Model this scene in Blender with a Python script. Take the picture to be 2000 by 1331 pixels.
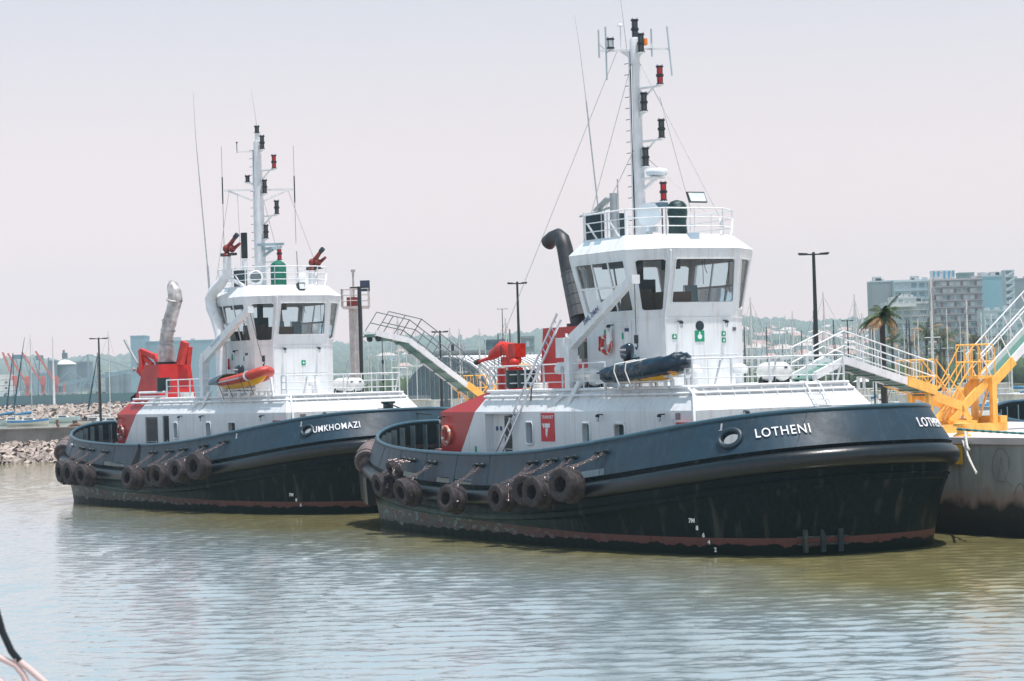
import bpy, bmesh, math, random
import numpy as np
from mathutils import Vector, Matrix, Euler, noise
PI = math.pi
R = math.radians
S = bpy.context.scene
C = S.collection
random.seed(7)
for o in list(bpy.data.objects):
    bpy.data.objects.remove(o)

# ------------------------------------------------------------------ camera
F_PX, ROLL, CAM_H, HZN = 4673.0, math.atan(0.03), 5.6, 743.65
PITCH = math.atan((HZN - 665.5) / F_PX)
_fw = Vector((0, math.cos(PITCH), math.sin(PITCH)))
_u0 = Vector((0, -math.sin(PITCH), math.cos(PITCH)))
_r0 = Vector((1, 0, 0))
_rt = _r0 * math.cos(ROLL) - _u0 * math.sin(ROLL)
_up = _r0 * math.sin(ROLL) + _u0 * math.cos(ROLL)
cam = bpy.data.cameras.new('camera')
cam.sensor_width = 36.0
cam.lens = F_PX / 2000 * 36.0
cam.clip_start = 0.5
cam.clip_end = 12000
cam.dof.use_dof = True
cam.dof.focus_distance = 88
cam.dof.aperture_fstop = 9
co = bpy.data.objects.new('camera', cam)
C.objects.link(co)
m = Matrix.Identity(4)
for i in range(3):
    m[i][0] = _rt[i]; m[i][1] = _up[i]; m[i][2] = -_fw[i]
m[2][3] = CAM_H
co.matrix_world = m
S.camera = co

def at(px, Y, z=None, py=None):
    """world point on the bearing of photo column px at distance Y (m)"""
    if py is None: py = 750
    r = _fw + _rt * ((px - 1000) / F_PX) - _up * ((py - 665.5) / F_PX)
    t = Y / r.y
    p = Vector((0, 0, CAM_H)) + r * t
    if z is not None: p.z = z
    return p
def zat(px, py, Y): return at(px, Y, py=py).z

# ------------------------------------------------------------------ world, sun
SUN_EL, SUN_AZ = R(78.5), Vector((0.80, -0.60, 0)).normalized()
w = bpy.data.worlds.new('World'); S.world = w; w.use_nodes = True
nt = w.node_tree; nt.nodes.clear()
out = nt.nodes.new('ShaderNodeOutputWorld')
sky = nt.nodes.new('ShaderNodeTexSky'); sky.sky_type = 'NISHITA'; sky.sun_disc = False
sky.sun_elevation = SUN_EL
sky.sun_rotation = math.atan2(SUN_AZ.x, SUN_AZ.y)
sky.dust_density = 4.0; sky.air_density = 1.2
bg1 = nt.nodes.new('ShaderNodeBackground'); bg1.inputs[1].default_value = 0.05
bg2 = nt.nodes.new('ShaderNodeBackground'); bg2.inputs[1].default_value = 0.80
tc = nt.nodes.new('ShaderNodeTexCoord'); sp = nt.nodes.new('ShaderNodeSeparateXYZ')
rp = nt.nodes.new('ShaderNodeValToRGB')
rp.color_ramp.elements[0].position = 0.0; rp.color_ramp.elements[0].color = (1.28, 0.89, 0.84, 1)
rp.color_ramp.elements[1].position = 0.165; rp.color_ramp.elements[1].color = (0.69, 0.65, 0.70, 1)
e6 = rp.color_ramp.elements.new(0.25); e6.color = (0.58, 0.72, 0.82, 1)
e3 = rp.color_ramp.elements.new(0.42); e3.color = (0.44, 0.60, 0.72, 1)
e5 = rp.color_ramp.elements.new(0.62); e5.color = (0.14, 0.33, 0.45, 1)
e4 = rp.color_ramp.elements.new(1.0); e4.color = (0.07, 0.24, 0.38, 1)
add = nt.nodes.new('ShaderNodeAddShader')
L = nt.links.new
L(sky.outputs[0], bg1.inputs[0]); L(tc.outputs['Generated'], sp.inputs[0]); L(sp.outputs['Z'], rp.inputs[0])
L(rp.outputs[0], bg2.inputs[0]); L(bg1.outputs[0], add.inputs[0]); L(bg2.outputs[0], add.inputs[1]); L(add.outputs[0], out.inputs[0])
sun = bpy.data.lights.new('sun', 'SUN'); sun.energy = 5.0; sun.angle = R(0.53); sun.color = (1.0, 0.93, 0.90)
so = bpy.data.objects.new('sun', sun); C.objects.link(so)
sd = SUN_AZ * math.cos(SUN_EL) + Vector((0, 0, math.sin(SUN_EL)))
so.rotation_euler = sd.to_track_quat('Z', 'Y').to_euler(); so.location = (0, 0, 200)
S.view_settings.view_transform = 'Standard'; S.view_settings.look = 'None'
S.view_settings.exposure = 0.10; S.view_settings.gamma = 1.0
S.render.resolution_x = 1024; S.render.resolution_y = 681
S.cycles.volume_bounces = 1

# ------------------------------------------------------------------ materials
def lin(r, g, b):
    f = lambda c: (c / 255 / 12.92) if c / 255 <= 0.04045 else ((c / 255 + 0.055) / 1.055) ** 2.4
    return (f(r), f(g), f(b))
_M = {}
def mat(name, col, rough=0.5, metal=0.0, var=0.12, scale=2.0, stretch=(1, 1, 1), streak=0.0, scol=(0.25, 0.13, 0.07),
        bump=0.0, bscale=30.0, spec=0.5, emit=0.0, alpha=1.0, trans=0.0, coat=0.0):
    if name in _M: return _M[name]
    m = bpy.data.materials.new(name); m.use_nodes = True; n = m.node_tree; l = n.links.new
    b = n.nodes['Principled BSDF']
    b.inputs['Roughness'].default_value = rough; b.inputs['Metallic'].default_value = metal
    b.inputs['Specular IOR Level'].default_value = spec
    if coat: b.inputs['Coat Weight'].default_value = coat; b.inputs['Coat Roughness'].default_value = 0.25
    t = n.nodes.new('ShaderNodeTexCoord'); mp = n.nodes.new('ShaderNodeMapping'); mp.inputs['Scale'].default_value = stretch
    l(t.outputs['Object'], mp.inputs[0])
    nz = n.nodes.new('ShaderNodeTexNoise'); nz.inputs['Scale'].default_value = scale; nz.inputs['Detail'].default_value = 6
    l(mp.outputs[0], nz.inputs['Vector'])
    mx = n.nodes.new('ShaderNodeMix'); mx.data_type = 'RGBA'
    mx.inputs[6].default_value = (*[c * (1 - var) for c in col], 1); mx.inputs[7].default_value = (*[min(1, c * (1 + var)) for c in col], 1)
    rmp = n.nodes.new('ShaderNodeMapRange'); rmp.inputs[1].default_value = 0.3; rmp.inputs[2].default_value = 0.7
    l(nz.outputs[0], rmp.inputs[0]); l(rmp.outputs[0], mx.inputs[0])
    last = mx.outputs[2]
    if streak > 0:
        m2 = n.nodes.new('ShaderNodeMapping'); m2.inputs['Scale'].default_value = (5, 5, 0.35); l(t.outputs['Object'], m2.inputs[0])
        n2 = n.nodes.new('ShaderNodeTexNoise'); n2.inputs['Scale'].default_value = 1.3; n2.inputs['Detail'].default_value = 8; l(m2.outputs[0], n2.inputs['Vector'])
        r2 = n.nodes.new('ShaderNodeMapRange'); r2.inputs[1].default_value = 0.52; r2.inputs[2].default_value = 0.76; r2.inputs[4].default_value = streak
        l(n2.outputs[0], r2.inputs[0])
        x2 = n.nodes.new('ShaderNodeMix'); x2.data_type = 'RGBA'; x2.inputs[7].default_value = (*scol, 1)
        l(r2.outputs[0], x2.inputs[0]); l(last, x2.inputs[6]); last = x2.outputs[2]
    l(last, b.inputs['Base Color'])
    if bump > 0:
        n3 = n.nodes.new('ShaderNodeTexNoise'); n3.inputs['Scale'].default_value = bscale; n3.inputs['Detail'].default_value = 5; l(mp.outputs[0], n3.inputs['Vector'])
        bp = n.nodes.new('ShaderNodeBump'); bp.inputs['Strength'].default_value = bump; bp.inputs['Distance'].default_value = 0.05
        l(n3.outputs[0], bp.inputs['Height']); l(bp.outputs[0], b.inputs['Normal'])
    if emit: b.inputs['Emission Color'].default_value = (*col, 1); b.inputs['Emission Strength'].default_value = emit
    if trans: b.inputs['Transmission Weight'].default_value = trans
    if alpha < 1: b.inputs['Alpha'].default_value = alpha
    _M[name] = m
    return m

def glass(name, col=(0.8, 0.9, 0.92), refl=0.12):
    if name in _M: return _M[name]
    m = bpy.data.materials.new(name); m.use_nodes = True; n = m.node_tree; n.nodes.clear(); l = n.links.new
    o = n.nodes.new('ShaderNodeOutputMaterial'); t = n.nodes.new('ShaderNodeBsdfTransparent'); t.inputs[0].default_value = (*col, 1)
    g = n.nodes.new('ShaderNodeBsdfGlossy'); g.inputs['Roughness'].default_value = 0.03
    f = n.nodes.new('ShaderNodeFresnel'); f.inputs[0].default_value = 1.5
    a = n.nodes.new('ShaderNodeMath'); a.operation = 'MULTIPLY'; a.inputs[1].default_value = refl * 8; a.use_clamp = True
    x = n.nodes.new('ShaderNodeMixShader')
    l(f.outputs[0], a.inputs[0]); l(a.outputs[0], x.inputs[0]); l(t.outputs[0], x.inputs[1]); l(g.outputs[0], x.inputs[2]); l(x.outputs[0], o.inputs[0])
    _M[name] = m
    return m

# ------------------------------------------------------------------ mesh builder
def frame_of(d):
    d = Vector(d).normalized()
    a = Vector((0, 0, 1)) if abs(d.z) < 0.92 else Vector((1, 0, 0))
    s = d.cross(a).normalized()
    return s, s.cross(d).normalized()
class MB:
    def __init__(s): s.v = []; s.f = []; s.mi = []
    def _add(s, vs, fs, mi=0):
        n = len(s.v); s.v += [tuple(v) for v in vs]
        s.f += [tuple(i + n for i in f) for f in fs]; s.mi += [mi] * len(fs); return s
    def box(s, c, d, rot=None, mi=0, taper=1.0):
        x, y, z = [q / 2 for q in d]
        vs = [Vector((sx * x * (taper if sz > 0 else 1), sy * y * (taper if sz > 0 else 1), sz * z)) for sz in (-1, 1) for sy in (-1, 1) for sx in (-1, 1)]
        if rot is not None:
            rm = Euler(rot).to_matrix() if not isinstance(rot, Matrix) else rot
            vs = [rm @ v for v in vs]
        vs = [v + Vector(c) for v in vs]
        return s._add(vs, [(0, 2, 3, 1), (4, 5, 7, 6), (0, 1, 5, 4), (2, 6, 7, 3), (0, 4, 6, 2), (1, 3, 7, 5)], mi)
    def bbox(s, p, q, mi=0):
        return s.box([(a + b) / 2 for a, b in zip(p, q)], [abs(b - a) for a, b in zip(p, q)], mi=mi)
    def tube(s, pts, r, n=8, mi=0, closed=False, cap=True):
        pts = [Vector(p) for p in pts]; k = len(pts)
        rs = r if isinstance(r, (list, tuple)) else [r] * k
        vs = []; fs = []; prev = None
        for i, p in enumerate(pts):
            if closed: d = (pts[(i + 1) % k] - pts[i - 1])
            else: d = (pts[min(i + 1, k - 1)] - pts[max(i - 1, 0)])
            if d.length < 1e-9: d = Vector((0, 0, 1))
            a, b = frame_of(d)
            if prev is not None:
                a = (prev - prev.project(d)); a = a.normalized() if a.length > 1e-6 else frame_of(d)[0]
                b = a.cross(d.normalized())
            prev = a
            for j in range(n):
                t = 2 * PI * j / n
                vs.append(p + (a * math.cos(t) + b * math.sin(t)) * rs[i])
        m_ = k if closed else k - 1
        for i in range(m_):
            i2 = (i + 1) % k
            for j in range(n):
                j2 = (j + 1) % n
                fs.append((i * n + j, i * n + j2, i2 * n + j2, i2 * n + j))
        if cap and not closed:
            fs.append(tuple(range(n))[::-1] if False else tuple(range(n))); fs.append(tuple((k - 1) * n + j for j in range(n))[::-1])
        return s._add(vs, fs, mi)
    def bar(s, p, q, wd, ht=None, mi=0):
        """rectangular bar from p to q"""
        p = Vector(p); q = Vector(q); d = q - p; ht = ht or wd
        a, b = frame_of(d)
        if abs(d.normalized().z) < 0.92:
            pass
        vs = [e + a * (wd / 2 * i) + b * (ht / 2 * j) for e in (p, q) for i, j in ((-1, -1), (1, -1), (1, 1), (-1, 1))]
        return s._add(vs, [(0, 1, 2, 3), (7, 6, 5, 4), (0, 4, 5, 1), (1, 5, 6, 2), (2, 6, 7, 3), (3, 7, 4, 0)], mi)
    def lathe(s, prof, c=(0, 0, 0), axis=(0, 0, 1), n=16, mi=0, ph=0):
        ax = Vector(axis).normalized(); a, b = frame_of(ax); c = Vector(c); vs = []; fs = []
        for (r, z) in prof:
            for j in range(n):
                t = 2 * PI * j / n + ph
                vs.append(c + ax * z + (a * math.cos(t) + b * math.sin(t)) * max(r, 1e-4))
        for i in range(len(prof) - 1):
            for j in range(n):
                j2 = (j + 1) % n
                fs.append((i * n + j, i * n + j2, (i + 1) * n + j2, (i + 1) * n + j))
        fs.append(tuple(range(n))); fs.append(tuple((len(prof) - 1) * n + j for j in range(n))[::-1])
        return s._add(vs, fs, mi)
    def loft(s, rings, closed=True, cap0=False, cap1=False, mi=0, skip=None):
        n = len(rings[0]); vs = [p for r_ in rings for p in r_]; fs = []
        for i in range(len(rings) - 1):
            for j in range(n if closed else n - 1):
                if skip and skip(i, j): continue
                j2 = (j + 1) % n
                fs.append((i * n + j, i * n + j2, (i + 1) * n + j2, (i + 1) * n + j))
        if cap0: fs.append(tuple(range(n))[::-1])
        if cap1: fs.append(tuple((len(rings) - 1) * n + j for j in range(n)))
        return s._add(vs, fs, mi)
    def poly(s, pts, mi=0): return s._add(pts, [tuple(range(len(pts)))], mi)
    def prism(s, pts, z0, z1, mi=0):
        return s.loft([[(x, y, z0) for x, y in pts], [(x, y, z1) for x, y in pts]], cap0=True, cap1=True, mi=mi)
    def ball(s, c, r, n=10, m_=6, mi=0):
        r = r if isinstance(r, (tuple, list)) else (r, r, r); vs = []; rings = []
        for i in range(m_ + 1):
            f = -PI / 2 + PI * i / m_
            rings.append([(c[0] + r[0] * math.cos(f) * math.cos(2 * PI * j / n) if 0 < i < m_ else c[0] + 1e-4 * math.cos(2 * PI * j / n),
                           c[1] + r[1] * math.cos(f) * math.sin(2 * PI * j / n) if 0 < i < m_ else c[1] + 1e-4 * math.sin(2 * PI * j / n), c[2] + r[2] * math.sin(f)) for j in range(n)])
        return s.loft(rings, mi=mi)
    def build(s, name, mats, parent=None, smooth=None, loc=None):
        me = bpy.data.meshes.new(name); me.from_pydata(s.v, [], s.f)
        mats = mats if isinstance(mats, (list, tuple)) else [mats]
        for m_ in mats: me.materials.append(m_)
        if len(mats) > 1: me.polygons.foreach_set('material_index', s.mi)
        bm = bmesh.new(); bm.from_mesh(me); bmesh.ops.recalc_face_normals(bm, faces=bm.faces); bm.to_mesh(me); bm.free()
        if smooth is not None:
            me.polygons.foreach_set('use_smooth', [True] * len(me.polygons)); me.set_sharp_from_angle(angle=R(smooth))
        me.update()
        o = bpy.data.objects.new(name, me); C.objects.link(o)
        if parent is not None: o.parent = parent
        if loc is not None: o.location = loc
        return o
def tag(o, label=None, cat=None, group=None, kind=None):
    if label: o['label'] = label
    if cat: o['category'] = cat
    if group: o['group'] = group
    if kind: o['kind'] = kind
    return o
def empty(name, label=None, cat=None, group=None, mw=None):
    o = bpy.data.objects.new(name, None); C.objects.link(o); o.empty_display_size = 0.3
    tag(o, label, cat, group)
    if mw is not None: o.matrix_world = mw
    return o
def dup(root, mw=None, label=None, group=None):
    def cp(o, par):
        c = o.copy(); C.objects.link(c)
        if par is not None: c.parent = par
        for ch in list(o.children): cp(ch, c)
        return c
    r = cp(root, None)
    if mw is not None: r.matrix_world = mw
    if label: r['label'] = label
    if group: r['group'] = group
    return r
def TR(x, y, z, yaw=0.0, pitch=0.0, roll=0.0, sc=1.0):
    return Matrix.Translation((x, y, z)) @ Euler((roll, pitch, yaw)).to_matrix().to_4x4() @ Matrix.Scale(sc, 4)
def text_mesh(body, size, extrude=0.0, bold=0.0, align='LEFT', spc=1.0):
    cu = bpy.data.curves.new('lettering', 'FONT'); cu.body = body; cu.size = size; cu.extrude = extrude; cu.offset = bold; cu.align_x = align
    cu.resolution_u = 3; cu.space_character = spc
    o = bpy.data.objects.new('lettering', cu); C.objects.link(o)
    dg = bpy.context.evaluated_depsgraph_get(); me = bpy.data.meshes.new_from_object(o.evaluated_get(dg))
    bpy.data.objects.remove(o); return me
def put_text(name, me, fn, m_, parent=None):
    for v in me.vertices: v.co = fn(v.co.x, v.co.y, v.co.z)
    me.materials.clear(); me.materials.append(m_); me.name = name
    o = bpy.data.objects.new(name, me); C.objects.link(o)
    if parent is not None: o.parent = parent
    return o
def flat_text(name, body, size, m_, parent, origin, xdir, ydir, bold=0.0, align='CENTER', ext=0.004):
    o0, xd, yd = Vector(origin), Vector(xdir).normalized(), Vector(ydir).normalized(); zd = xd.cross(yd)
    return put_text(name, text_mesh(body, size, ext, bold, align), lambda x, y, z: o0 + xd * x + yd * y + zd * z, m_, parent)
WHITE = mat('white_ship_paint', (0.74, 0.77, 0.78), 0.38, var=0.05, scale=1.2, streak=0.42, scol=(0.44, 0.34, 0.25), bump=0.16, bscale=1.6)
WHITE2 = mat('white_pipe_paint', (0.78, 0.80, 0.81), 0.4, var=0.08, scale=3, streak=0.2, scol=(0.35, 0.22, 0.14))
RED = mat('red_ship_paint', lin(184, 32, 28), 0.45, var=0.2, scale=1.5, streak=0.5, scol=(0.20, 0.03, 0.02))
REDD = mat('dull_red_machinery_paint', lin(128, 46, 40), 0.5, var=0.25, scale=6)
ORANGE = mat('orange_red_paint', lin(198, 42, 28), 0.45, var=0.3, scale=4)
BLK = mat('black_rubber', (0.006, 0.010, 0.013), 0.30, var=0.35, scale=5, bump=0.12, bscale=25)
DARK = mat('dark_fittings', (0.012, 0.022, 0.026), 0.5, var=0.3, scale=6)
GREYM = mat('galvanised_metal', (0.42, 0.44, 0.45), 0.42, 0.6, var=0.2, scale=8)
STEEL = mat('brushed_aluminium', (0.62, 0.64, 0.66), 0.35, 0.7, var=0.15, scale=9)
TYRE = mat('worn_tyre_rubber', (0.042, 0.034, 0.036), 0.85, var=0.5, scale=7, stretch=(1, 1, 1), bump=0.35, bscale=22)
CHAIN = mat('rusty_chain', (0.30, 0.24, 0.23), 0.45, 0.6, var=0.6, scale=30)
GLASS = glass('wheelhouse_glass', (0.80, 0.88, 0.90), 0.10)
PANE = mat('dark_window_glass', (0.02, 0.06, 0.08), 0.06, var=0.1, spec=0.8)
INT = mat('interior_brown_panel', (0.13, 0.085, 0.06), 0.6, var=0.2)
INTD = mat('interior_dark_panel', (0.012, 0.03, 0.04), 0.6, var=0.2)
INTL = mat('interior_beige_lining', (0.26, 0.22, 0.17), 0.7, var=0.15)
TEAL = mat('seat_vinyl', (0.20, 0.33, 0.38), 0.5)
LAMPK = mat('lantern_dark_glass', (0.02, 0.045, 0.055), 0.12, var=0.4, scale=40, spec=0.8)
LAMPR = mat('lantern_red_glass', lin(190, 20, 30), 0.15, var=0.3, scale=30, spec=0.7)
LAMPC = mat('lantern_clear_glass', (0.6, 0.66, 0.66), 0.1, var=0.2, spec=0.8)
GREENC = mat('green_canvas', lin(0, 96, 78), 0.75, var=0.25, scale=3, bump=0.4, bscale=5)
NAVYC = mat('navy_tarpaulin', lin(8, 40, 58), 0.36, var=0.3, scale=3, bump=0.9, bscale=5.5)
YEL = mat('yellow_paint', lin(255, 188, 92), 0.45, var=0.14, scale=3, streak=0.4, scol=(0.35, 0.16, 0.04))
YELHULL = mat('yellow_boat_hull', lin(250, 185, 40), 0.4, var=0.1)
ORRUB = mat('orange_boat_tube', lin(186, 66, 52), 0.5, var=0.12, scale=4)
GRIMW = mat('off_white_fibreglass', (0.74, 0.74, 0.71), 0.35, var=0.08, scale=3, streak=0.25, scol=(0.3, 0.24, 0.18))
LETTER = mat('white_lettering', (0.82, 0.82, 0.84), 0.4, var=0.04)
SIGNG = mat('green_sign', lin(0, 150, 110), 0.4, var=0.1)
SIGNB = mat('blue_sign', lin(20, 60, 110), 0.4, var=0.1)
NAVY2 = mat('bulwark_paint', (0.0, 0.022, 0.042), 0.50, var=0.35, scale=0.8, streak=0.20, scol=(0.09, 0.12, 0.13), bump=0.10, bscale=1.6, spec=0.6)
NAVY2.node_tree.nodes['Principled BSDF'].inputs['IOR'].default_value = 1.55
def add_ribs(m, amt):
    n = m.node_tree; l = n.links.new; bp = [q for q in n.nodes if q.type == 'BUMP'][0]; src = bp.inputs['Height'].links[0].from_socket
    t = n.nodes.new('ShaderNodeTexCoord'); s = n.nodes.new('ShaderNodeSeparateXYZ'); l(t.outputs['Object'], s.inputs[0])
    a = n.nodes.new('ShaderNodeMath'); a.operation = 'MULTIPLY'; a.inputs[1].default_value = 9.7; l(s.outputs['X'], a.inputs[0])
    c = n.nodes.new('ShaderNodeMath'); c.operation = 'SINE'; l(a.outputs[0], c.inputs[0])
    d = n.nodes.new('ShaderNodeMath'); d.operation = 'MULTIPLY_ADD'; d.inputs[1].default_value = amt; l(c.outputs[0], d.inputs[0]); l(src, d.inputs[2]); l(d.outputs[0], bp.inputs['Height'])
add_ribs(NAVY2, 0.07); [q for q in NAVY2.node_tree.nodes if q.type == 'BUMP'][0].inputs['Strength'].default_value = 0.45
INBW = mat('bulwark_inside_paint', (0.012, 0.03, 0.034), 0.6, var=0.3, scale=2, streak=0.2, scol=(0.1, 0.09, 0.08))
DECK = mat('deck_paint', (0.025, 0.035, 0.036), 0.7, var=0.3, scale=2)
EXH = mat('sooty_exhaust_steel', (0.035, 0.04, 0.045), 0.5, 0.3, var=0.5, scale=2.5, streak=0.3, scol=(0.12, 0.08, 0.07))
EXHL = mat('scorched_exhaust_steel', (0.48, 0.46, 0.45), 0.45, 0.35, var=0.45, scale=3, streak=0.5, scol=(0.16, 0.08, 0.05))

def paint_split(name, x0, k, z0):
    """deckhouse side paint: red aft of a slanted paint edge, white ahead of it"""
    m = WHITE.copy(); m.name = name; n = m.node_tree; l = n.links.new
    b = n.nodes['Principled BSDF']; src = b.inputs['Base Color'].links[0].from_socket
    t = n.nodes.new('ShaderNodeTexCoord'); s = n.nodes.new('ShaderNodeSeparateXYZ'); l(t.outputs['Object'], s.inputs[0])
    a = n.nodes.new('ShaderNodeMath'); a.operation = 'MULTIPLY_ADD'; a.inputs[1].default_value = k; a.inputs[2].default_value = x0 - k * z0
    l(s.outputs['Z'], a.inputs[0])
    c = n.nodes.new('ShaderNodeMath'); c.operation = 'LESS_THAN'; l(s.outputs['X'], c.inputs[0]); l(a.outputs[0], c.inputs[1])
    x = n.nodes.new('ShaderNodeMix'); x.data_type = 'RGBA'; l(c.outputs[0], x.inputs[0]); l(src, x.inputs[6]); x.inputs[7].default_value = (*lin(176, 44, 40), 1)
    l(x.outputs[2], b.inputs['Base Color'])
    return m

def hull_material():
    m = bpy.data.materials.new('hull_paint'); m.use_nodes = True; n = m.node_tree; l = n.links.new; N = n.nodes.new
    b = n.nodes['Principled BSDF']; b.inputs['Roughness'].default_value = 0.5; b.inputs['Specular IOR Level'].default_value = 0.12
    t = N('ShaderNodeTexCoord'); s = N('ShaderNodeSeparateXYZ'); l(t.outputs['Object'], s.inputs[0])
    def noise_(sc, st, det=6):
        mp = N('ShaderNodeMapping'); mp.inputs['Scale'].default_value = st; l(t.outputs['Object'], mp.inputs[0])
        z = N('ShaderNodeTexNoise'); z.inputs['Scale'].default_value = sc; z.inputs['Detail'].default_value = det; l(mp.outputs[0], z.inputs['Vector']); return z.outputs[0]
    def mth(op, a, b_=None, c=None, clamp=False):
        k = N('ShaderNodeMath'); k.operation = op; k.use_clamp = clamp
        for i, v in enumerate((a, b_, c)):
            if v is None: continue
            if isinstance(v, (int, float)): k.inputs[i].default_value = v
            else: l(v, k.inputs[i])
        return k.outputs[0]
    def rng(v, a, b_, c=0.0, d=1.0):
        k = N('ShaderNodeMapRange'); l(v, k.inputs[0])
        for i, q in enumerate((a, b_, c, d)): k.inputs[i + 1].default_value = q
        return k.outputs[0]
    def mix(f, a, b_):
        k = N('ShaderNodeMix'); k.data_type = 'RGBA'
        if isinstance(f, float): k.inputs[0].default_value = f
        else: l(f, k.inputs[0])
        for i, v in ((6, a), (7, b_)):
            if isinstance(v, tuple): k.inputs[i].default_value = (*v, 1)
            else: l(v, k.inputs[i])
        return k.outputs[2]
    X, Z = s.outputs['X'], s.outputs['Z']
    aft = rng(X, 9.0, -9.0); aft2 = rng(X, 7.0, -3.0)
    st = noise_(1.0, (3.5, 3.5, 0.3)); blot = noise_(1.6, (1, 1, 1.6)); fine = noise_(9, (1, 1, 0.6))
    black = mix(rng(fine, .4, .7), (0.001, 0.007, 0.009), (0.004, 0.014, 0.018))
    # grey-green worn paint below the fender, stronger aft
    low = rng(mth('ADD', Z, mth('MULTIPLY', blot, .5)), 1.55, 1.15)
    ff = mth('MULTIPLY', mth('MULTIPLY', aft2, low), 0.85)
    c1 = mix(ff, black, mix(rng(blot, .35, .65), (0.045, 0.085, 0.09), (0.085, 0.13, 0.13)))
    # pale run marks
    run = mth('MULTIPLY', rng(st, .56, .76), 0.42)
    c2 = mix(run, c1, (0.10, 0.10, 0.085))
    # boot top
    zz = mth('ADD', Z, mth('MULTIPLY', mth('SUBTRACT', fine, 0.5), 0.05))
    zt = mth('ADD', Z, rng(X, 6.0, -12.0, 0.0, -0.42))
    boot = mth('LESS_THAN', zt, 0.55)
    pink = mix(rng(blot, .42, .6), (0.17, 0.075, 0.07), (0.10, 0.12, 0.12))
    pinkf = mix(mth('MULTIPLY', aft2, .9), (0.145, 0.066, 0.06), mix(rng(blot, .40, .62), (0.10, 0.125, 0.12), (0.12, 0.095, 0.09)))
    patch = mth('MULTIPLY', rng(noise_(2.5, (1, 1, 2.2), 10), .54, .62), mth('MULTIPLY', aft, 1.6, clamp=True))
    pinkf = mix(patch, pinkf, (0.17, 0.25, 0.26))
    rust = mth('MULTIPLY', rng(noise_(1.7, (4, 4, .5), 8), .6, .72), 0.7)
    pinkf = mix(rust, pinkf, (0.09, 0.035, 0.02))
    c3 = mix(boot, c2, pinkf)
    weed = mth('LESS_THAN', mth('ADD', zz, mth('MULTIPLY', mth('SUBTRACT', noise_(2.2, (1, 1, 1), 8), .5), 0.42)), 0.33)
    c4 = mix(weed, c3, (0.008, 0.016, 0.014))
    l(c4, b.inputs['Base Color'])
    bp = N('ShaderNodeBump'); bp.inputs['Strength'].default_value = 0.7; bp.inputs['Distance'].default_value = 0.06
    l(mth('ADD', noise_(0.9, (1, 1, 1)), mth('MULTIPLY', mth('SINE', mth('MULTIPLY', X, 9.7)), 0.07)), bp.inputs['Height']); l(bp.outputs[0], b.inputs['Normal'])
    return m
HULL = hull_material()
# ------------------------------------------------------------------ tug geometry (local: x forward, y port, z up from the water)
def OL(prm, n=160):
    Lb, Ls, B, nb, ns = prm
    t = np.linspace(0, 2 * np.pi, 4001); ct, st = np.cos(t), np.sin(t)
    e = np.where(ct > 0, nb, ns); Lx = np.where(ct > 0, Lb, Ls)
    x = np.sign(ct) * np.abs(ct) ** (2 / e) * Lx; y = np.sign(st) * np.abs(st) ** (2 / e) * B
    d = np.concatenate([[0], np.cumsum(np.hypot(np.diff(x), np.diff(y)))]); q = np.linspace(0, d[-1], n + 1)[:-1]
    return list(zip(np.interp(q, d, x), np.interp(q, d, y)))
_bx = np.array([-15.2, -14.5, -13.7, -12.5, -11, -8.9, -6.4, -3.45, -.6, 2.04, 4.75, 7.7, 9.7, 11.8, 13.5, 14.2, 15, 15.4])
_bz = np.array([4.08, 3.86, 3.68, 3.50, 3.36, 3.20, 3.10, 3.02, 3.0, 3.11, 3.27, 3.57, 3.82, 4.12, 4.33, 4.41, 4.46, 4.46])
_fx = np.array([-16, -14, -12, -8.75, -2.7, 0, 2.66, 8.16, 12.5, 14.8, 15.25, 15.9])
_fz = np.array([2.75, 2.45, 2.2, 1.9, 1.57, 1.54, 1.63, 2.1, 2.61, 2.94, 2.99, 3.04])
_pb = np.polyfit(_bx, _bz, 6); _pf = np.polyfit(_fx, _fz, 5)
zB = lambda x: float(np.polyval(_pb, max(-15.2, min(15.4, x))))
zF = lambda x: float(np.polyval(_pf, max(-16, min(15.9, x))))
P_WL = (14.7, 14.7, 5.55, 2.75, 2.75); P_BOT = (15.55, 15.35, 5.95, 2.8, 2.65); P_TOP = (15.1, 15.0, 5.75, 2.45, 2.56); P_FD = (15.62, 15.6, 5.87, 2.75, 2.7)

def bul_pt(prmA, prmB, s, v, n=4000, _c={}):
    """point on the bulwark: s = local x on the starboard (side=-1) or port side, v = 0 bottom .. 1 top"""
    pass
def surf(x, side, v, off=0.0):
    """bulwark surface at lengthwise x, height fraction v, pushed out by off"""
    k = ('s',)
    if k not in _M: _M[k] = (np.array(OL(P_BOT, 3000)), np.array(OL(P_TOP, 3000)))
    A, B = _M[k]
    def pick(P, xx):
        q = P[(P[:, 1] * side) >= 0]; i = int(np.argmin(np.abs(q[:, 0] - xx))); return q[i]
    b = pick(A, x * 15.5 / 15.2); t = pick(B, x)
    z0, z1 = zF(b[0]) + 0.42, zB(t[0])
    p = Vector((b[0] + (t[0] - b[0]) * v, b[1] + (t[1] - b[1]) * v, z0 + (z1 - z0) * v))
    b2 = pick(A, (x - .25) * 15.5 / 15.2); t2 = pick(B, x - .25)
    tang = Vector((t[0] - t2[0], t[1] - t2[1], 0)).normalized(); upv = Vector((t[0] - b[0], t[1] - b[1], z1 - z0)).normalized()
    nn = tang.cross(upv) * (1 if side < 0 else -1); nn.normalize()
    if nn.y * side < 0 and abs(nn.y) > .02: nn = -nn
    if x > 13 and nn.x < 0: nn = -nn
    return p + nn * off, nn, tang, upv

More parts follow.
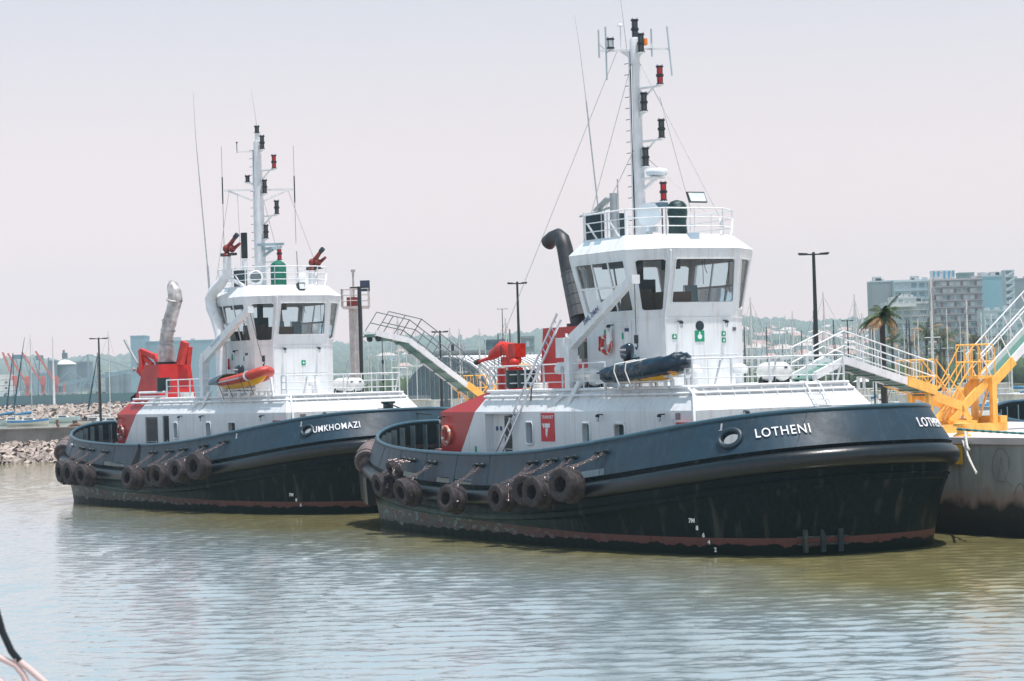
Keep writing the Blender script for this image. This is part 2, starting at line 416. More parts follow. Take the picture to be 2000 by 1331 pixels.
def arc_table(side):
    k = ('arc', side)
    if k not in _M:
        A = np.array(OL(P_TOP, 3000)); B = np.array(OL(P_BOT, 3000)); M_ = (A + B) / 2
        q = M_ if side > 0 else M_[::-1]
        d = np.concatenate([[0], np.cumsum(np.hypot(*np.diff(q, axis=0).T))])
        _M[k] = (A if side > 0 else A[::-1], B if side > 0 else B[::-1], d)
    return _M[k]
def hull_letter(side, s0, zc, sgn):
    """map text (x,y,z) to the bulwark; s0 = arc distance from the stem where text x=0 lies; sgn = +1 text runs towards the stem"""
    T_, B_, d = arc_table(side)
    def f(x, y, z):
        s = s0 - sgn * x
        tx, ty = np.interp(s, d, T_[:, 0]), np.interp(s, d, T_[:, 1]); bx, by = np.interp(s, d, B_[:, 0]), np.interp(s, d, B_[:, 1])
        ax, ay = np.interp(s + .05, d, T_[:, 0]), np.interp(s + .05, d, T_[:, 1])
        z0, z1 = zF(bx) + .42, zB(tx); ht = math.sqrt((z1 - z0) ** 2 + (tx - bx) ** 2 + (ty - by) ** 2)
        v = zc(s) + y / ht
        nn = Vector((ax - tx, ay - ty, 0)).cross(Vector((tx - bx, ty - by, z1 - z0))).normalized()
        if nn.x * tx + nn.y * ty < 0: nn = -nn
        return Vector((bx + (tx - bx) * v, by + (ty - by) * v, z0 + (z1 - z0) * v)) + nn * (0.03 + z)
    return f

def railing(mb, path, h=0.95, posts=None, step=1.5, nr=3, r=0.022, pr=0.03, closed=False):
    path = [Vector(p) for p in path]
    if closed: path = path + [path[0]]
    for k in range(nr):
        f = h * (k + 1) / nr
        mb.tube([p + Vector((0, 0, f)) for p in path], r if k < nr - 1 else r * 1.35, 6)
    for a, b in zip(path[:-1], path[1:]):
        n = max(1, round((b - a).length / step))
        for i in range(n): 
            p = a + (b - a) * i / n; mb.tube([p, p + Vector((0, 0, h))], pr, 6)
    p = path[-1]; mb.tube([p, p + Vector((0, 0, h))], pr, 6)

def window_face(frame, panes, bl, br, tr, tl, op, cols=1, rows=1, th=0.07, mull=0.05, glz=None):
    """wall face with one window opening; op = (u0,v0,u1,v1)"""
    bl, br, tr, tl = map(Vector, (bl, br, tr, tl))
    P = lambda u, v: (bl * (1 - u) + br * u) * (1 - v) + (tl * (1 - u) + tr * u) * v
    nn = (br - bl).cross(tl - bl).normalized()
    u0, v0, u1, v1 = op
    o = [P(0, 0), P(1, 0), P(1, 1), P(0, 1)]; c = 0.06
    cu, cv = c / max(.1, (br - bl).length), c / (tl - bl).length
    i_ = [P(u0 + cu, v0), P(u1 - cu, v0), P(u1, v0 + cv), P(u1, v1 - cv), P(u1 - cu, v1), P(u0 + cu, v1), P(u0, v1 - cv), P(u0, v0 + cv)]
    V = o + i_ + [q - nn * th for q in o + i_]
    q = [(0, 1, 5, 4), (1, 6, 5), (1, 2, 7, 6), (2, 8, 7), (2, 3, 9, 8), (3, 10, 9), (3, 0, 11, 10), (0, 4, 11)]
    F = list(q) + [tuple(k + 12 for k in f[::-1]) for f in q]
    for k in range(8):
        a, b = 4 + k, 4 + (k + 1) % 8; F.append((a, b, b + 12, a + 12))
    frame._add(V, F)
    # rim
    rim = [P(u0 - cu * .3, v0 - cv * .3), P(u1 + cu * .3, v0 - cv * .3), P(u1 + cu * .3, v1 + cv * .3), P(u0 - cu * .3, v1 + cv * .3)]
    for a, b in zip(rim, rim[1:] + rim[:1]): frame.bar(a + nn * .012, b + nn * .012, 0.035, 0.03)
    for i in range(1, cols):
        u = u0 + (u1 - u0) * i / cols; frame.bar(P(u, v0) - nn * .02, P(u, v1) - nn * .02, mull, 0.06)
    for j in range(1, rows):
        v = v0 + (v1 - v0) * j / rows; frame.bar(P(u0, v) - nn * .02, P(u1, v) - nn * .02, mull * 2, 0.07)
    for i in range(cols):
        for j in range(rows):
            a, b = u0 + (u1 - u0) * i / cols, u0 + (u1 - u0) * (i + 1) / cols; d, e = v0 + (v1 - v0) * j / rows, v0 + (v1 - v0) * (j + 1) / rows
            g = MB(); g.poly([P(a, d) - nn * .03, P(b, d) - nn * .03, P(b, e) - nn * .03, P(a, e) - nn * .03]); panes.append(g)

def lantern(parent, c, kind, double=True, s=1.0):
    m_ = {'k': LAMPK, 'r': LAMPR, 'c': LAMPC}[kind]
    mb = MB(); x, y, z = c; H_ = 0.0
    n = 2 if double else 1
    for k in range(n):
        z0 = z + k * 0.36 * s
        mb.lathe([(.15 * s, 0), (.15 * s, .04 * s), (.10 * s, .05 * s)], (x, y, z0), mi=1, n=10)
        mb.lathe([(.105 * s, .05 * s), (.115 * s, .12 * s), (.105 * s, .17 * s), (.115 * s, .22 * s), (.105 * s, .30 * s)], (x, y, z0), mi=0, n=10)
        mb.lathe([(.10 * s, .30 * s), (.15 * s, .31 * s), (.15 * s, .36 * s), (.07 * s, .38 * s)], (x, y, z0), mi=1, n=10)
    for k in range(4):
        a = k * PI / 2 + .4; mb.tube([(x + .13 * s * math.cos(a), y + .13 * s * math.sin(a), z + .04 * s), (x + .13 * s * math.cos(a), y + .13 * s * math.sin(a), z + (.36 * n + .06) * s)], .012 * s, 4, mi=1)
    return mb.build('navigation_light', [m_, DARK], parent, smooth=40)

def wall_lamp(parent, p, nrm, name='bulkhead_lamp'):
    p = Vector(p); nn = Vector(nrm).normalized(); mb = MB()
    mb.bar(p, p + nn * .22, .05, .04, mi=1); q = p + nn * .2
    mb.lathe([(.05, 0), (.075, -.02), (.075, -.08), (.06, -.09)], q, mi=1, n=8)
    mb.lathe([(.055, -.09), (.06, -.16), (.035, -.24), (.01, -.25)], q, mi=0, n=8)
    mb.tube([q + Vector((.06, 0, -.08)), q + Vector((.055, 0, -.22)), q + Vector((-.055, 0, -.22)), q + Vector((-.06, 0, -.08))], .008, 4, mi=1)
    return mb.build(name, [LAMPC, DARK], parent, smooth=40)

def build_tug(k, T, name, label):
    one = (k == 1)
    root = empty('tugboat', label, 'tugboat', 'moored harbour tugs', T)
    # hull ---------------------------------------------------------
    N = 200
    def ring(prm, zf): return [(x, y, zf(x)) for x, y in OL(prm, N)]
    mb = MB()
    prms = [((13.6, 13.0, 4.9, 2.5, 2.5), lambda x: -1.4), (P_WL, lambda x: 0.0), ((14.85, 14.85, 5.62, 2.75, 2.72), lambda x: 0.55),
            ((15.1, 15.1, 5.72, 2.76, 2.7), lambda x: 0.62 + (zF(x) - 1.2) * .55), ((15.32, 15.3, 5.80, 2.78, 2.68), lambda x: zF(x) - .78)]
    prms += [((15.37, 15.35, 5.85, 2.78, 2.68), lambda x: zF(x) - .74), ((15.42, 15.4, 5.88, 2.78, 2.68), lambda x: zF(x) - .34), ((15.50, 15.33, 5.92, 2.79, 2.65), lambda x: zF(x) + .43)]
    rings = [ring(p, z) for p, z in prms]
    mb.loft(rings)
    hull = mb.build('hull', HULL, root, smooth=28)
    # strakes / weld strips under the fender
    mb = MB(); pts = [(x, y, zF(x) - .56) for x, y in OL((15.42, 15.4, 5.9, 2.78, 2.68), N)]
    mb.tube(pts, .035, 5, closed=True); mb.build('guard_strake', HULL, root, smooth=60)
    # deck
    mb = MB(); ol = OL((15.3, 15.1, 5.7, 2.8, 2.6), N); h = N // 2
    rows = [[(ol[i][0], ol[i][1], zF(ol[i][0]) + .22) for i in (j, (N - j) % N)] for j in range(h + 1)]
    mb.loft(rows, closed=False); mb.build('main_deck', DECK, root)
    # rub fender (D profile)
    mb = MB(); ol = OL(P_FD, 240); n = len(ol); rr = []
    for i, (x, y) in enumerate(ol):
        a, b = ol[i - 1], ol[(i + 1) % n]; t = Vector((b[0] - a[0], b[1] - a[1], 0)).normalized(); o_ = Vector((t.y, -t.x, 0)); z = zF(x)
        s_ = .29 if x < 6 else .29 + .03 * min(1, (x - 6) / 6)
        prof = [(-.1, .36), (.05, .36), (.17, .30), (.26, .17), (.29, 0), (.26, -.17), (.17, -.30), (.05, -.36), (-.1, -.36)]
        rr.append([Vector((x, y, z)) + o_ * (p * s_ / .33) + Vector((0, 0, q * s_ / .36 * .95)) for p, q in prof])
    rr.append(rr[0]); mb.loft(rr, closed=False); mb.build('rubbing_fender', BLK, root, smooth=35)
    # bulwark plate grid with freeing ports and fairlead holes
    n = 720; rowsN = 15; A = OL(P_BOT, n); B = OL(P_TOP, n)
    FX = 12.72; FV = .45 if one else .5; ha_, hb_ = (.32, .25) if one else (.22, .19); holes = [(FX, -1, FV, ha_, hb_), (FX, 1, FV, ha_, hb_)]
    ports = [(-6.6, -5.2), (-3.6, -2.5), (-2.1, -.8), (3.2, 5.0), (6.2, 7.4)] if one else [(-4.4, -1.9), (3.0, 4.2)]
    def skipf(i, j):
        v = (i + .5) / rowsN; x, y = B[j]
        if y > 0 and not (x > 10): pass
        if i < 3 and any(a < x < b for a, b in ports): return True
        if not one and y < 0 and -.55 < x < -.55 + .75 * 0: return True
        for hx, sd, hv, ha, hb in holes:
            if y * sd > 0 and abs(x - hx) < .9:
                hp = surf_c(hx, sd, hv)
                dz = (v - hv) * 1.5; qx, qy = A[j][0] + (x - A[j][0]) * v, A[j][1] + (y - A[j][1]) * v; dx = math.hypot(qx - hp[0], qy - hp[1])
                if (dx / ha) ** 2 + (dz / hb) ** 2 < 1: return True
        return False
    _sc = {}
    def surf_c(hx, sd, hv):
        if (hx, sd) not in _sc: _sc[(hx, sd)] = surf(hx, sd, hv)[0]
        return _sc[(hx, sd)]
    mb = MB(); rr = []; ri = []
    for i in range(rowsN + 1):
        v = i / rowsN; row = []; rin = []
        for j in range(n):
            bx, by = A[j]; tx, ty = B[j]; z0, z1 = zF(bx) + .42, zB(tx)
            p = Vector((bx + (tx - bx) * v, by + (ty - by) * v, z0 + (z1 - z0) * v)); row.append(p)
            rin.append(p - Vector((tx / 15.3 ** 1.0 * .25 + 0, ty / 5.7 * .06, 0)) * .35)
        rr.append(row); ri.append(rin)
    mb.loft(rr, skip=skipf, mi=0); mb.loft(ri, skip=skipf, mi=1)
    bul = mb.build('bulwark', [NAVY2, INBW], root, smooth=30)
    mb = MB(); mb.tube([(x, y, zB(x) + .02) for x, y in OL((15.08, 14.97, 5.72, 2.45, 2.56), 200)], .075, 8, closed=True)
    mb.build('bulwark_rail', mat('cap_rail_paint', (0.03, 0.085, 0.12), 0.4, var=.2, scale=3), root, smooth=60)
    STF = mat('stiffener_paint', (0.12, 0.16, 0.17), .5, var=.3)
    for j, (x, y) in enumerate(OL((14.9, 14.75, 5.5, 2.45, 2.56), 110)):
        if x > -3 or (y < 0 and x > -11): continue
        mb = MB()
        L_ = math.hypot(x / 15, y / 5.5); nx, ny = x / 15 / 15, y / 5.5 / 5.5; q = math.hypot(nx, ny); nx /= q; ny /= q
        z0, z1 = zF(x) + .25, zB(x) - .05
        mb.box((x, y, (z0 + z1) / 2), (.22, .03, z1 - z0), rot=(0, 0, math.atan2(ny, nx)))
        mb.build('bulwark_stiffener', STF, root)
    # plate seams
    for x in ([-12.4, -9.5, -7.2, -4.6, -2.0, .5, 3.6, 7.5, 10.4, 14.46] if one else [-9.8, -6.5, -3.2, 1.2, 5.5, 9.2]):
        mb = MB(); mb.tube([surf(x, -1, v, .004)[0] for v in (0, .5, 1)], .010, 4); mb.build('plate_seam', NAVY2, root)
    # fairleads
    for sd in (-1, 1):
        p, nn, tg, up = surf(FX, sd, FV); mb = MB()
        fa, fb = (.36, .29) if one else (.27, .24)
        for rr_, off in ((.085 if one else .07, .03),):
            pts = [p + tg * (fa * math.cos(a)) + up * (fb * math.sin(a)) + nn * off for a in [2 * PI * q / 28 for q in range(28)]]
            mb.tube(pts, rr_, 10, closed=True)
        o_, i_ = [], []
        for q in range(28):
            a = 2 * PI * q / 28; o_.append(p + tg * ((fa + .05) * math.cos(a)) + up * ((fb + .05) * math.sin(a)) + nn * .012); i_.append(p + tg * ((fa - .07) * math.cos(a)) + up * ((fb - .065) * math.sin(a)) + nn * .012)
        mb.loft([o_, i_, [q - nn * .16 for q in i_]])
        mb.build('fairlead', NAVY2, root, smooth=50)
    # white load arrow
    arrow_m = LETTER
    def arrow(x, v, s=.16):
        p, nn, tg, up = surf(x, -1, v, .012); d = Vector((0.25, 0, 1)).normalized(); sd_ = tg
        mb = MB(); 
        mb.poly([p + d * s * 1.3 - sd_ * .03, p + d * s * 1.3 + sd_ * .035, p + sd_ * .035, p + sd_ * .09, p - d * .13, p - sd_ * .085, p - sd_ * .03])
        mb.build('load_arrow', arrow_m, root)
    arrow(12.35, .72)
    if not one: arrow(8.5, .75); 
    # name both sides
    nm = 'LOTHENI' if one else 'UMKHOMAZI'; size = .46
    me = text_mesh(nm, size, .012, .002, spc=1.14)
    xs = [v.co.x for v in me.vertices]; wdt = max(xs) - min(xs)
    # stretch to measured length
    T_, B_, d = arc_table(-1)
    def s_of(x): 
        Mx = (T_[:, 0] + B_[:, 0]) / 2; i = int(np.argmin(np.abs(Mx[:1500] - x))); return float(d[i])
    xa, xb = (13.55, 14.74) if one else (13.12, 14.72)
    sa, sb = s_of(xa), s_of(xb); kx = (sa - sb) / wdt
    zc = (lambda s: .36) if one else (lambda s: .36)
    g = hull_letter(-1, sa, zc, 1); x_0 = min(xs)
    put_text('name_lettering', me, lambda x, y, z: g((x - x_0) * kx, y, z), LETTER, root)
    me = text_mesh(nm, size, .012, .002, spc=1.14); g2 = hull_letter(1, 1.35, zc, -1)
    put_text('name_lettering', me, lambda x, y, z: g2((x - x_0) * kx, y, z), LETTER, root)
    # draught marks on the hull
    def hullpt(x, z, off=.02):
        Wp = np.array(OL((14.7 + .3 * z, 14.7 + .3 * z, 5.55 + .13 * z, 2.75, 2.75), 2000)); q = Wp[Wp[:, 1] < 0]; i = int(np.argmin(np.abs(q[:, 0] - x)))
        t = Vector((q[i + 3][0] - q[i - 3][0], q[i + 3][1] - q[i - 3][1], 0)).normalized(); nn = Vector((t.y, -t.x, 0)); nn = nn if nn.y < 0 else -nn
        return Vector((q[i][0], q[i][1], z)) + nn * off, nn, t if t.x > 0 else -t
    marks = [('7M', 11.35, 1.02), ('8', 11.52, .79), ('6', 11.68, .57), ('4', 11.84, .35), ('2', 12.0, .12)] if one else [('7M', 11.85, .80), ('8', 12.05, .57), ('6', 12.2, .35)]
    for s_, x, z in marks:
        p, nn, t = hullpt(x, z, .05); flat_text('draught_mark', s_, .19, LETTER, root, p, t, nn.cross(t) if (nn.cross(t)).z > 0 else -nn.cross(t), bold=.006)
    # plimsoll mark
    p, nn, t = hullpt(-.2 if one else .9, .95, .06); mb = MB()
    mb.tube([p + t * (.15 * math.cos(a)) + Vector((0, 0, .15 * math.sin(a))) for a in [2 * PI * q / 16 for q in range(16)]], .014, 4, closed=True)
    mb.bar(p - t * .2, p + t * .2, .02); mb.bar(p + t * .3 + Vector((0, 0, .1)), p + t * .5 + Vector((0, 0, .1)), .02); mb.bar(p + t * .5 + Vector((0, 0, .1)), p + t * .5 + Vector((0, 0, -.05)), .02); mb.bar(p + t * .5 + Vector((0, 0, -.05)), p + t * .75 + Vector((0, 0, -.05)), .02)
    mb.build('load_line_mark', LETTER, root)
    # sea chest / propulsion grating at bow waterline
    if one:
        p, nn, t = hullpt(14.55, .45, .03); mb = MB()
        for kx_ in (-.55, 0, .55): mb.bar(p + t * kx_ + Vector((0, 0, -.35)), p + t * kx_ + Vector((0, 0, .35)), .17, .06)
        for kz_ in (-.1, .12): mb.bar(p - t * .8 + Vector((0, 0, kz_)), p + t * .8 + Vector((0, 0, kz_)), .05, .05)
        mb.bar(p - t * 1.0 + Vector((0, 0, 1.05)), p + t * 1.0 + Vector((0, 0, 1.1)), .05, .05)
        mb.build('push_bracket', mat('weathered_blue_steel', (0.012, 0.028, 0.034), .6, var=.7, streak=.4), root)
    # stern roll fender and apron
    def sweep(prm, zf, r, x1, nm, m_, straps=True, flat=False):
        ol = [q for q in OL(prm, 400)]; ol = ol[60:-60]; ol = [q for q in ol if q[0] < x1]
        pts = [Vector((x, y, zf(x))) for x, y in ol][::3]; mb = MB()
        if flat:
            rr = []
            for i, p in enumerate(pts):
                a, b = pts[max(0, i - 1)], pts[min(len(pts) - 1, i + 1)]; t = (b - a).normalized(); o_ = Vector((t.y, -t.x, 0)).normalized(); o_ = o_ if o_.x * p.x + o_.y * p.y * 4 > 0 else -o_
                dd = .06 if i % 2 else .0
                rr.append([p + o_ * (-.1) + Vector((0, 0, r)), p + o_ * (.22 + dd) + Vector((0, 0, r)), p + o_ * (.16 + dd) + Vector((0, 0, -r)), p + o_ * (-.15) + Vector((0, 0, -r))])
            mb.loft(rr, cap0=True, cap1=True)
        else:
            rad = [r * (1.0 + (.02 if (i // 2) % 2 else -.01)) for i in range(len(pts))]
            mb.tube(pts, rad, 14)
            for e, q in ((pts[0], pts[1]), (pts[-1], pts[-2])):
                dv = (e - q).normalized(); mb.lathe([(r * .5, -.1), (r * .5, .03), (r * .8, .03)], e, dv, 12)
        o = mb.build(nm, m_, root, smooth=50)
        if straps and not flat:
            mb = MB()
            for i in range(1, len(pts) - 1, 4 if one else 3):
                t = (pts[i + 1] - pts[i - 1]).normalized(); a, b = frame_of(t)
                mb.tube([pts[i] + (a * math.cos(q) + b * math.sin(q)) * (r * 1.03) for q in [2 * PI * j / 16 for j in range(16)]], .02, 4, closed=True)
            mb.build('fender_strap', DARK, root)
        return o
    RB = mat('aged_fender_rubber', (0.13, 0.095, 0.09), 0.6, var=0.5, scale=2.0, bump=.25, bscale=10)
    sweep((15.9, 15.75, 6.0, 2.8, 2.6), lambda x: zB(x) - 1.0 + (.02), .45, -11.9, 'stern_roll_fender', RB)
    sweep((15.9, 15.7, 6.05, 2.8, 2.6), lambda x: zF(x) - .62, .52, -10.6, 'stern_fender_apron', BLK, flat=True)
    # deckhouse ----------------------------------------------------
    DH = paint_split('deckhouse_paint_%d' % k, *((-6.06, .80, 2.93) if one else (-6.85, .95, 2.96)))
    ya, yt, xf, xt, xa, xat = 3.5, 3.1, 10.08, 9.45, -7.64, (-4.6 if one else -6.6)
    z0, z1, z2 = 1.5, 4.47, 5.18
    door0, door1 = (-4.12, -1.96)
    mb = MB()
    lo = [(xa, -ya), (xf, -ya), (xf, ya), (xa, ya)]; up_ = [(xat, -yt), (xt, -yt), (xt, yt), (xat, yt)]
    # starboard wall with a door recess and window openings cut out as cells
    wins = [(-.95, -.40, 3.30, 4.10), (3.03, 3.58, 3.30, 4.08), (5.15, 5.85, 3.30, 4.06)] if one else [(-1.22, -.75, 3.25, 4.05), (2.2, 2.75, 3.25, 4.05), (4.5, 5.25, 3.25, 4.05)]
    wins += [(x + 0, x + .55, 3.25, 4.05) for x in ()]
    doors = [(-4.05, -2.0, 1.95, 4.40)] if one else [(-4.4, -3.0, 1.95, 4.32), (-2.45, -1.75, 1.95, 4.38)]
    for sd in (-1, 1):
        ops = (wins + doors)
        xs_ = sorted({xa, xf, *[o[0] for o in ops], *[o[1] for o in ops]}); zs_ = sorted({z0, z1, *[o[2] for o in ops], *[o[3] for o in ops]})
        for a, b in zip(xs_[:-1], xs_[1:]):
            for c, d_ in zip(zs_[:-1], zs_[1:]):
                if any(o[0] <= a and b <= o[1] and o[2] <= c and d_ <= o[3] for o in ops): continue
                mb.poly([(a, sd * ya, c), (b, sd * ya, c), (b, sd * ya, d_), (a, sd * ya, d_)])
        for o in ops:
            dp = .22 if o in wins else .35
            a, b, c, d_ = o; y0, y1 = sd * ya, sd * (ya - dp)
            for e, f in (((a, c), (b, c)), ((b, c), (b, d_)), ((b, d_), (a, d_)), ((a, d_), (a, c))):
                mb.poly([(e[0], y0, e[1]), (f[0], y0, f[1]), (f[0], y1, f[1]), (e[0], y1, e[1])])
            if o in doors: mb.poly([(a, y1, c), (b, y1, c), (b, y1, d_), (a, y1, d_)])
    mb.poly([(xf, -ya, z0), (xf, ya, z0), (xf, ya, z1), (xf, -ya, z1)]); mb.poly([(xa, -ya, z0), (xa, ya, z0), (xa, ya, z1), (xa, -ya, z1)])
    mb.loft([[(x, y, z1) for x, y in lo], [(x, y, z2) for x, y in up_]], cap1=True)
    dh = mb.build('deckhouse', DH, root)
    for (a, b, c, d_) in wins:
        for sd in (-1,):
            m_ = MB(); m_.tube([(q[0], sd * (ya + .015), q[1]) for q in [(a, c + .1), (a + .08, c), (b - .08, c), (b, c + .1), (b, d_ - .1), (b - .08, d_), (a + .08, d_), (a, d_ - .1)]], .045, 6, closed=True)
            f = m_.build('window_frame', WHITE2, root, smooth=50)
            m_ = MB(); m_.poly([(a, sd * (ya - .19), c), (b, sd * (ya - .19), c), (b, sd * (ya - .19), d_), (a, sd * (ya - .19), d_)]); m_.build('pane', PANE if b > 4.6 else mat('pale_blue_pane', (0.16, 0.3, 0.36), .08, spec=.8), f)  # foremost pane dark, the others a paler blue
    LOUV = mat('louvre_door_paint', (0.085, 0.095, 0.095), .5, var=.2)
    for (a, b) in (((-3.1, -2.05),) if one else ((-4.35, -3.05), (-2.4, -1.8))):
        m_ = MB(); y = -ya + .30 if one else -ya + .05
        m_.bbox((a, y, 1.98), (b, y + .06, 4.32))
        for q in range(26): m_.box(((a + b) / 2, y - .015, 2.1 + q * .083), (b - a - .12, .02, .045), rot=(.5, 0, 0))
        dr = m_.build('door', LOUV if (one or a < -3) else INTD, root)
        m_ = MB(); m_.bar((a + .04, y - .05, 3.1), (b - .04, y - .05, 3.1), .03); m_.tube([(b - .08, y - .08, 2.9), (b - .08, y - .08, 3.2)], .018, 6); m_.build('handle', STEEL, dr)
    m_ = MB(); m_.tube([(xf + .07, -ya + .3, 1.8), (xf + .07, -ya + .3, z1), (xt + .1, -yt + .15, z2 + .02)] if not one else [(xf + .03, -ya - .03, 1.8), (xf + .03, -ya - .03, z1 + .02), (xt + .25, -yt - .16, z2 - .18), (xt - .1, -yt - .12, z2)], .05, 7)
    m_.build('deck_drain_pipe', WHITE2, root, smooth=50)
    # edge pipes of the upper deck
    m_ = MB()
    for (zz, ins, rr_) in ((z2 + .04, -.06, .055), (z2 - .16, -.2, .045)):
        m_.tube([(xat + .2, -(yt - ins), zz), (xt - ins - .2, -(yt - ins), zz), (xt - ins * 1.0, -(yt - ins - .2), zz), (xt - ins, yt - ins - .2, zz), (xt - ins - .2, yt - ins, zz), (xat + .2, yt - ins, zz)], rr_, 8)
    for i in range(11):
        y = -yt + .3 + i * .56; m_.tube([(xt + .12, y, z2 - .02), (xt + .32, y, z2 - .28)], .015, 4)
    for i in range(13): x = xat + .5 + i * 1.05; m_.lathe([(.075, -.07), (.075, .07)], (x, -(yt + .2), z2 - .16), (1, 0, 0), 8)
    m_.build('deck_edge_pipe', WHITE2, root, smooth=50)
    # sign board, markings on the house side
    if one:
        m_ = MB(); m_.bbox((.18, -ya - .025, 3.42), (1.12, -ya - .003, 4.42)); sg = m_.build('company_sign', mat('sign_red', lin(205, 30, 38), .45, var=.05), root)
        flat_text('sign_lettering', 'TRANSNET', .165, LETTER, sg, (.68, -ya - .03, 4.22), (1, 0, 0), (0, 0, 1), bold=.001)
        m_ = MB(); y = -ya - .034
        m_.poly([(.28, y, 4.05), (.40, y, 4.05), (.47, y, 3.93), (.38, y, 3.88)]); m_.poly([(.44, y, 4.05), (.86, y, 4.05), (.82, y, 3.90), (.50, y, 3.90)]); m_.poly([(.52, y, 3.88), (.70, y, 3.88), (.62, y, 3.55), (.52, y, 3.66)])
        m_.build('sign_emblem', LETTER, sg)
        m_ = MB(); m_.bbox((9.15, -ya - .12, 3.82), (10.02, -ya - .003, 4.10)); m_.build('hose_locker', RED, root)
        m_ = MB(); m_.bbox((8.7, -ya - .012, 4.2), (8.95, -ya - .003, 4.4)); m_.build('safety_plate', LETTER, root)
        m_ = MB(); m_.bbox((8.98, -ya - .012, 4.18), (9.26, -ya - .003, 4.4)); m_.build('safety_plate', mat('printed_plate', (.25, .2, .2), .5, var=.8, scale=25), root)
        for q in (-3.75, -3.45): m_ = MB(); m_.lathe([(.09, -.006), (.09, .006)], (q, -ya + .34, 3.85), (0, 1, 0), 14); m_.build('mandatory_sign', SIGNB, root)
        m_ = MB(); m_.bbox((-4.9, -ya - .01, 2.98), (-4.75, -ya - .002, 3.2)); m_.build('small_plate', SIGNG, root)
    else:
        m_ = MB(); m_.bbox((9.0, -ya - .12, 3.72), (9.95, -ya - .003, 4.12)); m_.build('hose_locker', REDD, root)
        m_ = MB(); m_.bbox((xf + .003, -2.8, 4.15), (xf + .012, -2.5, 4.38)); m_.build('safety_plate', mat('printed_plate', (.25, .2, .2), .5, var=.8, scale=25), root)
    for x in ((-.2, 4.4, 8.3) if one else (-1.0, 2.0, 8.0)): wall_lamp(root, (x if x > 0 else (-1.75 if one else -.3), -ya, 4.36), (0, -1, 0))
    for y in (-1.6, 1.2, 3.0): wall_lamp(root, (xf, y, 4.4), (1, 0, 0))
    wall_lamp(root, (-7.3, -ya, 4.3), (0, -1, 0))
    # railings -----------------------------------------------------
    m_ = MB(); railing(m_, [(-4.4, -3.05, z2), (1.0, -3.05, z2), (3.9, -3.05, z2)] if one else [(-2.8, -3.05, z2), (1.0, -3.05, z2), (3.0, -3.05, z2)], step=1.35, pr=.04); m_.build('deck_railing', WHITE2, root, smooth=50)
    m_ = MB(); railing(m_, [(8.9, -3.05, z2), (9.35, -3.05, z2), (9.42, 2.9, z2), (8.6, 3.05, z2), (-4.3, 3.05, z2)], step=1.5, pr=.04)
    for y in (-2, .2, 2.9): m_.bar((9.42, y, z2 + .9), (9.0, y, z2), .05)
    m_.build('deck_railing', WHITE2, root, smooth=50)
    if one:
        m_ = MB(); railing(m_, [(-4.4, -3.05, z2), (-4.4, 3.05, z2)], step=2); m_.build('deck_railing', WHITE2, root, smooth=50)
    else:
        m_ = MB(); railing(m_, [(-5.9, -3.05, z2 - .05), (-2.9, -3.05, z2 - .05)], h=.42, nr=2, step=3, r=.05); m_.build('deck_railing', WHITE2, root, smooth=50)
    for (vx, vy) in (((7.4, .1), (7.2, -1.6)) if one else ((7.6, -.6), (7.4, 1.6))):
        m_ = MB(); m_.tube([(vx, vy, z2), (vx, vy, z2 + .5)], .14, 10); m_.lathe([(.14, .42), (.27, .44), (.29, .58), (.2, .72), (.05, .77)], (vx, vy, z2), n=14); m_.build('mushroom_vent', WHITE2, root, smooth=50)
    m_ = MB()
    for q in range(5): m_.tube([(-1.6 + .34 * math.cos(a), -2.55 + .3 * math.sin(a), z2 + .06 + q * .055) for a in [2 * PI * j / 18 for j in range(18)]], .032, 5, closed=True)
    m_.build('coiled_rope', GRIMW, root, smooth=60)
    # front ladder over the sloping deckhouse edge
    if one:
        m_ = MB()
        for y in (1.2, 1.75): m_.tube([(xt - .15, y, z2 + .12), (xt + .12, y, z2 + .1), (xf + .18, y, z1 - .02), (xf + .18, y, z1 - .4)], .028, 6)
        for q in range(5): f = q / 4; m_.tube([(xt + .15 + (xf - xt) * f, 1.2, z2 + .02 - (z2 - z1) * f), (xt + .15 + (xf - xt) * f, 1.75, z2 + .02 - (z2 - z1) * f)], .02, 5)
        m_.build('access_ladder', WHITE2, root, smooth=50)
    # wheelhouse tower ---------------------------------------------
    S_ = [(5.34, -1.43), (5.34, 1.43), (4.68, 2.12), (1.2, 2.12), (.9, 1.6), (.9, -1.6), (1.2, -2.12), (4.68, -2.12)]
    E_ = [(5.76, -1.34), (5.76, 1.34), (4.75, 2.61), (.95, 2.61), (.35, 1.6), (.35, -1.6), (.95, -2.61), (4.75, -2.61)]
    zs, ze = 7.56, 9.80
    m_ = MB(); m_.prism(S_, z2, zs); tw = m_.build('tower', WHITE, root)
    m_ = MB()
    for a, b in zip(S_, S_[1:] + S_[:1]): m_.bar((a[0] * 1.002, a[1] * 1.004, zs), (b[0] * 1.002, b[1] * 1.004, zs), .035)
    m_.build('tower_seam', WHITE2, root)
    fr = MB(); panes = []
    for i in range(8):
        a, b, c, d_ = S_[i], S_[(i + 1) % 8], E_[(i + 1) % 8], E_[i]
        bl, br, tr, tl = (*a, zs), (*b, zs), (*c, ze), (*d_, ze)
        op = {0: (.06, .24, .94, .89), 1: (.22, .14, .82, .89), 2: (.06, .14, .92, .89), 3: (.12, .3, .88, .89), 4: (.06, .3, .94, .89), 5: (.12, .3, .88, .89), 6: (.08, .14, .94, .89), 7: (.18, .13, .86, .89)}[i]
        cols, rows = {6: (3, 2), 2: (3, 2), 4: (3, 1)}.get(i, (1, 1))
        window_face(fr, panes, bl, br, tr, tl, op, cols, rows)
    fr.loft([[(*p, ze) for p in E_], [(*p, ze + .13) for p in E_]])
    wh = fr.build('wheelhouse', WHITE, root)
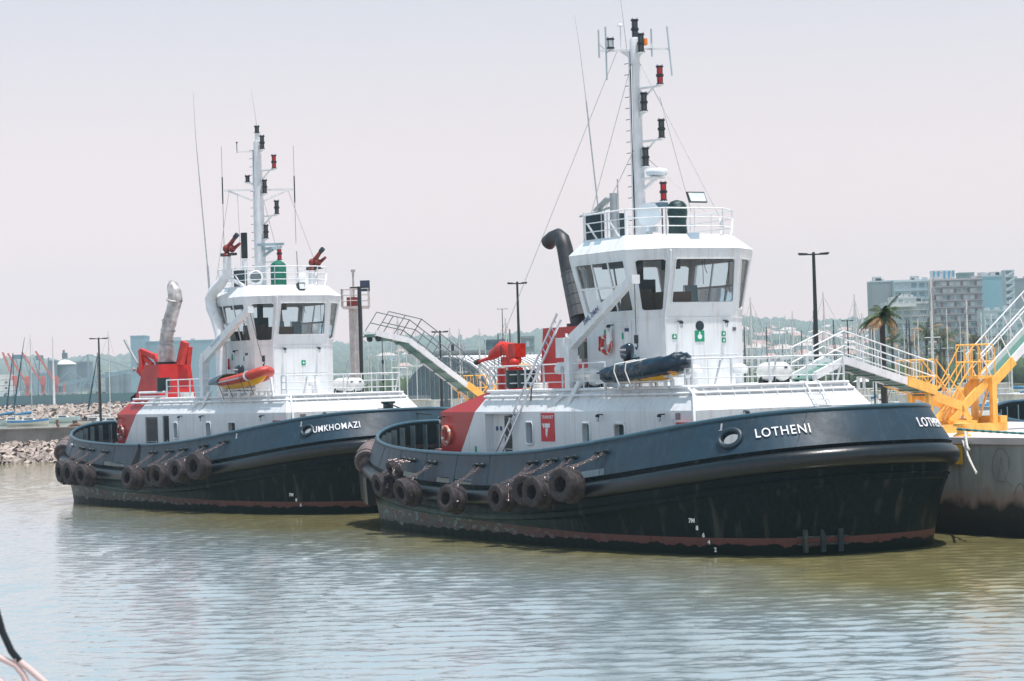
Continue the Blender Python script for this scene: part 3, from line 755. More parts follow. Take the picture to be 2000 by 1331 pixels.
    for g_ in panes: g_.build('window_pane', GLASS, wh)
    # interior
    m_ = MB(); m_.prism([(x * .98, y * .97) for x, y in S_], zs - .05, zs + .02); m_.build('wheelhouse_floor', INTD, root)
    m_ = MB(); m_.prism([(x * .97 + .1, y * .97) for x, y in E_], ze - .02, ze + .04); m_.build('wheelhouse_ceiling', INTL, root)
    m_ = MB()
    m_.bbox((4.2, -1.3, zs), (4.9, -.1, 8.48)); m_.bbox((3.2, -1.9, zs), (4.3, -1.3, 8.6)); m_.bbox((1.5, -1.9, zs), (2.4, -1.5, 8.35))
    m_.build('console', INT, root)
    m_ = MB(); m_.bbox((2.6, -.9, zs), (3.5, .5, 8.5)); m_.bbox((2.2, .4, zs), (2.5, 1.5, 8.55)); m_.bbox((3.4, -1.5, 8.5), (3.9, -.9, 8.95)); m_.bbox((3.2, -.2, 9.3), (4.2, -.05, 9.75)); m_.bbox((1.3, -.1, 8.0), (1.45, .15, 9.75)); m_.bbox((2.0, -1.9, 9.4), (3.6, -1.6, 9.76))
    m_.tube([(4.9, .5, 9.75), (4.9, .5, 9.3), (4.95, .55, 9.1)], .015, 4); m_.tube([(4.9, -.6, 9.75), (4.9, -.6, 9.5)], .02, 4); m_.ball((4.9, -.6, 9.48), .04, 6, 4)
    m_.build('navigation_equipment', INTD, root, smooth=40)
    for cx, cy in ((3.6, .9), (2.6, -1.0) if one else (3.9, -.2)):
        m_ = MB(); m_.box((cx, cy, 8.1), (.5, .5, .12)); m_.box((cx - .22, cy, 8.45), (.1, .46, .62), rot=(0, -.12, 0)); m_.tube([(cx, cy, zs), (cx, cy, 8.05)], .06, 8)
        m_.tube([(cx - .25, cy - .28, 8.1), (cx - .28, cy - .28, 8.75), (cx - .28, cy + .28, 8.75), (cx - .25, cy + .28, 8.1)], .02, 5); m_.build('helm_chair', TEAL, root, smooth=40)
    # wiper stubs
    for wy in ((-.1, 8.7), (.95, 8.4)): m_ = MB(); m_.tube([(5.68, wy[0], 9.48), (5.61, wy[0] + .05, wy[1])], .012, 4); m_.build('window_wiper', DARK, root)
    # roof
    def inset(P, dx, dy): return [(x - dx if x > 3 else x + dx, y - math.copysign(dy, y)) for x, y in P]
    U_ = [(5.12, -1.2), (5.12, 1.2), (4.15, 2.28), (1.45, 2.28), (1.0, 1.5), (1.0, -1.5), (1.45, -2.28), (4.15, -2.28)]
    zr = 10.42
    m_ = MB(); E2 = [(x * 1.004, y * 1.01) for x, y in E_]
    m_.loft([[(*p, ze + .125) for p in E2], [(*p, zr) for p in U_], [(x * .995, y * .99, zr + .03) for x, y in U_]], cap1=True, cap0=True); m_.build('wheelhouse_roof', WHITE, root)
    m_ = MB()
    m_.tube([(x * 1.01 + .02, y * 1.015, zr - .1) for x, y in U_], .022, 6, closed=True)
    m_.tube([(5.1, -1.25, zr), (5.2, -1.3, zr - .2), (5.78, -1.42, ze + .02), (5.7, -1.46, 9.0), (5.38, -1.5, zs), (5.38, -1.5, z2)], .028, 6)
    m_.build('roof_conduit', WHITE2, root, smooth=50)
    # sunshade hatches aft starboard of the roof
    m_ = MB()
    for x in (1.55, 2.3): m_.poly([(x, -2.48, ze + .32), (x + .5, -2.48, ze + .32), (x + .45, -2.33, ze + .58), (x + .02, -2.33, ze + .58)])
    m_.build('roof_skylight', mat('roof_skylight_glass', (.3, .42, .48), .2), root)
    m_ = MB(); railing(m_, [(x, y * .97, zr) for x, y in U_], h=.92, step=1.1, closed=True, pr=.028)
    for x, y in ((1.6, -2.2), (3.1, -2.2), (4.2, 2.2), (4.9, 1.2)): m_.bar((x, y, zr + .6), (x + .25, y * .88, zr), .06)
    m_.build('roof_railing', WHITE2, root, smooth=50)
    # mast ---------------------------------------------------------
    mast = MB(); mx = 1.62
    mast.tube([(mx, 0, zr), (mx, 0, 13.2), (mx, 0, 15.5), (mx, 0, 17.6)], [.21, .19, .16, .14] if one else [.27, .25, .22, .19], 14)
    (None if one else mast.tube([(mx, 0, 17.5), (mx, 0, 18.04)], .11, 10)); mast.tube([(mx - .26, -.12, zr), (mx - .24, -.1, 17.1)], .028, 5); mast.tube([(mx - .12, -.24, zr), (mx - .1, -.22, 17.1)], .028, 5)
    for q in range(22): z = 10.9 + q * .29; mast.tube([(mx - .26, -.12, z), (mx - .12, -.24, z)], .014, 4)
    mst = mast.build('mast', WHITE2, root, smooth=50)
    cb = MB(); cb.tube([(mx - .14, -.17, zr), (mx - .15, -.18, 14), (mx - .13, -.16, 17.2)], .035, 6)
    for q in range(16): z = 11.2 + q * .4; cb.tube([(mx - .14, -.17, z), (mx - .34, -.28, z - .02)], .012, 4)
    cb.build('mast_cable', DARK, mst)
    def bracket(z, dx, dy, L_=.0, w_=.09):
        b_ = MB(); q = Vector((mx + dx, dy, z)); b_.bar((mx, 0, z - .02), q, w_, .07); b_.bar((mx + .1, 0, z - .6 if dx > .7 else z - .28), (mx + dx * .7, dy * .7, z - .04), .06); b_.lathe([(.14, -.02), (.14, .02)], (q.x, q.y, q.z + .03), n=8); b_.build('mast_bracket', WHITE2, mst, smooth=40); return q
    spec = ([(17.66, 0, 0, 'k', 1), (17.08, .38, .0, 'k', 1), (15.88, .9, .42, 'r', 1), (14.98, .38, .05, 'k', 1), (13.98, .9, .42, 'k', 1), (13.02, .38, .05, 'k', 1), (11.75, .9, .42, 'r', 1)] if one else
            [(18.02, 0, 0, 'k', 0), (17.15, .4, .05, 'k', 1), (16.18, .8, .45, 'r', 1), (15.6, -.45, -.35, 'k', 0), (15.0, .4, .12, 'k', 1), (13.95, .95, .45, 'k', 1), (12.8, .45, .1, 'k', 1), (11.72, 1.0, .5, 'r', 1)])
    for z, dx, dy, kd, db in spec:
        if dx == 0: lantern(mst, (mx, 0, z), kd, db, .95)
        else: q = bracket(z, dx, dy); lantern(mst, (q.x, q.y, q.z + .04), kd, db, .92)
    if one:
        m_ = MB(); m_.bar((mx - .05, -.05, 17.25), (mx - .5, -1.15, 17.25), .09, .08); m_.bar((mx, 0, 17.28), (mx + .45, 1.05, 17.28), .06, .06); m_.lathe([(.2, -.35), (.2, .5), (.16, .6)], (mx, 0, 17.1), n=12)
        m_.poly([(mx - .05, -.05, 17.2), (mx - .25, -.5, 17.2), (mx - .05, -.05, 16.85)])
        m_.build('crosstree', WHITE2, mst, smooth=40)
        for x, y, a_, b_, l_ in ((mx - .52, -1.2, 17.0, 18.0, 0), (mx - .4, -.98, 16.2, 18.1, 0), (mx + .5, 1.12, 16.3, 18.1, .12), (mx + .3, .5, 17.0, 18.0, 0)):
            m_ = MB(); m_.tube([(x + l_, y, a_), (x - l_, y, b_)], .032, 7); m_.bar((x, y, (a_ + b_) / 2), (x + .1, y * .85, 17.28), .03); m_.build('dipole_antenna', mat('antenna_grey', (.42, .5, .52), .4), mst)
        lantern(mst, (mx - .36, -.82, 17.32), 'c', False, 1.0)
        m_ = MB(); m_.tube([(mx - .25, -.45, 17.3), (mx - .25, -.45, 18.1)], .025, 6); m_.lathe([(.02, 0), (.11, .02), (.1, .08), (.03, .12)], (mx - .25, -.45, 18.1), n=10); m_.build('satellite_antenna', WHITE2, mst, smooth=40)
        m_ = MB(); m_.tube([(mx - .1, -.3, 17.3), (mx - .16, -.4, 18.6), (mx - .22, -.5, 19.6)], [.014, .009, .005], 5); m_.build('whip_antenna', GREYM, mst)
        m_ = MB(); m_.lathe([(.03, 0), (.08, .05), (.07, .25)], (mx + .5, .12, 17.35), n=8); m_.build('orange_beacon', mat('orange_plastic', lin(250, 130, 30), .4), mst)
        m_ = MB(); m_.box((mx + .55, .2, 12.62), (.9, .5, .06)); m_.bar((mx, 0, 12.15), (mx + .7, .25, 12.6), .1); m_.build('radar_platform', WHITE2, mst)
        m_ = MB(); m_.lathe([(.16, 0), (.36, .04), (.4, .16), (.34, .26), (.1, .3)], (mx + .78, .25, 12.67), n=18); rd = m_.build('radar_dome', mat('radome_white', (.7, .78, .82), .35), mst, smooth=50)
    else:
        m_ = MB(); m_.bar((mx - .75, -1.55, 15.25), (mx + .75, 1.55, 15.25), .11, .09); m_.bar((mx, 0, 14.6), (mx - .65, -1.3, 15.22), .08); m_.bar((mx, 0, 14.6), (mx + .65, 1.3, 15.22), .08); m_.build('crosstree', WHITE2, mst); m_ = MB(); m_.bar((mx, 0, 17.1), (mx - .7, -.75, 17.15), .04); m_.build('yard_arm', WHITE2, mst)
        for sg in (-1, 1):
            m_ = MB(); x, y = mx + .76 * sg, 1.57 * sg; m_.tube([(x, y, 14.6), (x, y, 15.9)], .035, 6); m_.tube([(x, y, 12.6), (x, y, 14.6)], .012, 4); m_.tube([(x, y, 15.9), (x, y, 17.4)], .01, 4); m_.build('whip_antenna', DARK, mst)
        m_ = MB(); m_.tube([(mx - .7, -.75, 17.1), (mx - .7, -.75, 17.6)], .02, 5); m_.ball((mx - .7, -.75, 17.6), .05, 6, 4); m_.build('wind_sensor', DARK, mst)
        m_ = MB(); m_.tube([(mx + .02, 0, 18.3), (mx - .1, -.2, 20.2)], [.014, .005], 5); m_.build('whip_antenna', GREYM, mst)
        m_ = MB(); m_.box((mx + .75, .2, 12.35), (1.1, .5, .12)); m_.bar((mx, 0, 11.9), (mx + .8, .25, 12.3), .12); m_.box((mx + .7, .2, 12.55), (1.3, .14, .12), rot=(0, 0, .9)); m_.build('radar_scanner', mat('radar_blue_grey', (.3, .42, .46), .4), mst)
        m_ = MB(); m_.tube([(mx - .7, -.5, zr), (mx - .7, -.5, 11.9)], .13, 10); m_.build('secondary_post', WHITE2, mst, smooth=40)
        m_ = MB(); m_.tube([(mx - .7, -.5, 11.95), (mx - .7, -.5, 13.2)], .16, 10); m_.build('radar_reflector', DARK, mst, smooth=40)
    # stays
    m_ = MB()
    for q in ([((mx - .3, -.6, 17.2), (-6.4, -2.2, 5.6)), ((mx, -.1, 17.0), (1.3, -2.2, zr)), ((mx, .1, 16.9), (5.0, 1.3, zr + .3)), ((mx, 0, 14.0), (1.2, -1.9, zr)), ((mx, .1, 13.6), (4.4, .9, 11.3)), ((mx + .85, .42, 15.5), (4.0, .6, 11.3))] if one else
              [((mx - .6, -1.3, 15.2), (1.2, -2.3, zr)), ((mx + .6, 1.3, 15.2), (3.4, 2.2, 11.2)), ((mx - .5, -.9, 15.1), (1.9, -1.2, zr)), ((mx, .2, 15), (2.9, .7, zr))]):
        m_.tube([q[0], q[1]], .0125, 4)
    m_.build('mast_stays', GREYM, root)
    # long whip antennas
    m_ = MB()
    if one:
        m_.tube([(1.28, -1.5, zr), (1.25, -1.5, 11.3)], .05, 6); m_.tube([(1.25, -1.5, 11.3), (.6, -1.5, 15.5)], .028, 6); m_.tube([(.6, -1.5, 15.5), (.25, -1.5, 17.5), (-.04, -1.5, 18.7)], [.014, .01, .006], 5)
        for x, y, h_ in ((2.4, -1.7, 11.9), (2.9, -1.7, 12.5), (1.9, -1.8, 11.6)): m_.tube([(x, y, zr), (x, y, h_)], .025, 5)
    else:
        m_.tube([(.5, -2.2, 9.6), (.3, -2.2, 11.6)], .06, 6); m_.tube([(.3, -2.2, 11.5), (-.3, -2.2, 15.8), (-.6, -2.2, 18), (-.72, -2.2, 20.2)], [.035, .03, .015, .007], 5)
        m_.tube([(3.0, 1.3, zr), (2.9, 1.3, 12.2)], .03, 5)
    m_.build('whip_antenna', GREYM, root)
    # things on the roof
    if one:
        m_ = MB(); m_.lathe([(.2, -.16), (.36, -.12), (.42, 0), (.42, .1)], (3.7, -.95, zr + .78), (.75, -.6, .1), 20); m_.tube([(3.6, -.9, zr), (3.6, -.9, zr + .5)], .11, 10); m_.bar((3.55, -.6, zr + .3), (3.75, -1.2, zr + .3), .2)
        m_.build('searchlight', mat('searchlight_paint', (.55, .63, .68), .4), root, smooth=45)
        m_ = MB(); m_.box((1.35, -1.75, zr + .5), (.12, .7, .95)); m_.box((1.9, -1.2, zr + .5), (.12, .7, .95)); m_.build('loudspeaker_cabinet', INTD, root)
        for (x, y) in ((1.28, -2.12), (1.28, -1.38), (1.97, -.82), (2.0, -1.58)): m_ = MB(); m_.bar((x, y, zr), (x, y, zr + 1.02), .09); m_.build('cabinet_post', WHITE2, root)
        m_ = MB(); m_.tube([(.6, -1.9, zr + .95), (1.6, -1.9, zr + 1.0), (2.6, -1.9, zr + 1.1)], .04, 6); m_.bar((1.9, -2.0, zr + 1.05), (2.6, -1.9, zr + 1.45), .3, .05); m_.tube([(2.75, -1.8, zr), (2.75, -1.8, zr + 1.6)], .13, 10); m_.build('air_horn', mat('horn_grey', (.35, .4, .42), .4, .3), root, smooth=40)
        m_ = MB(); m_.box((4.75, .35, zr + 1.32), (.06, .72, .42), rot=(0, -.5, 0)); fl = m_.build('floodlight', DARK, root)
        m_ = MB(); m_.box((4.79, .35, zr + 1.32), (.03, .64, .34), rot=(0, -.5, 0)); m_.build('lens', LAMPC, fl)
        m_ = MB(); rr_ = [(.30, 0), (.34, .12), (.31, .5), (.36, .85), (.33, 1.1), (.22, 1.22), (.06, 1.27)]; m_.lathe(rr_, (4.1, -.05, zr), n=11); m_.build('covered_equipment', mat('black_green_tarpaulin', (.004, .035, .035), .5, var=.5, scale=4, bump=.9, bscale=6), root, smooth=60)
        m_ = MB(); m_.box((3.6, -.35, zr + 1.12), (.35, .3, .2)); m_.tube([(3.6, -.35, zr), (3.6, -.35, zr + 1.05)], .03, 6); m_.build('instrument_box', mat('box_slate', (.12, .2, .25), .5), root)
        m_ = MB(); m_.box((5.2, -.15, zr - .1), (.3, .36, .3)); m_.build('junction_box', mat('box_blue_grey', (.4, .52, .6), .5), root)
    else:
        m_ = MB(); m_.lathe([(.15, -.3), (.32, -.2), (.34, .1), (.30, .14)], (3.6, -1.35, zr + .45), (.8, -.5, .12), 18); m_.tube([(3.55, -1.3, zr), (3.55, -1.3, zr + .2)], .12, 8); sl = m_.build('searchlight', WHITE2, root, smooth=45)
        m_ = MB(); m_.lathe([(.27, .12), (.27, .16)], (3.6, -1.35, zr + .45), (.8, -.5, .12), 18); m_.build('lens', mat('lens_dark', (.12, .15, .16), .1), sl)
        m_ = MB(); m_.lathe([(.15, -.2), (.3, -.1), (.32, .2)], (3.4, 1.3, zr + .4), (.6, .6, .1), 14); m_.build('searchlight', WHITE2, root, smooth=45)
        m_ = MB(); m_.lathe([(.36, 0), (.38, .1), (.38, 1.05), (.3, 1.18), (.1, 1.3)], (3.2, .1, zr), n=16); m_.build('covered_equipment', GREENC, root, smooth=50)
        m_ = MB(); m_.box((2.5, -1.6, zr + .45), (.4, .5, .8)); m_.build('loudspeaker_cabinet', INTD, root)
        m_ = MB(); m_.box((5.35, .1, ze + .55), (.2, .36, .34), rot=(0, -.3, 0)); fl = m_.build('floodlight', DARK, root)
        m_ = MB(); m_.box((5.46, .1, ze + .56), (.03, .28, .26), rot=(0, -.3, 0)); m_.build('lens', LAMPC, fl)
    # signs on the tower
    if one:
        for (y, z, s_, m__) in ((-1.12, 6.93, .17, SIGNG), (-.1, 6.93, .38, SIGNG), (.89, 7.0, .16, SIGNG), (.89, 6.77, .16, SIGNG)):
            m_ = MB(); m_.bbox((5.345, y - s_ / 2, z - s_ / 2), (5.36, y + s_ / 2, z + s_ / 2)); g_ = m_.build('safety_sign', m__, root)
            m_ = MB(); m_.lathe([(s_ * .24, 0), (s_ * .24, .004)], (5.361, y, z - s_ * .05), (1, 0, 0), 12); m_.lathe([(s_ * .09, 0), (s_ * .09, .004)], (5.361, y, z + s_ * .28), (1, 0, 0), 8); m_.build('sign_symbol', LETTER, g_)
        m_ = MB(); m_.lathe([(.17, 0), (.17, .01)], (5.345, -.08, 7.28), (1, 0, 0), 18); m_.build('round_vent', INTD, root)
        flat_text('deck_number', '20', .16, DARK, root, (5.35, 1.33, 7.1), (0, 1, 0), (0, 0, 1), bold=.004)
    else:
        m_ = MB(); m_.bbox((5.345, .02, 6.62), (5.36, .24, 6.86)); g_ = m_.build('safety_sign', SIGNG, root)
        m_ = MB(); m_.lathe([(.05, 0), (.05, .004)], (5.361, .13, 6.74), (1, 0, 0), 10); m_.build('sign_symbol', LETTER, g_)
    for y in (-.95, .9): wall_lamp(root, (5.34, y, 7.45), (1, 0, 0))
    wall_lamp(root, (3.0, -2.12, 7.42), (0, -1, 0))
    for (x, z, w_, h_, m__) in ((3.9, 6.9, .26, .72, LETTER), (3.9, 7.22, .26, .12, SIGNB), (3.62, 7.02, .10, .22, SIGNG), (2.45, 7.12, .12, .3, SIGNG), (4.35, 6.25, .2, .24, mat('pale_blue_sign', (.25, .5, .55), .5))):
        m_ = MB(); m_.bbox((x - w_ / 2, -2.135 - (.004 if h_ < .2 else 0), z - h_ / 2), (x + w_ / 2, -2.122, z + h_ / 2)); m_.build('notice_plate', m__, root)
    for x in (-1.6, 1.9, 4.15, 6.6):
        m_ = MB(); m_.bar((x, -ya - .002, 1.8), (x, -ya - .002, z1), .012, .008); m_.bar((x, -ya, z1), (x, -yt, z2), .012, .008); m_.build('weld_seam', WHITE2, root)
    for y in (-1.9, .1, 2.0):
        m_ = MB(); m_.bar((xf + .002, y, 1.8), (xf + .002, y, z1), .012, .008); m_.build('weld_seam', WHITE2, root)
    for zz in (6.3,):
        m_ = MB(); m_.tube([(1.2, -2.125, zz), (4.68, -2.125, zz), (5.345, -1.43, zz), (5.345, 1.43, zz)], .007, 4); m_.build('weld_seam', WHITE2, root)
    m_ = MB(); m_.tube([(4.2, -2.17, z2), (4.2, -2.17, 7.5)], .022, 5); m_.tube([(3.3, -2.15, 7.35), (4.2, -2.17, 7.35)], .015, 5); m_.build('wall_conduit', WHITE2, root, smooth=50)
    m_ = MB(); m_.tube([(2.2, -2.2, 6.7), (2.2, -2.2, 7.05)], .045, 8); m_.ball((2.2, -2.2, 6.62), (.07, .07, .1), 8, 5); m_.build('fire_extinguisher', RED, root, smooth=50)
    if one: m_ = MB(); m_.tube([(2.95, -2.26, 6.75), (2.95, -2.26, 7.3)], .11, 10); m_.build('smoke_float', WHITE2, root, smooth=50)
    m_ = MB(); m_.bbox((3.0, -2.16, 5.25), (3.9, -2.122, 6.15)); m_.build('tower_door', mat('pale_door_paint', (.55, .66, .7), .4), root)
    # front door of the tower (shaded inset panel)
    m_ = MB(); m_.bbox((5.34, .2, 5.25), (5.37, 1.1, 6.1)); m_.build('tower_door', WHITE2, root)
    # funnel casing and exhaust --------------------------------------
    if one:
        m_ = MB(); m_.loft([[(-3.4, -1.5, z2), (.3, -1.5, z2), (.3, 1.5, z2), (-3.4, 1.5, z2)], [(-3.2, -1.4, 7.5), (.3, -1.4, 7.5), (.3, 1.4, 7.5), (-3.2, 1.4, 7.5)]], cap1=True); cs = m_.build('funnel_casing', RED, root)
        for sg, dx in ((-1, 0),):
            m_ = MB(); y = .72 * sg; x = -1.6 + dx
            m_.lathe([(.52, 0), (.52, .12)], (x, y, 7.5), n=18)
            m_.tube([(x, y, 7.5), (x - .62, y, 9.3), (x - .98, y, 10.42), (x - 1.16, y, 10.78), (x - 1.45, y, 10.93), (x - 1.85, y, 10.88), (x - 2.2, y, 10.72)], [.35, .33, .30, .29, .28, .27, .29], 18, cap=False)
            ex = m_.build('exhaust_pipe', EXH, root, smooth=50)
            if sg < 0:
                m_ = MB()
                m_.lathe([(.375, 0), (.375, 1.75)], (x + .0, y, 7.85), (-.36, 0, 1), 14)
                for q in range(5): m_.lathe([(.388, q * .42), (.388, q * .42 + .03)], (x + .0, y, 7.85), (-.36, 0, 1), 14)
                m_.build('heat_guard', mat('heat_guard_mesh', (.10, .11, .115), .6, .2, var=.6, scale=40), ex)
        m_ = MB(); m_.bbox((-.5, -1.75, 6.2), (.15, -1.5, 6.95)); ac = m_.build('ventilator_box', GRIMW, root)
        m_ = MB(); m_.lathe([(.22, 0), (.22, .02), (.06, .04)], (-.17, -1.75, 6.6), (0, -1, 0), 14); m_.build('fan_grille', DARK, ac)
        m_ = MB(); m_.bbox((.25, -1.9, 6.3), (.6, -1.6, 6.9)); m_.build('electrical_box', mat('olive_grey_box', (.12, .13, .11), .5), root)
        # fire monitor
        m_ = MB(); m_.tube([(-4.9, -1.9, z2), (-4.9, -1.9, 6.2)], .2, 10); m_.lathe([(.3, 0), (.36, .15), (.3, .4)], (-4.9, -1.9, 6.1), n=12)
        m_.tube([(-4.5, -1.9, 6.3), (-4.75, -1.9, 6.75), (-5.4, -1.95, 6.85), (-6.0, -2.0, 6.62), (-6.3, -2.0, 6.48)], [.26, .3, .26, .2, .1], 10); m_.tube([(-6.2, -2.0, 6.5), (-7.15, -2.05, 6.36)], [.075, .06], 8)
        m_.box((-4.35, -1.9, 6.72), (.55, .45, .52)); m_.ball((-4.2, -2.1, 6.25), .2, 8, 6)
        fm = m_.build('fire_monitor', ORANGE, root, smooth=45)
        m_ = MB(); m_.tube([(-7.1, -2.05, 6.37), (-7.35, -2.06, 6.33)], .1, 10); m_.tube([(-4.7, -2.25, 6.95), (-4.95, -2.25, 6.95), (-4.95, -2.25, 6.3)], .02, 5); m_.build('nozzle', DARK, fm)
        m_ = MB(); m_.lathe([(.28, 0), (.28, .9)], (-5.9, -1.6, z2), n=12); m_.box((-5.2, -1.6, z2 + .45), (.6, .5, .9)); m_.build('deck_locker', RED, root)
    else:
        m_ = MB(); m_.loft([[(-7.5, -2.6, 4.4), (-4.6, -2.6, 4.6), (-4.6, -.6, 4.6), (-7.5, -.6, 4.4)], [(-7.3, -2.6, z2 + .2), (-4.6, -2.6, z2 + .2), (-4.6, -.6, z2 + .2), (-7.3, -.6, z2 + .2)], [(-6.45, -2.5, 6.95), (-4.8, -2.5, 6.95), (-4.8, -.7, 6.95), (-6.45, -.7, 6.95)]], cap1=True); cs = m_.build('funnel_casing', RED, root)
        m_ = MB(); m_.poly([(-6.98, -2.50, 5.9), (-6.98, -1.4, 5.9), (-6.6, -1.4, 6.7), (-6.6, -2.42, 6.7)]); m_.build('casing_vent_panel', GREYM, cs)
        m_ = MB(); m_.lathe([(.55, 0), (.55, .12)], (-5.7, -1.6, 6.95), n=18)
        m_.build('exhaust_base', DARK, root, smooth=40)
        m_ = MB(); m_.tube([(-5.7, -1.6, 6.95), (-5.7, -1.6, 7.9)], .42, 18); m_.tube([(-5.72, -1.6, 7.9), (-5.55, -1.6, 8.5), (-5.35, -1.55, 9.1)], [.33, .34, .33], 18)
        m_.tube([(-5.4, -1.55, 8.95), (-5.0, -1.5, 9.7), (-4.78, -1.45, 10.2)], [.36, .34, .35], 18); m_.tube([(-4.80, -1.45, 10.1), (-4.85, -1.45, 10.55), (-5.1, -1.45, 10.95), (-5.3, -1.45, 11.12)], [.37, .36, .28, .1], 18)
        for zz, xx in ((8.1, -5.66), (8.62, -5.5), (9.1, -5.33), (10.12, -4.8)): m_.lathe([(.36, 0), (.385, .02), (.385, .07), (.36, .09)], (xx, -1.57, zz), (.25, 0, 1), 18)
        m_.build('exhaust_pipe', EXHL, root, smooth=40)
        # knuckle boom crane folded on the casing
        m_ = MB(); m_.bar((-6.9, -1.9, 6.05), (-8.1, -2.0, 6.75), .26, .30); m_.bar((-7.75, -1.95, 6.55), (-7.95, -1.9, 7.75), .26, .26); m_.bar((-8.0, -1.9, 7.7), (-6.75, -1.7, 7.35), .24, .26); m_.bar((-7.9, -1.9, 7.45), (-7.0, -1.75, 6.95), .16, .2); m_.bar((-6.8, -1.7, 7.45), (-6.35, -1.65, 6.9), .24); m_3 = MB(); m_3.bar((-4.75, -1.3, 6.95), (-4.45, -1.15, 8.05), .26, .5); m_3.bar((-4.55, -1.0, 6.9), (-4.40, -.95, 7.8), .24, .3)
        cr = m_.build('knuckle_boom_crane', ORANGE, root); m_3.build('boom_section', ORANGE, cr)
        m_ = MB(); m_.bar((-8.1, -2.0, 6.9), (-9.3, -2.2, 8.3), .1); m_.lathe([(.1, -.06), (.1, .06)], (-8.3, -2.2, 6.75), (0, 1, 0), 10); m_.build('crane_strut', GREYM, cr)
        m_ = MB()
        for q in range(5): m_.tube([(-7.2, -2.5 + q * .1, 5.6), (-7.9 - q * .04, -2.6 + q * .08, 5.3), (-7.6, -2.6, 4.8 + q * .05), (-7.2, -2.5, 4.6)], .03, 5)
        m_.build('hydraulic_hose', DARK, cr)
        # fire water standpipe and roof monitors
        m_ = MB()
        m_.tube([(2.5, -2.75, z2 - .6), (2.5, -2.75, 8.2), (2.25, -2.8, 8.9), (1.85, -2.85, 9.5), (1.75, -2.85, 9.95), (2.0, -2.8, 10.3), (2.6, -2.7, 10.65), (2.95, -2.6, 11.0), (3.0, -2.55, 11.4), (3.0, -2.55, 11.9)], [.27, .27, .27, .27, .27, .26, .25, .23, .2, .2], 16)
        m_.bar((3.0, -2.5, 10.9), (3.5, -2.0, 10.5), .5, .12)
        m_.build('fire_water_pipe', WHITE2, root, smooth=50)
        for (x, y, z) in ((3.0, -2.55, 11.9), (3.1, 2.05, 11.25)):
            m_ = MB(); m_.tube([(x, y, z - (.0 if y < 0 else .8)), (x, y, z)], .2, 10, mi=1); m_.lathe([(.17, 0), (.2, .08), (.12, .2)], (x, y, z), n=10); m_.ball((x, y, z + .38), .2, 10, 6); m_.ball((x + .32, y + .12, z + .36), .18, 8, 6)
            m_.tube([(x, y, z + .35), (x + .25, y + .1, z + .62), (x + .55, y + .2, z + .92)], [.14, .11, .09], 8); m_.tube([(x + .2, y + .25, z + .35), (x + .6, y + .4, z + .6)], [.1, .07], 8)
            fm = m_.build('fire_monitor', [REDD, WHITE2], root, smooth=45)
            m_ = MB(); m_.box((x - .25, y, z + .1), (.35, .25, .15)); m_.box((x + .35, y + .1, z + .1), (.4, .3, .12)); m_.tube([(x + .5, y + .18, z + .88), (x + .66, y + .24, z + 1.02)], .12, 8); m_.build('nozzle', DARK, fm)
    # boat davit -----------------------------------------------------
    m_ = MB(); dx, dy, b0 = (1.55, -3.0, .16) if one else (1.2, -3.0, .14)
    zt = 6.95 if one else 7.2; tip = (6.0, -3.15, 8.85) if one else (6.0, -3.1, 9.25)
    m_.bar((dx, dy, z2), (dx, dy, zt - .2), .38, .34); m_.bar((dx - .1, dy, zt - .55), (dx + .12, dy, zt + .1), .36, .34)
    A_, B_2 = Vector((dx - .05, dy, zt - .15)), Vector(tip)
    m_.loft([[A_ + q for q in (Vector((.1, -.15, -.22)), Vector((.1, .15, -.22)), Vector((-.1, .15, .22)), Vector((-.1, -.15, .22)))], [B_2 + q for q in (Vector((.05, -.1, -.12)), Vector((.05, .1, -.12)), Vector((-.05, .1, .12)), Vector((-.05, -.1, .12)))]], cap0=True, cap1=True)
    m_.box((tip[0] + .1, tip[1], tip[2]), (.3, .3, .3)); m_.bar((dx - .1, dy - .25, z2 - .1), (dx - 1.0, dy - .35, z2 - .62), .16); m_.bar((dx + .9, dy - .2, z2 + .3), (dx + .2, dy - .35, z2 - .6), .16); m_.tube([(dx - .45, dy + .1, 6.1), (dx - .45, dy + .1, 7.2)], .05, 6)
    if one: m_.box((dx - .45, dy, 6.7), (.55, .4, .7)); m_.lathe([(.18, -.2), (.18, .2)], (dx - .7, dy, 5.95), (1, 0, 0), 12); m_.lathe([(.1, -.5), (.1, .1)], (dx - .4, dy, 6.1), (1, 0, 0), 10)
    dv = m_.build('boat_davit', WHITE2, root, smooth=30)
    d_ = (B_2 - A_).normalized()
    if one: flat_text('davit_lettering', 'SWL 24kN', .26, SIGNB, dv, A_ + d_ * 2.1 + Vector((0, -.172, 0.0)), d_, Vector((-d_.z, 0, d_.x)), bold=.004)
    else: flat_text('davit_lettering', 'TRANSNET', .22, mat('faded_blue_letters', (.35, .5, .6), .5), dv, A_ + d_ * 1.8 + Vector((0, -.168, 0)), d_, Vector((-d_.z, 0, d_.x)), bold=.004)
    m_ = MB(); hx = tip[0] + .15; hz = 6.95 if one else 7.35
    m_.tube([(hx, tip[1], tip[2] - .1), (hx, tip[1], hz)] if one else [(hx, tip[1], tip[2] - .1), (hx + 1.2, tip[1] - .1, hz - .3)], .014, 4)
    if not one: hx += 1.2; hz -= .3
    m_.box((hx, tip[1], hz - .1), (.12, .1, .28)); m_.tube([(hx, tip[1], hz - .2), (hx + .08, tip[1], hz - .32), (hx, tip[1], hz - .44), (hx - .07, tip[1], hz - .36)], .025, 5); m_.build('hoist_hook', DARK, dv)
    # cradle
    m_ = MB()
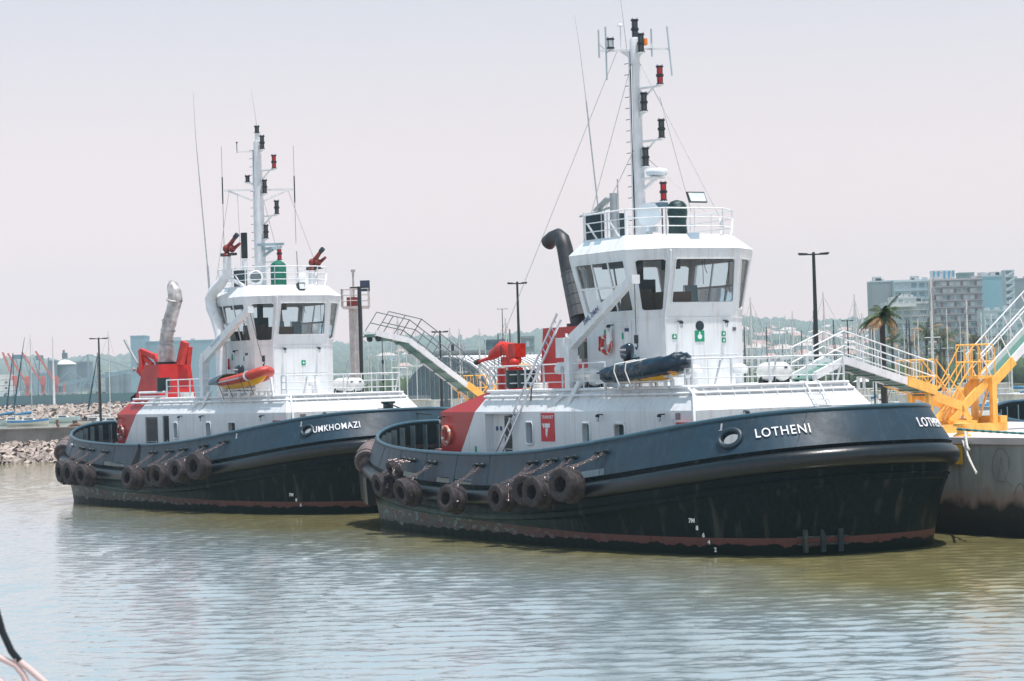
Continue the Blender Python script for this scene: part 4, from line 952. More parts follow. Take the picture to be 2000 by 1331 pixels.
    for x in (4.4, 5.3, 6.3, 7.3, 8.2):
        m_.bar((x, -3.35, z2), (x, -3.35, z2 + .30), .09); m_.bar((x, -2.5, z2), (x, -2.5, z2 + .30), .09); m_.bar((x, -3.4, z2 + .4), (x, -2.4, z2 + .4), .06)
    m_.bar((3.8, -3.35, z2 + .25), (8.6, -3.35, z2 + .25), .05); m_.bar((8.4, -3.2, z2), (8.2, -3.2, z2 + .9), .1)
    m_.build('boat_cradle', WHITE2, root)
    # deck gear: stern winch and towing staple, forward bollard
    m_ = MB(); m_.box((-10.2, -.8, zF(-10) + .6), (1.6, 2.6, .75)); m_.lathe([(.5, -1.0), (.5, 1.0)], (-10.2, -.2, zF(-10) + 1.05), (0, 1, 0), 14); m_.build('towing_winch', mat('winch_pink_primer', (.55, .32, .28), .6, var=.3), root, smooth=40)
    m_ = MB()
    for y in ((1.3,) if not one else (2.6,)):
        m_.lathe([(.36, 0), (.36, .06), (.24, .1), (.24, .5), (.34, .54), (.34, .62)], (11.0 if not one else 12.2, y, 4.2 if not one else 3.4), n=14)
        m_.lathe([(.26, 0), (.26, .9)], (11.0 if not one else 12.2, y, 3.2), n=12)
        m_.tube([(10.75 if not one else 11.9, y - .42, 4.45 if not one else 3.7), (11.25 if not one else 12.5, y + .42, 4.45 if not one else 3.7)], .07, 6)
    m_.build('mooring_bollard', mat('bollard_green_black', (.01, .045, .045), .4), root, smooth=40)
    if not one:
        m_ = MB(); g0, g1 = surf(-.35, -1, 1.0, .02)[0], surf(.3, -1, 1.0, .02)[0]; g2, g3 = surf(-.95, -1, .0, .03)[0], surf(-.35, -1, 0, .03)[0]
        m_.poly([surf(-.42, -1, 1.0, .02)[0], surf(-.28, -1, 1.0, .02)[0], surf(-.2, -1, .5, .02)[0], surf(-.4, -1, 0.0, .02)[0], surf(-1.05, -1, 0.0, .02)[0], surf(-.72, -1, .5, .02)[0]]); m_.ball(tuple(g0), .09, 8, 5)
        m_.build('gate_gap', mat('gate_gap_black', (.004, .006, .008), .8), root)
        m_ = MB(); m_.lathe([(.10, -.05), (.10, .05)], surf(-9.7, -1, .62, .08)[0], surf(-9.7, -1, .62)[1], 12); m_.build('hawse_plug', GREYM, root)
    return root
# ------------------------------------------------------------------ loose gear carried by the tugs (each a thing of its own)
_T = {}
def tyre_mesh():
    if 'tyre' in _T: return _T['tyre']
    mb = MB(); prof = [(.24, -.13), (.30, -.165), (.40, -.175), (.475, -.15), (.505, -.09), (.51, 0), (.505, .09), (.475, .15), (.40, .175), (.30, .165), (.24, .13), (.25, 0)]
    n = 28; rings = []
    for i in range(n):
        a = 2 * PI * i / n; rings.append([(r * math.cos(a), w_, r * math.sin(a)) for r, w_ in prof])
    rings.append(rings[0]); mb.loft(rings)
    for k in (-.06, 0, .06): mb.tube([(.512 * math.cos(2 * PI * i / n), k, .512 * math.sin(2 * PI * i / n)) for i in range(n)], .009, 4, closed=True)
    o = mb.build('tyre', TYRE, smooth=45); _T['tyre'] = o.data; bpy.data.objects.remove(o); return _T['tyre']
def chain(mb, a, b, sag=.06, step=.115):
    a, b = Vector(a), Vector(b); L_ = (b - a).length; n = max(3, int(L_ / step)); d = (b - a).normalized(); s1, s2 = frame_of(d)
    for i in range(n):
        f = (i + .5) / n; p = a.lerp(b, f) - Vector((0, 0, sag * 4 * f * (1 - f))); s_ = (s1 + s2).normalized() if i % 2 else (s1 - s2).normalized()
        ring = [p + d * (.066 * math.cos(q)) + s_ * (.042 * math.sin(q)) for q in [2 * PI * j / 8 for j in range(8)]]
        mb.tube(ring, .016, 4, closed=True)
def tyre_fender(T, x, drop, label, n_t=2, tilt=0.0, sc=1.0, ch=2, up=1.15, fwd=.9, group='tyre fenders hung on the tugs'):
    zc = zF(x) + drop
    k = 15.9 if abs(x) < 99 else 0
    ol = np.array(OL((15.95, 15.9, 6.2, 2.75, 2.7), 2000)); q = ol[ol[:, 1] < 0]; i = int(np.argmin(np.abs(q[:, 0] - x))); px, py = q[i]
    t = Vector((q[min(i + 4, len(q) - 1)][0] - q[i - 4][0], q[min(i + 4, len(q) - 1)][1] - q[i - 4][1], 0)).normalized(); t = t if t.x > 0 else -t
    nn = Vector((t.y, -t.x, 0)); nn = nn if nn.y < 0 else -nn
    root = empty('tyre_fender', label, 'tyre fender', group, T @ Matrix.Translation((px, py, zc)))
    yaw = math.atan2(t.y, t.x)
    for j in range(n_t):
        o = bpy.data.objects.new('tyre', tyre_mesh()); C.objects.link(o); o.parent = root
        c = nn * (.20 + .33 * (n_t - 1 - j)) + t * (-.03 * j) + Vector((0, 0, -.06 * j))
        o.matrix_parent_inverse = Matrix.Identity(4)
        o.matrix_local = Matrix.Translation(c) @ Euler((tilt + random.uniform(-.06, .06), random.uniform(0, 6), 0)).to_matrix().to_4x4() if False else Matrix.Translation(c) @ Matrix.Rotation(yaw + .12 + random.uniform(-.08, .08), 4, 'Z') @ Matrix.Rotation(tilt + random.uniform(-.12, .14), 4, 'X') @ Matrix.Rotation(random.uniform(0, 6), 4, 'Y') @ Matrix.Scale(sc * .95 * random.uniform(.94, 1.05), 4)
    for j in range(ch):
        xe = x + fwd * .62 + .42 * j; v = .66
        p, n2, _, _ = surf(xe, -1, v, .05); p = p - Vector((px, py, zc))
        e = nn * (.22 + .25 * j) + Vector((0, 0, .46 * sc)) + t * .12
        m_ = MB(); chain(m_, p, e); 
        if j == 0:
            m_2 = nn * .38; chain(m_, e, nn * .45 + Vector((0, 0, -.1)) + t * .5, .02)
        m_.build('chain', CHAIN, root)
        m_ = MB(); m_.lathe([(.075, -.05), (.09, 0), (.05, .06), (.05, .10)], p, n2, 8); m_.tube([p + n2 * .08 + t * .08, p + n2 * .12, p + n2 * .08 - t * .08 - Vector((0, 0, .05))], .035, 6)
        m_.build('shackle', DARK, root, smooth=50)
    return root

def lifebuoy(T, x, y, z, nrm_yaw, label, colr='o'):
    root = empty('lifebuoy', label, 'lifebuoy', None, T @ TR(x, y, z, nrm_yaw))
    mb = MB(); mb.tube([(.30 * math.cos(a), 0, .30 * math.sin(a)) for a in [2 * PI * i / 32 for i in range(32)]], .062, 10, closed=True)
    mb.build('ring', mat('weathered_orange_ring' if colr == 'o' else 'red_ring_' + colr, lin(206, 120, 92) if colr == 'o' else (lin(196, 62, 44) if colr == 'r' else lin(140, 52, 46)), .6, var=.3, scale=8), root, smooth=60)
    mb = MB()
    for k in range(4):
        a = k * PI / 2 + .5; c = Vector((.30 * math.cos(a), 0, .30 * math.sin(a))); tdir = Vector((-math.sin(a), 0, math.cos(a)))
        mb.lathe([(.066, -.045), (.066, .045)], c, tdir, 10)
    mb.tube([(.375 * math.cos(a), -.02, .375 * math.sin(a) - (.03 if i % 4 else 0)) for i, a in enumerate([2 * PI * i / 24 for i in range(24)])], .009, 4, closed=True)
    mb.build('reflective_band', GRIMW, root, smooth=60)
    return root

def raft(T, x, y, z, label):
    root = empty('life_raft_canister', label, 'life raft', 'life raft canisters on the tug decks', T @ TR(x, y, z))
    mb = MB(); mb.lathe([(.05, -.68), (.20, -.665), (.28, -.60), (.315, -.5), (.315, -.02), (.33, -.01), (.33, .02), (.315, .03), (.315, .5), (.28, .60), (.20, .665), (.05, .68)], (0, 0, .42), (1, 0, 0), 22)
    for q in (-.42, -.14, .2, .46): mb.lathe([(.322, q - .02), (.322, q + .02)], (0, 0, .42), (1, 0, 0), 22)
    mb.box((0, 0, .42), (1.3, .68, .03)); mb.build('canister', GRIMW, root, smooth=35)
    mb = MB()
    for q in (-.4, .4): mb.bar((q, -.3, 0), (q, .3, .0), .07); mb.bar((q, -.32, 0), (q, -.26, .26), .05); mb.bar((q, .32, 0), (q, .26, .26), .05); mb.box((q, 0, .1), (.09, .4, .12))
    mb.build('cradle', DARK, root)
    mb = MB(); mb.box((.684, 0, .55), (.006, .12, .05)); mb.build('emblem', SIGNB, root)
    return root

def rib_boat(T, x, y, z, pitch, covered, label):
    root = empty('rescue_boat', label, 'rescue boat', None, T @ TR(x, y, z, 0, pitch, 0, .88))
    # tubes: U shape, bow forward (+x)
    def U(off, zz): return [(-2.35, -.62, zz), (-1.6, -.64, zz), (-.4, -.66, zz), (.8, -.64, zz + .03), (1.55, -.52, zz + .10), (2.1, -.3, zz + .2), (2.32, 0, zz + .26), (2.1, .3, zz + .2), (1.55, .52, zz + .1), (.8, .64, zz + .03), (-.4, .66, zz), (-1.6, .64, zz), (-2.35, .62, zz)]
    mb = MB(); rr = [.05, .2, .23, .24, .25, .25, .25, .25, .25, .24, .23, .2, .05]; mb.tube(U(0, .42), rr, 14); 
    mb.build('inflatable_tube', ORRUB if not covered else NAVYC, root, smooth=60)
    if not covered:
        mb = MB(); mb.tube([(p[0] * 1.0, p[1] * 1.33, p[2] - .02) for p in U(0, .42)], .045, 6); mb.build('rubbing_strip', mat('grey_rubber_strip', (.4, .43, .46), .5), root, smooth=60)
    rings = []
    for xx, wd, kz in ((-2.2, .55, .08), (-1.0, .58, .02), (.4, .56, 0), (1.3, .42, .06), (1.95, .2, .25), (2.2, .04, .42)):
        rings.append([(xx, -wd, .38 + (.1 if xx > 1.5 else 0)), (xx, -wd * .7, kz + .14), (xx, 0, kz), (xx, wd * .7, kz + .14), (xx, wd, .38 + (.1 if xx > 1.5 else 0))])
    mb = MB(); mb.loft(rings, closed=False, cap0=False)
    mb.poly(rings[0]); mb.build('rigid_hull', YELHULL, root, smooth=40)
    if covered:
        mb = MB(); rings = []
        random.seed(4)
        for i in range(24):
            f = i / 23; xx = -2.45 + 4.85 * f; wd = .88 * (1 - max(0, (f - .72) / .28) ** 2.4 * .72) * (1 if f > .06 else .86); hz = .72 + .28 * f ** 1.5 + .05 * math.sin(f * 21) + (0 if f < .97 else -.12); bz = .10 + .30 * max(0, f - .5) + (.34 * max(0, f - .75))
            ring = []
            for j in range(20):
                a = 2 * PI * j / 20; ca, sa = math.cos(a), math.sin(a); wob = 1 + .05 * math.sin(j * 3.1 + i * .8) + .045 * math.sin(i * 2.3 + j)
                ring.append((xx + .05 * sa, wd * ca * wob, (bz + hz) / 2 + .02 + (hz - bz) / 2 * (abs(sa) ** .6 * (1 if sa > 0 else -1)) * wob))
            rings.append(ring)
        mb.loft(rings, cap0=True, cap1=True)
        mb.build('boat_cover', NAVYC, root, smooth=70)
        mb = MB()
        for xx in (-1.0, -.2): mb.tube([(xx, -.9, .78), (xx + .02, -.96, .5), (xx + .15, -.93, .2), (xx + .35, -.9, -.12)], .025, 5); mb.tube([(xx, -.9, .78), (xx - .05, 0, .92), (xx - .05, .9, .75)], .025, 5)
        mb.build('lashing_strap', GRIMW, root)
        mb = MB(); mb.ball((1.85, -.2, .42), (.3, .3, .14), 10, 6); mb.build('exposed_bow_tube', mat('orange_bow', lin(220, 140, 90), .5), root, smooth=60)
    else:
        mb = MB(); rings = []
        for i in range(12):
            f = i / 11; xx = -2.5 + 2.6 * f; wd = .97; hz = .84 + .04 * math.sin(i * 1.7)
            rings.append([(xx, wd * math.cos(a), .38 + (hz - .38) * math.sin(a) + .03 * math.sin(i * 2 + j)) for j, a in enumerate([PI * q / 10 for q in range(11)])])
        mb.loft(rings[:5], closed=False, cap0=False); mb.poly(rings[0]); mb.build('boat_cover', mat('grey_boat_cover', (.05, .09, .12), .7, var=.3, bump=.5, bscale=6), root, smooth=60)
        mb = MB(); mb.lathe([(.27, -.05), (.27, .05)], (1.35, -.62, .50), (1, -.3, .1), 14); mb.build('strap', mat('silver_strap', (.6, .6, .6), .3, .6), root)
        mb = MB()
        for xx in (-1.6, -.6, .9, 1.7): mb.tube([(xx, -.88, .45), (xx + .3, -.7, -.5)], .02, 4)
        mb.build('lashing_strap', DARK, root)
    return root

def outboard(T, x, y, z, label):
    root = empty('outboard_motor', label, 'outboard motor', None, T @ TR(x, y, z))
    mb = MB(); rings = []
    for zz, a, b in ((0, .2, .13), (.06, .26, .16), (.2, .30, .17), (.34, .31, .17), (.44, .27, .15), (.48, .18, .10)):
        rings.append([(a * math.copysign(abs(math.cos(t)) ** .6, math.cos(t)) + .03, b * math.copysign(abs(math.sin(t)) ** .6, math.sin(t)), zz + .05 * math.cos(t) * (zz / .48)) for t in [2 * PI * j / 16 for j in range(16)]])
    mb.loft(rings, cap0=True, cap1=True); cw = mb.build('cowling', mat('navy_cowling', lin(10, 40, 58), .28, var=.1, spec=.6), root, smooth=50)
    flat_text('cowling_lettering', 'YAMAHA', .11, LETTER, cw, (.02, -.176, .26), (1, 0, 0), (0, 0, 1))
    mb = MB()
    for q in (.16, .12): mb.bar((-.25, -.178, q + .06), (.25, -.178, q - .02), .012, .006)
    mb.build('cowling_stripe', LETTER, cw)
    mb = MB(); mb.tube([(0, 0, 0), (0, 0, -.25), (-.03, 0, -.6)], [.12, .09, .06], 8); mb.box((-.02, 0, -.62), (.3, .04, .16)); mb.build('leg', DARK, root, smooth=40)
    mb = MB(); mb.tube([(.1, 0, -.03), (.5, 0, .0), (.8, 0, .02)], [.04, .03, .035], 6); mb.build('tiller', DARK, root, smooth=40)
    return root

def person_seated(T, x, y, z, label):
    """one continuous body: skin modifier over a posed skeleton, seated at the console and facing forward"""
    root = empty('person', label, 'person', None, T @ TR(x, y, z))
    J = [((0, 0, 0), .16), ((.02, 0, .28), .165), ((.06, 0, .50), .15), ((.08, 0, .60), .06), ((.10, 0, .70), .085), ((.11, 0, .80), .095),
         ((.05, .19, .50), .075), ((.10, .26, .26), .05), ((.34, .20, .20), .042), ((.42, .18, .2), .04),
         ((.05, -.19, .50), .075), ((.10, -.26, .26), .05), ((.34, -.20, .20), .042), ((.42, -.18, .2), .04),
         ((.10, .10, -.02), .1), ((.46, .11, .0), .08), ((.50, .11, -.4), .05), ((.62, .11, -.46), .045),
         ((.10, -.10, -.02), .1), ((.46, -.11, .0), .08), ((.50, -.11, -.4), .05), ((.62, -.11, -.46), .045)]
    Ed = [(0, 1), (1, 2), (2, 3), (3, 4), (4, 5), (2, 6), (6, 7), (7, 8), (8, 9), (2, 10), (10, 11), (11, 12), (12, 13), (0, 14), (14, 15), (15, 16), (16, 17), (0, 18), (18, 19), (19, 20), (20, 21)]
    me = bpy.data.meshes.new('body'); me.from_pydata([j[0] for j in J], Ed, []); o = bpy.data.objects.new('body', me); C.objects.link(o); o.parent = root
    md = o.modifiers.new('skin', 'SKIN'); md.use_smooth_shade = True
    for i, j in enumerate(J): me.skin_vertices[0].data[i].radius = (j[1], j[1])
    me.skin_vertices[0].data[0].use_root = True
    o.modifiers.new('sub', 'SUBSURF').levels = 2; o.modifiers['sub'].render_levels = 2
    me.materials.append(mat('dark_blue_overall', (.012, .03, .045), .8, var=.3, scale=8))
    mb = MB(); mb.ball((.11, 0, .80), (.11, .09, .12), 12, 8); mb.box((.2, 0, .79), (.03, .025, .04)); mb.build('head', mat('skin', (.16, .08, .055), .6, var=.1), root, smooth=60)
    mb = MB(); mb.ball((.095, 0, .83), (.115, .095, .11), 12, 8); mb.build('hair', mat('black_hair', (.01, .01, .01), .8), root, smooth=60)
    return root

def alu_ladder(T, label):
    b = Vector((-3.45, -3.85, 1.95)); t = Vector((1.23, -3.25, 7.80)); mw = T @ Matrix.Translation(b)
    root = empty('extension_ladder', label, 'ladder', None, mw); d = t - b; w_ = Vector((.30, -.05, -.0)).normalized()
    w_ = (Vector((1, 0, 0)) - d * (d.x / d.length_squared)).normalized()
    mb = MB()
    for s_ in (-.19, .19): mb.bar(w_ * s_, w_ * s_ + d, .05, .07)
    mb.build('stile', STEEL, root); mb = MB()
    n = int(d.length / .30)
    for i in range(1, n): mb.tube([w_ * -.19 + d * (i / n), w_ * .19 + d * (i / n)], .018, 6)
    mb.build('rung', STEEL, root); mb = MB()
    mb.tube([d * .62 + w_ * .18, d * .61 + w_ * .24 + Vector((0, -.06, -.3)), d * .61 + w_ * .2 + Vector((0, -.06, -.55)), d * .62 + w_ * .16 + Vector((0, -.04, -.2))], .022, 5); mb.build('lashing', DARK, root)
    return root
def drum(T, x, y, z, label, h=.42, r=.0):
    root = tag(empty('equipment_bin', label, 'bin', None, T @ TR(x, y, z)))
    mb = MB(); mb.lathe([(.33, 0), (.35, .05), (.35, .60), (.37, .62), (.37, .66), (.30, .66)], (0, 0, 0), n=18); mb.build('tub', mat('dark_green_plastic', (.004, .03, .032), .35), root, smooth=40)
    mb = MB(); mb.tube([(-.36, 0, .5), (-.45, 0, .45), (-.36, 0, .38)], .02, 5); mb.build('handle', DARK, root); return root
# ------------------------------------------------------------------ water, quay, shore
WAVE = 0.42
def water():
    # one sheet: a fine wavy fan of water from the near bank out to 300 m, flat beyond it
    g = np.random.default_rng(3)
    th = np.linspace(-.37, .37, 620); r = 16 * np.exp(np.linspace(0, math.log(300 / 16), 900))
    Rr, Th = np.meshgrid(r, th, indexing='ij'); X = Rr * np.sin(Th); Y = Rr * np.cos(Th); Z = np.zeros_like(X)
    lw = np.exp(np.linspace(math.log(.13), math.log(1.25), 72))
    for lam in lw:
        k = 2 * math.pi / lam * g.uniform(.93, 1.07); a = 1.45 + g.normal() * .42; ph = g.uniform(0, 6.28); cell = (Rr * .74 / 620)
        am = .0125 * lam ** .95 * WAVE; fade = np.clip((lam / 2.6 - cell) / (lam / 2.6), 0, 1)
        ev = .6 + .6 * np.sin(X * .11 * (1 + lam * .1) + Y * .05 + ph * 3) * np.sin(Y * .07 + ph)
        s_ = np.sin(k * (X * math.cos(a) + Y * math.sin(a)) + ph + .8 * np.sin(X * .5 / lam ** .5 + ph) )
        Z += am * fade * ev * (s_ + .25 * np.cos(2 * (k * (X * math.cos(a) + Y * math.sin(a)) + ph)))
    edge = np.clip(np.minimum((300 - Rr) / 60, (.37 - np.abs(Th)) / .03), 0, 1); Z *= edge
    n0, n1 = X.shape; vs = np.stack([X, Y, Z], -1).reshape(-1, 3)
    idx = np.arange(n0 * n1).reshape(n0, n1); q = np.stack([idx[:-1, :-1], idx[:-1, 1:], idx[1:, 1:], idx[1:, :-1]], -1).reshape(-1, 4)
    ext = []; ef = []
    o = len(vs); tl, tr = th[0], th[-1]
    P = lambda rr, tt: (rr * math.sin(tt), rr * math.cos(tt), 0)
    ext = [(0, 0, 0), (-3500, -60, 0), (3500, -60, 0), (-3500, 60, 0), (3500, 60, 0), (-3500, 6000, 0), (3500, 6000, 0)]
    vs = np.concatenate([vs, np.array(ext, float)])
    near = [int(i) for i in idx[0]]; far = [int(i) for i in idx[-1]]; left = [int(i) for i in idx[:, 0]]; right = [int(i) for i in idx[:, -1]]
    fs = [[o + 1, o + 2, o + 4] + right[:1] + near[::-1][1:-1] + left[:1] + [o + 3], [o + 3] + left + [o + 5], [o + 4, o + 6] + right[::-1], [o + 5] + far + [o + 6]]
    me = bpy.data.meshes.new('water'); tot = len(q) * 4 + sum(map(len, fs)); me.vertices.add(len(vs)); me.vertices.foreach_set('co', vs.ravel())
    loops = np.concatenate([q.ravel()] + [np.array(f_) for f_ in fs]).astype(np.int32); me.loops.add(tot); me.loops.foreach_set('vertex_index', loops)
    ls = np.concatenate([np.arange(len(q)) * 4, len(q) * 4 + np.cumsum([0] + [len(f_) for f_ in fs[:-1]])]).astype(np.int32); me.polygons.add(len(ls)); me.polygons.foreach_set('loop_start', ls)
    me.polygons.foreach_set('use_smooth', [True] * len(q) + [False] * len(fs)); me.update(calc_edges=True); me.validate()
    m = bpy.data.materials.new('harbour_water'); m.use_nodes = True; n = m.node_tree; l = n.links.new; N = n.nodes.new
    b = n.nodes['Principled BSDF']; b.inputs['Roughness'].default_value = 0.05; b.inputs['IOR'].default_value = 1.8
    t = N('ShaderNodeTexCoord')
    def nz(sc, st, det, rough=.5):
        mp = N('ShaderNodeMapping'); mp.inputs['Scale'].default_value = st; mp.inputs['Rotation'].default_value = (0, 0, .12); l(t.outputs['Object'], mp.inputs[0])
        z = N('ShaderNodeTexNoise'); z.inputs['Scale'].default_value = sc; z.inputs['Detail'].default_value = det; z.inputs['Roughness'].default_value = rough; z.inputs['Distortion'].default_value = .4; l(mp.outputs[0], z.inputs['Vector']); return z.outputs[0]
    big = nz(.045, (1, .6, 1), 3); mid = nz(.75, (1, 1.25, 1), 4, .55); small = nz(2.6, (1, 1.2, 1), 5, .6)
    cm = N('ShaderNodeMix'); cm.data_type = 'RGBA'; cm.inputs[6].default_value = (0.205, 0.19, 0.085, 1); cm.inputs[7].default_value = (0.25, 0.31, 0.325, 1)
    # murky olive by the quay, sky reflection painted in as pale blue beyond
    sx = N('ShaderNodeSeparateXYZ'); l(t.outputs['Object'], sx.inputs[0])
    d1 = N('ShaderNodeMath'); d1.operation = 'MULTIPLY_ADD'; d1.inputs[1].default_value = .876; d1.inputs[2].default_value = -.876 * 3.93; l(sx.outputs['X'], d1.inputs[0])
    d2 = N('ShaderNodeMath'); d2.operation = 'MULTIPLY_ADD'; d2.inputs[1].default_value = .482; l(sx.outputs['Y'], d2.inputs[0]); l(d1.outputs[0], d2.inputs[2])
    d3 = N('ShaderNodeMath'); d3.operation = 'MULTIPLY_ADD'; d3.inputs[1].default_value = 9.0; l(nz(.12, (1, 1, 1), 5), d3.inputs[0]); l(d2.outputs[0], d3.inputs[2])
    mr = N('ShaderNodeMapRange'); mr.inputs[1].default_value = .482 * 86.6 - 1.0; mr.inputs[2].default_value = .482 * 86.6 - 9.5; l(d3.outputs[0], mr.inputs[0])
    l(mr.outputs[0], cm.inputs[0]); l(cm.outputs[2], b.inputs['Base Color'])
    b1 = N('ShaderNodeBump'); b1.inputs['Strength'].default_value = 1.0; b1.inputs['Distance'].default_value = 0.02; l(mid, b1.inputs['Height'])
    b2 = N('ShaderNodeBump'); b2.inputs['Strength'].default_value = 1.0; b2.inputs['Distance'].default_value = 0.014; l(small, b2.inputs['Height']); l(b1.outputs[0], b2.inputs['Normal'])
    l(b2.outputs[0], b.inputs['Normal'])
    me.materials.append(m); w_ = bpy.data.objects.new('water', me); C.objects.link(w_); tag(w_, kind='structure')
water()

T1 = Matrix.Translation((3.932, 86.614, 0)) @ Matrix.Rotation(-R(61.17), 4, 'Z')
T2 = Matrix.Translation((-13.033, 117.718, 0)) @ Matrix.Rotation(-R(55.61), 4, 'Z')
T3 = Matrix.Translation((30.1, 93.4, 0)) @ Matrix.Rotation(-R(61.17), 4, 'Z')

def concrete_material(name, wet=1.3, light=(0.42, 0.43, 0.43), top=False):
    m = bpy.data.materials.new(name); m.use_nodes = True; n = m.node_tree; l = n.links.new; N = n.nodes.new
    b = n.nodes['Principled BSDF']; b.inputs['Roughness'].default_value = .8
    t = N('ShaderNodeTexCoord'); s = N('ShaderNodeSeparateXYZ'); l(t.outputs['Object'], s.inputs[0])
    def nz(sc, st, det=8):
        mp = N('ShaderNodeMapping'); mp.inputs['Scale'].default_value = st; l(t.outputs['Object'], mp.inputs[0])
        z = N('ShaderNodeTexNoise'); z.inputs['Scale'].default_value = sc; z.inputs['Detail'].default_value = det; l(mp.outputs[0], z.inputs['Vector']); return z.outputs[0]
    def mix(f, a, c):
        k = N('ShaderNodeMix'); k.data_type = 'RGBA'; l(f, k.inputs[0])
        for i, v in ((6, a), (7, c)):
            if isinstance(v, tuple): k.inputs[i].default_value = (*v, 1)
            else: l(v, k.inputs[i])
        return k.outputs[2]
    def rng(v, a, c, d=0., e=1.):
        k = N('ShaderNodeMapRange'); l(v, k.inputs[0])
        for i, q in enumerate((a, c, d, e)): k.inputs[i + 1].default_value = q
        return k.outputs[0]
    base = mix(rng(nz(.9, (1, 1, .5)), .35, .7), tuple(c * .62 for c in light), light)
    base = mix(rng(nz(1.4, (3, 3, .25)), .55, .75, 0, .7), base, tuple(c * .35 for c in light))
    if not top:
        z = N('ShaderNodeMath'); z.operation = 'MULTIPLY_ADD'; z.inputs[1].default_value = 1.1; l(nz(1.2, (1, 1, .8)), z.inputs[0]); l(s.outputs['Z'], z.inputs[2])
        pk = rng(z.outputs[0], wet + .95, wet + .55); base = mix(pk, base, (0.30, 0.22, 0.20))
        dk = rng(z.outputs[0], wet + .55, wet + .30); base = mix(dk, base, (0.022, 0.022, 0.020))
        d2 = rng(s.outputs['Z'], .75, .5); base = mix(d2, base, (0.006, 0.010, 0.010))
    l(base, b.inputs['Base Color'])
    bp = N('ShaderNodeBump'); bp.inputs['Strength'].default_value = .5; bp.inputs['Distance'].default_value = .06; l(nz(3, (1, 1, 1)), bp.inputs['Height']); l(bp.outputs[0], b.inputs['Normal'])
    return m
CONC = concrete_material('quay_concrete', 1.2)
CTOP = mat('quay_top_concrete', (0.62, 0.55, 0.53), .8, var=.12, scale=.8)
def local_box(name, T, p, q, m_, kind='structure', parent=None):
    mb = MB(); mb.bbox(p, q); o = mb.build(name, m_); o.matrix_world = T; return tag(o, kind=kind)
QZ = 3.25
mb = MB()
for (x0, x1) in [(-75 + i * 9.0, -75 + (i + 1) * 9.0 - .05) for i in range(14)]: mb.bbox((x0, 6.55, -2), (x1, 21.4, QZ - .22))
mb.bbox((-75, 6.62, -2), (51, 21.3, QZ - .3))
q_ = mb.build('quay', CONC); q_.matrix_world = T1; tag(q_, kind='structure')
local_box('quay_surface', T1, (-75, 6.45, QZ - .22), (51, 21.5, QZ), CTOP)

tug_a = build_tug(1, T1, 'LOTHENI', 'nearer harbour tug with black exhaust pipe, navy covered boat and name LOTHENI on its bow')
tug_b = build_tug(2, T2, 'UMKHOMAZI', 'farther dark hulled harbour tug with pale scorched exhaust, fat white fire pipe and name UMKHOMAZI')
tug_a.name = 'tugboat'
# tyres ---------------------------------------------------------------
for x, dr, lb, n_t, sc, tl, fw in [(-6.9, .12, 'paired tyre fender nearest the stern roll fender of the nearer tug', 2, 1.0, .25, .5), (-6.2, .72, 'single tilted tyre lying above the sternmost pair on the nearer tug', 1, .9, .5, .3),
                           (-4.6, .05, 'paired tyre fender second from the stern on the nearer tug', 2, 1.1, .1, .8), (-.9, .0, 'lone paired tyre fender with clear fender on both sides amidships on the nearer tug', 2, 1.05, .0, .9),
                           (2.75, .05, 'aftmost tyre of the row of four on the nearer tug', 2, 1.0, .0, 1.0), (3.95, .25, 'second tyre, hung high, in the row of four on the nearer tug', 1, 1.1, .0, .95), (5.1, .15, 'third tyre in the row of four on the nearer tug', 2, 1.05, .0, .9),
                           (6.75, .28, 'largest, foremost tyre ending the row on the nearer tug', 2, 1.2, .0, .95)]:
    tyre_fender(T1, x, dr - .02, lb, n_t, tl, sc, 2, 1.15, fw)
for x, dr, lb, n_t, sc in [(-8.3, -.15, 'tyre fender at the very stern of the farther tug', 2, 1.15), (-6.9, -.1, 'second tyre fender from the stern of the farther tug', 2, 1.15), (-5.0, -.05, 'third tyre fender from the stern of the farther tug', 2, 1.15),
                           (.5, .0, 'tyre fender just ahead of the bulwark gap on the farther tug', 2, 1.15), (2.2, .05, 'narrow tyre fender two ahead of the bulwark gap on the farther tug', 1, 1.05), (3.5, .05, 'middle tyre fender of the five ahead of the gap on the farther tug', 2, 1.15),
                           (5.3, .15, 'tyre fender tucked just behind the foremost one on the farther tug', 2, 1.1), (6.9, .25, 'largest, foremost tyre fender on the farther tug', 2, 1.25)]:
    tyre_fender(T2, x, dr - .02, lb, n_t, 0, sc, 2, 1.15, .9)
lifebuoy(T1, -7.05, -3.60, 3.62, 0, 'pale orange lifebuoy on the red aft deckhouse wall of the nearer tug')
lifebuoy(T1, 2.72, -2.25, 6.75, 0, 'red lifebuoy on the white wheelhouse tower of the nearer tug', 'r')
lifebuoy(T2, -7.1, -3.60, 3.6, 0, 'dull red lifebuoy on the red aft deckhouse wall of the farther tug', 'd')
raft(T1, 2.15, -2.68, 5.22, 'white life raft canister behind the davit post of the nearer tug')
raft(T1, 8.2, .95, 5.22, 'white life raft canister at the front of the upper deck of the nearer tug')
raft(T2, 8.3, .6, 5.22, 'white life raft canister at the front of the upper deck of the farther tug')
for i in range(2): raft(T1 if i == 0 else T2, 6.2, 2.3, 5.22, ['white life raft canister beside the wheelhouse tower, port side of the nearer tug', 'white life raft canister beside the wheelhouse tower, port side of the farther tug'][i])
rib_boat(T1, 6.85, -3.1, 5.38, -.035, True, 'rescue boat under a navy tarpaulin on the deck cradle of the nearer tug')
rib_boat(T2, 5.65, -3.1, 5.66, -.075, False, 'orange and yellow rescue boat slung from the davit of the farther tug')
outboard(T1, 4.85, -2.75, 6.22, 'navy outboard motor standing behind the covered rescue boat on the nearer tug')
outboard(T2, 4.15, -2.7, 6.2, 'dark outboard motor behind the orange rescue boat on the farther tug')
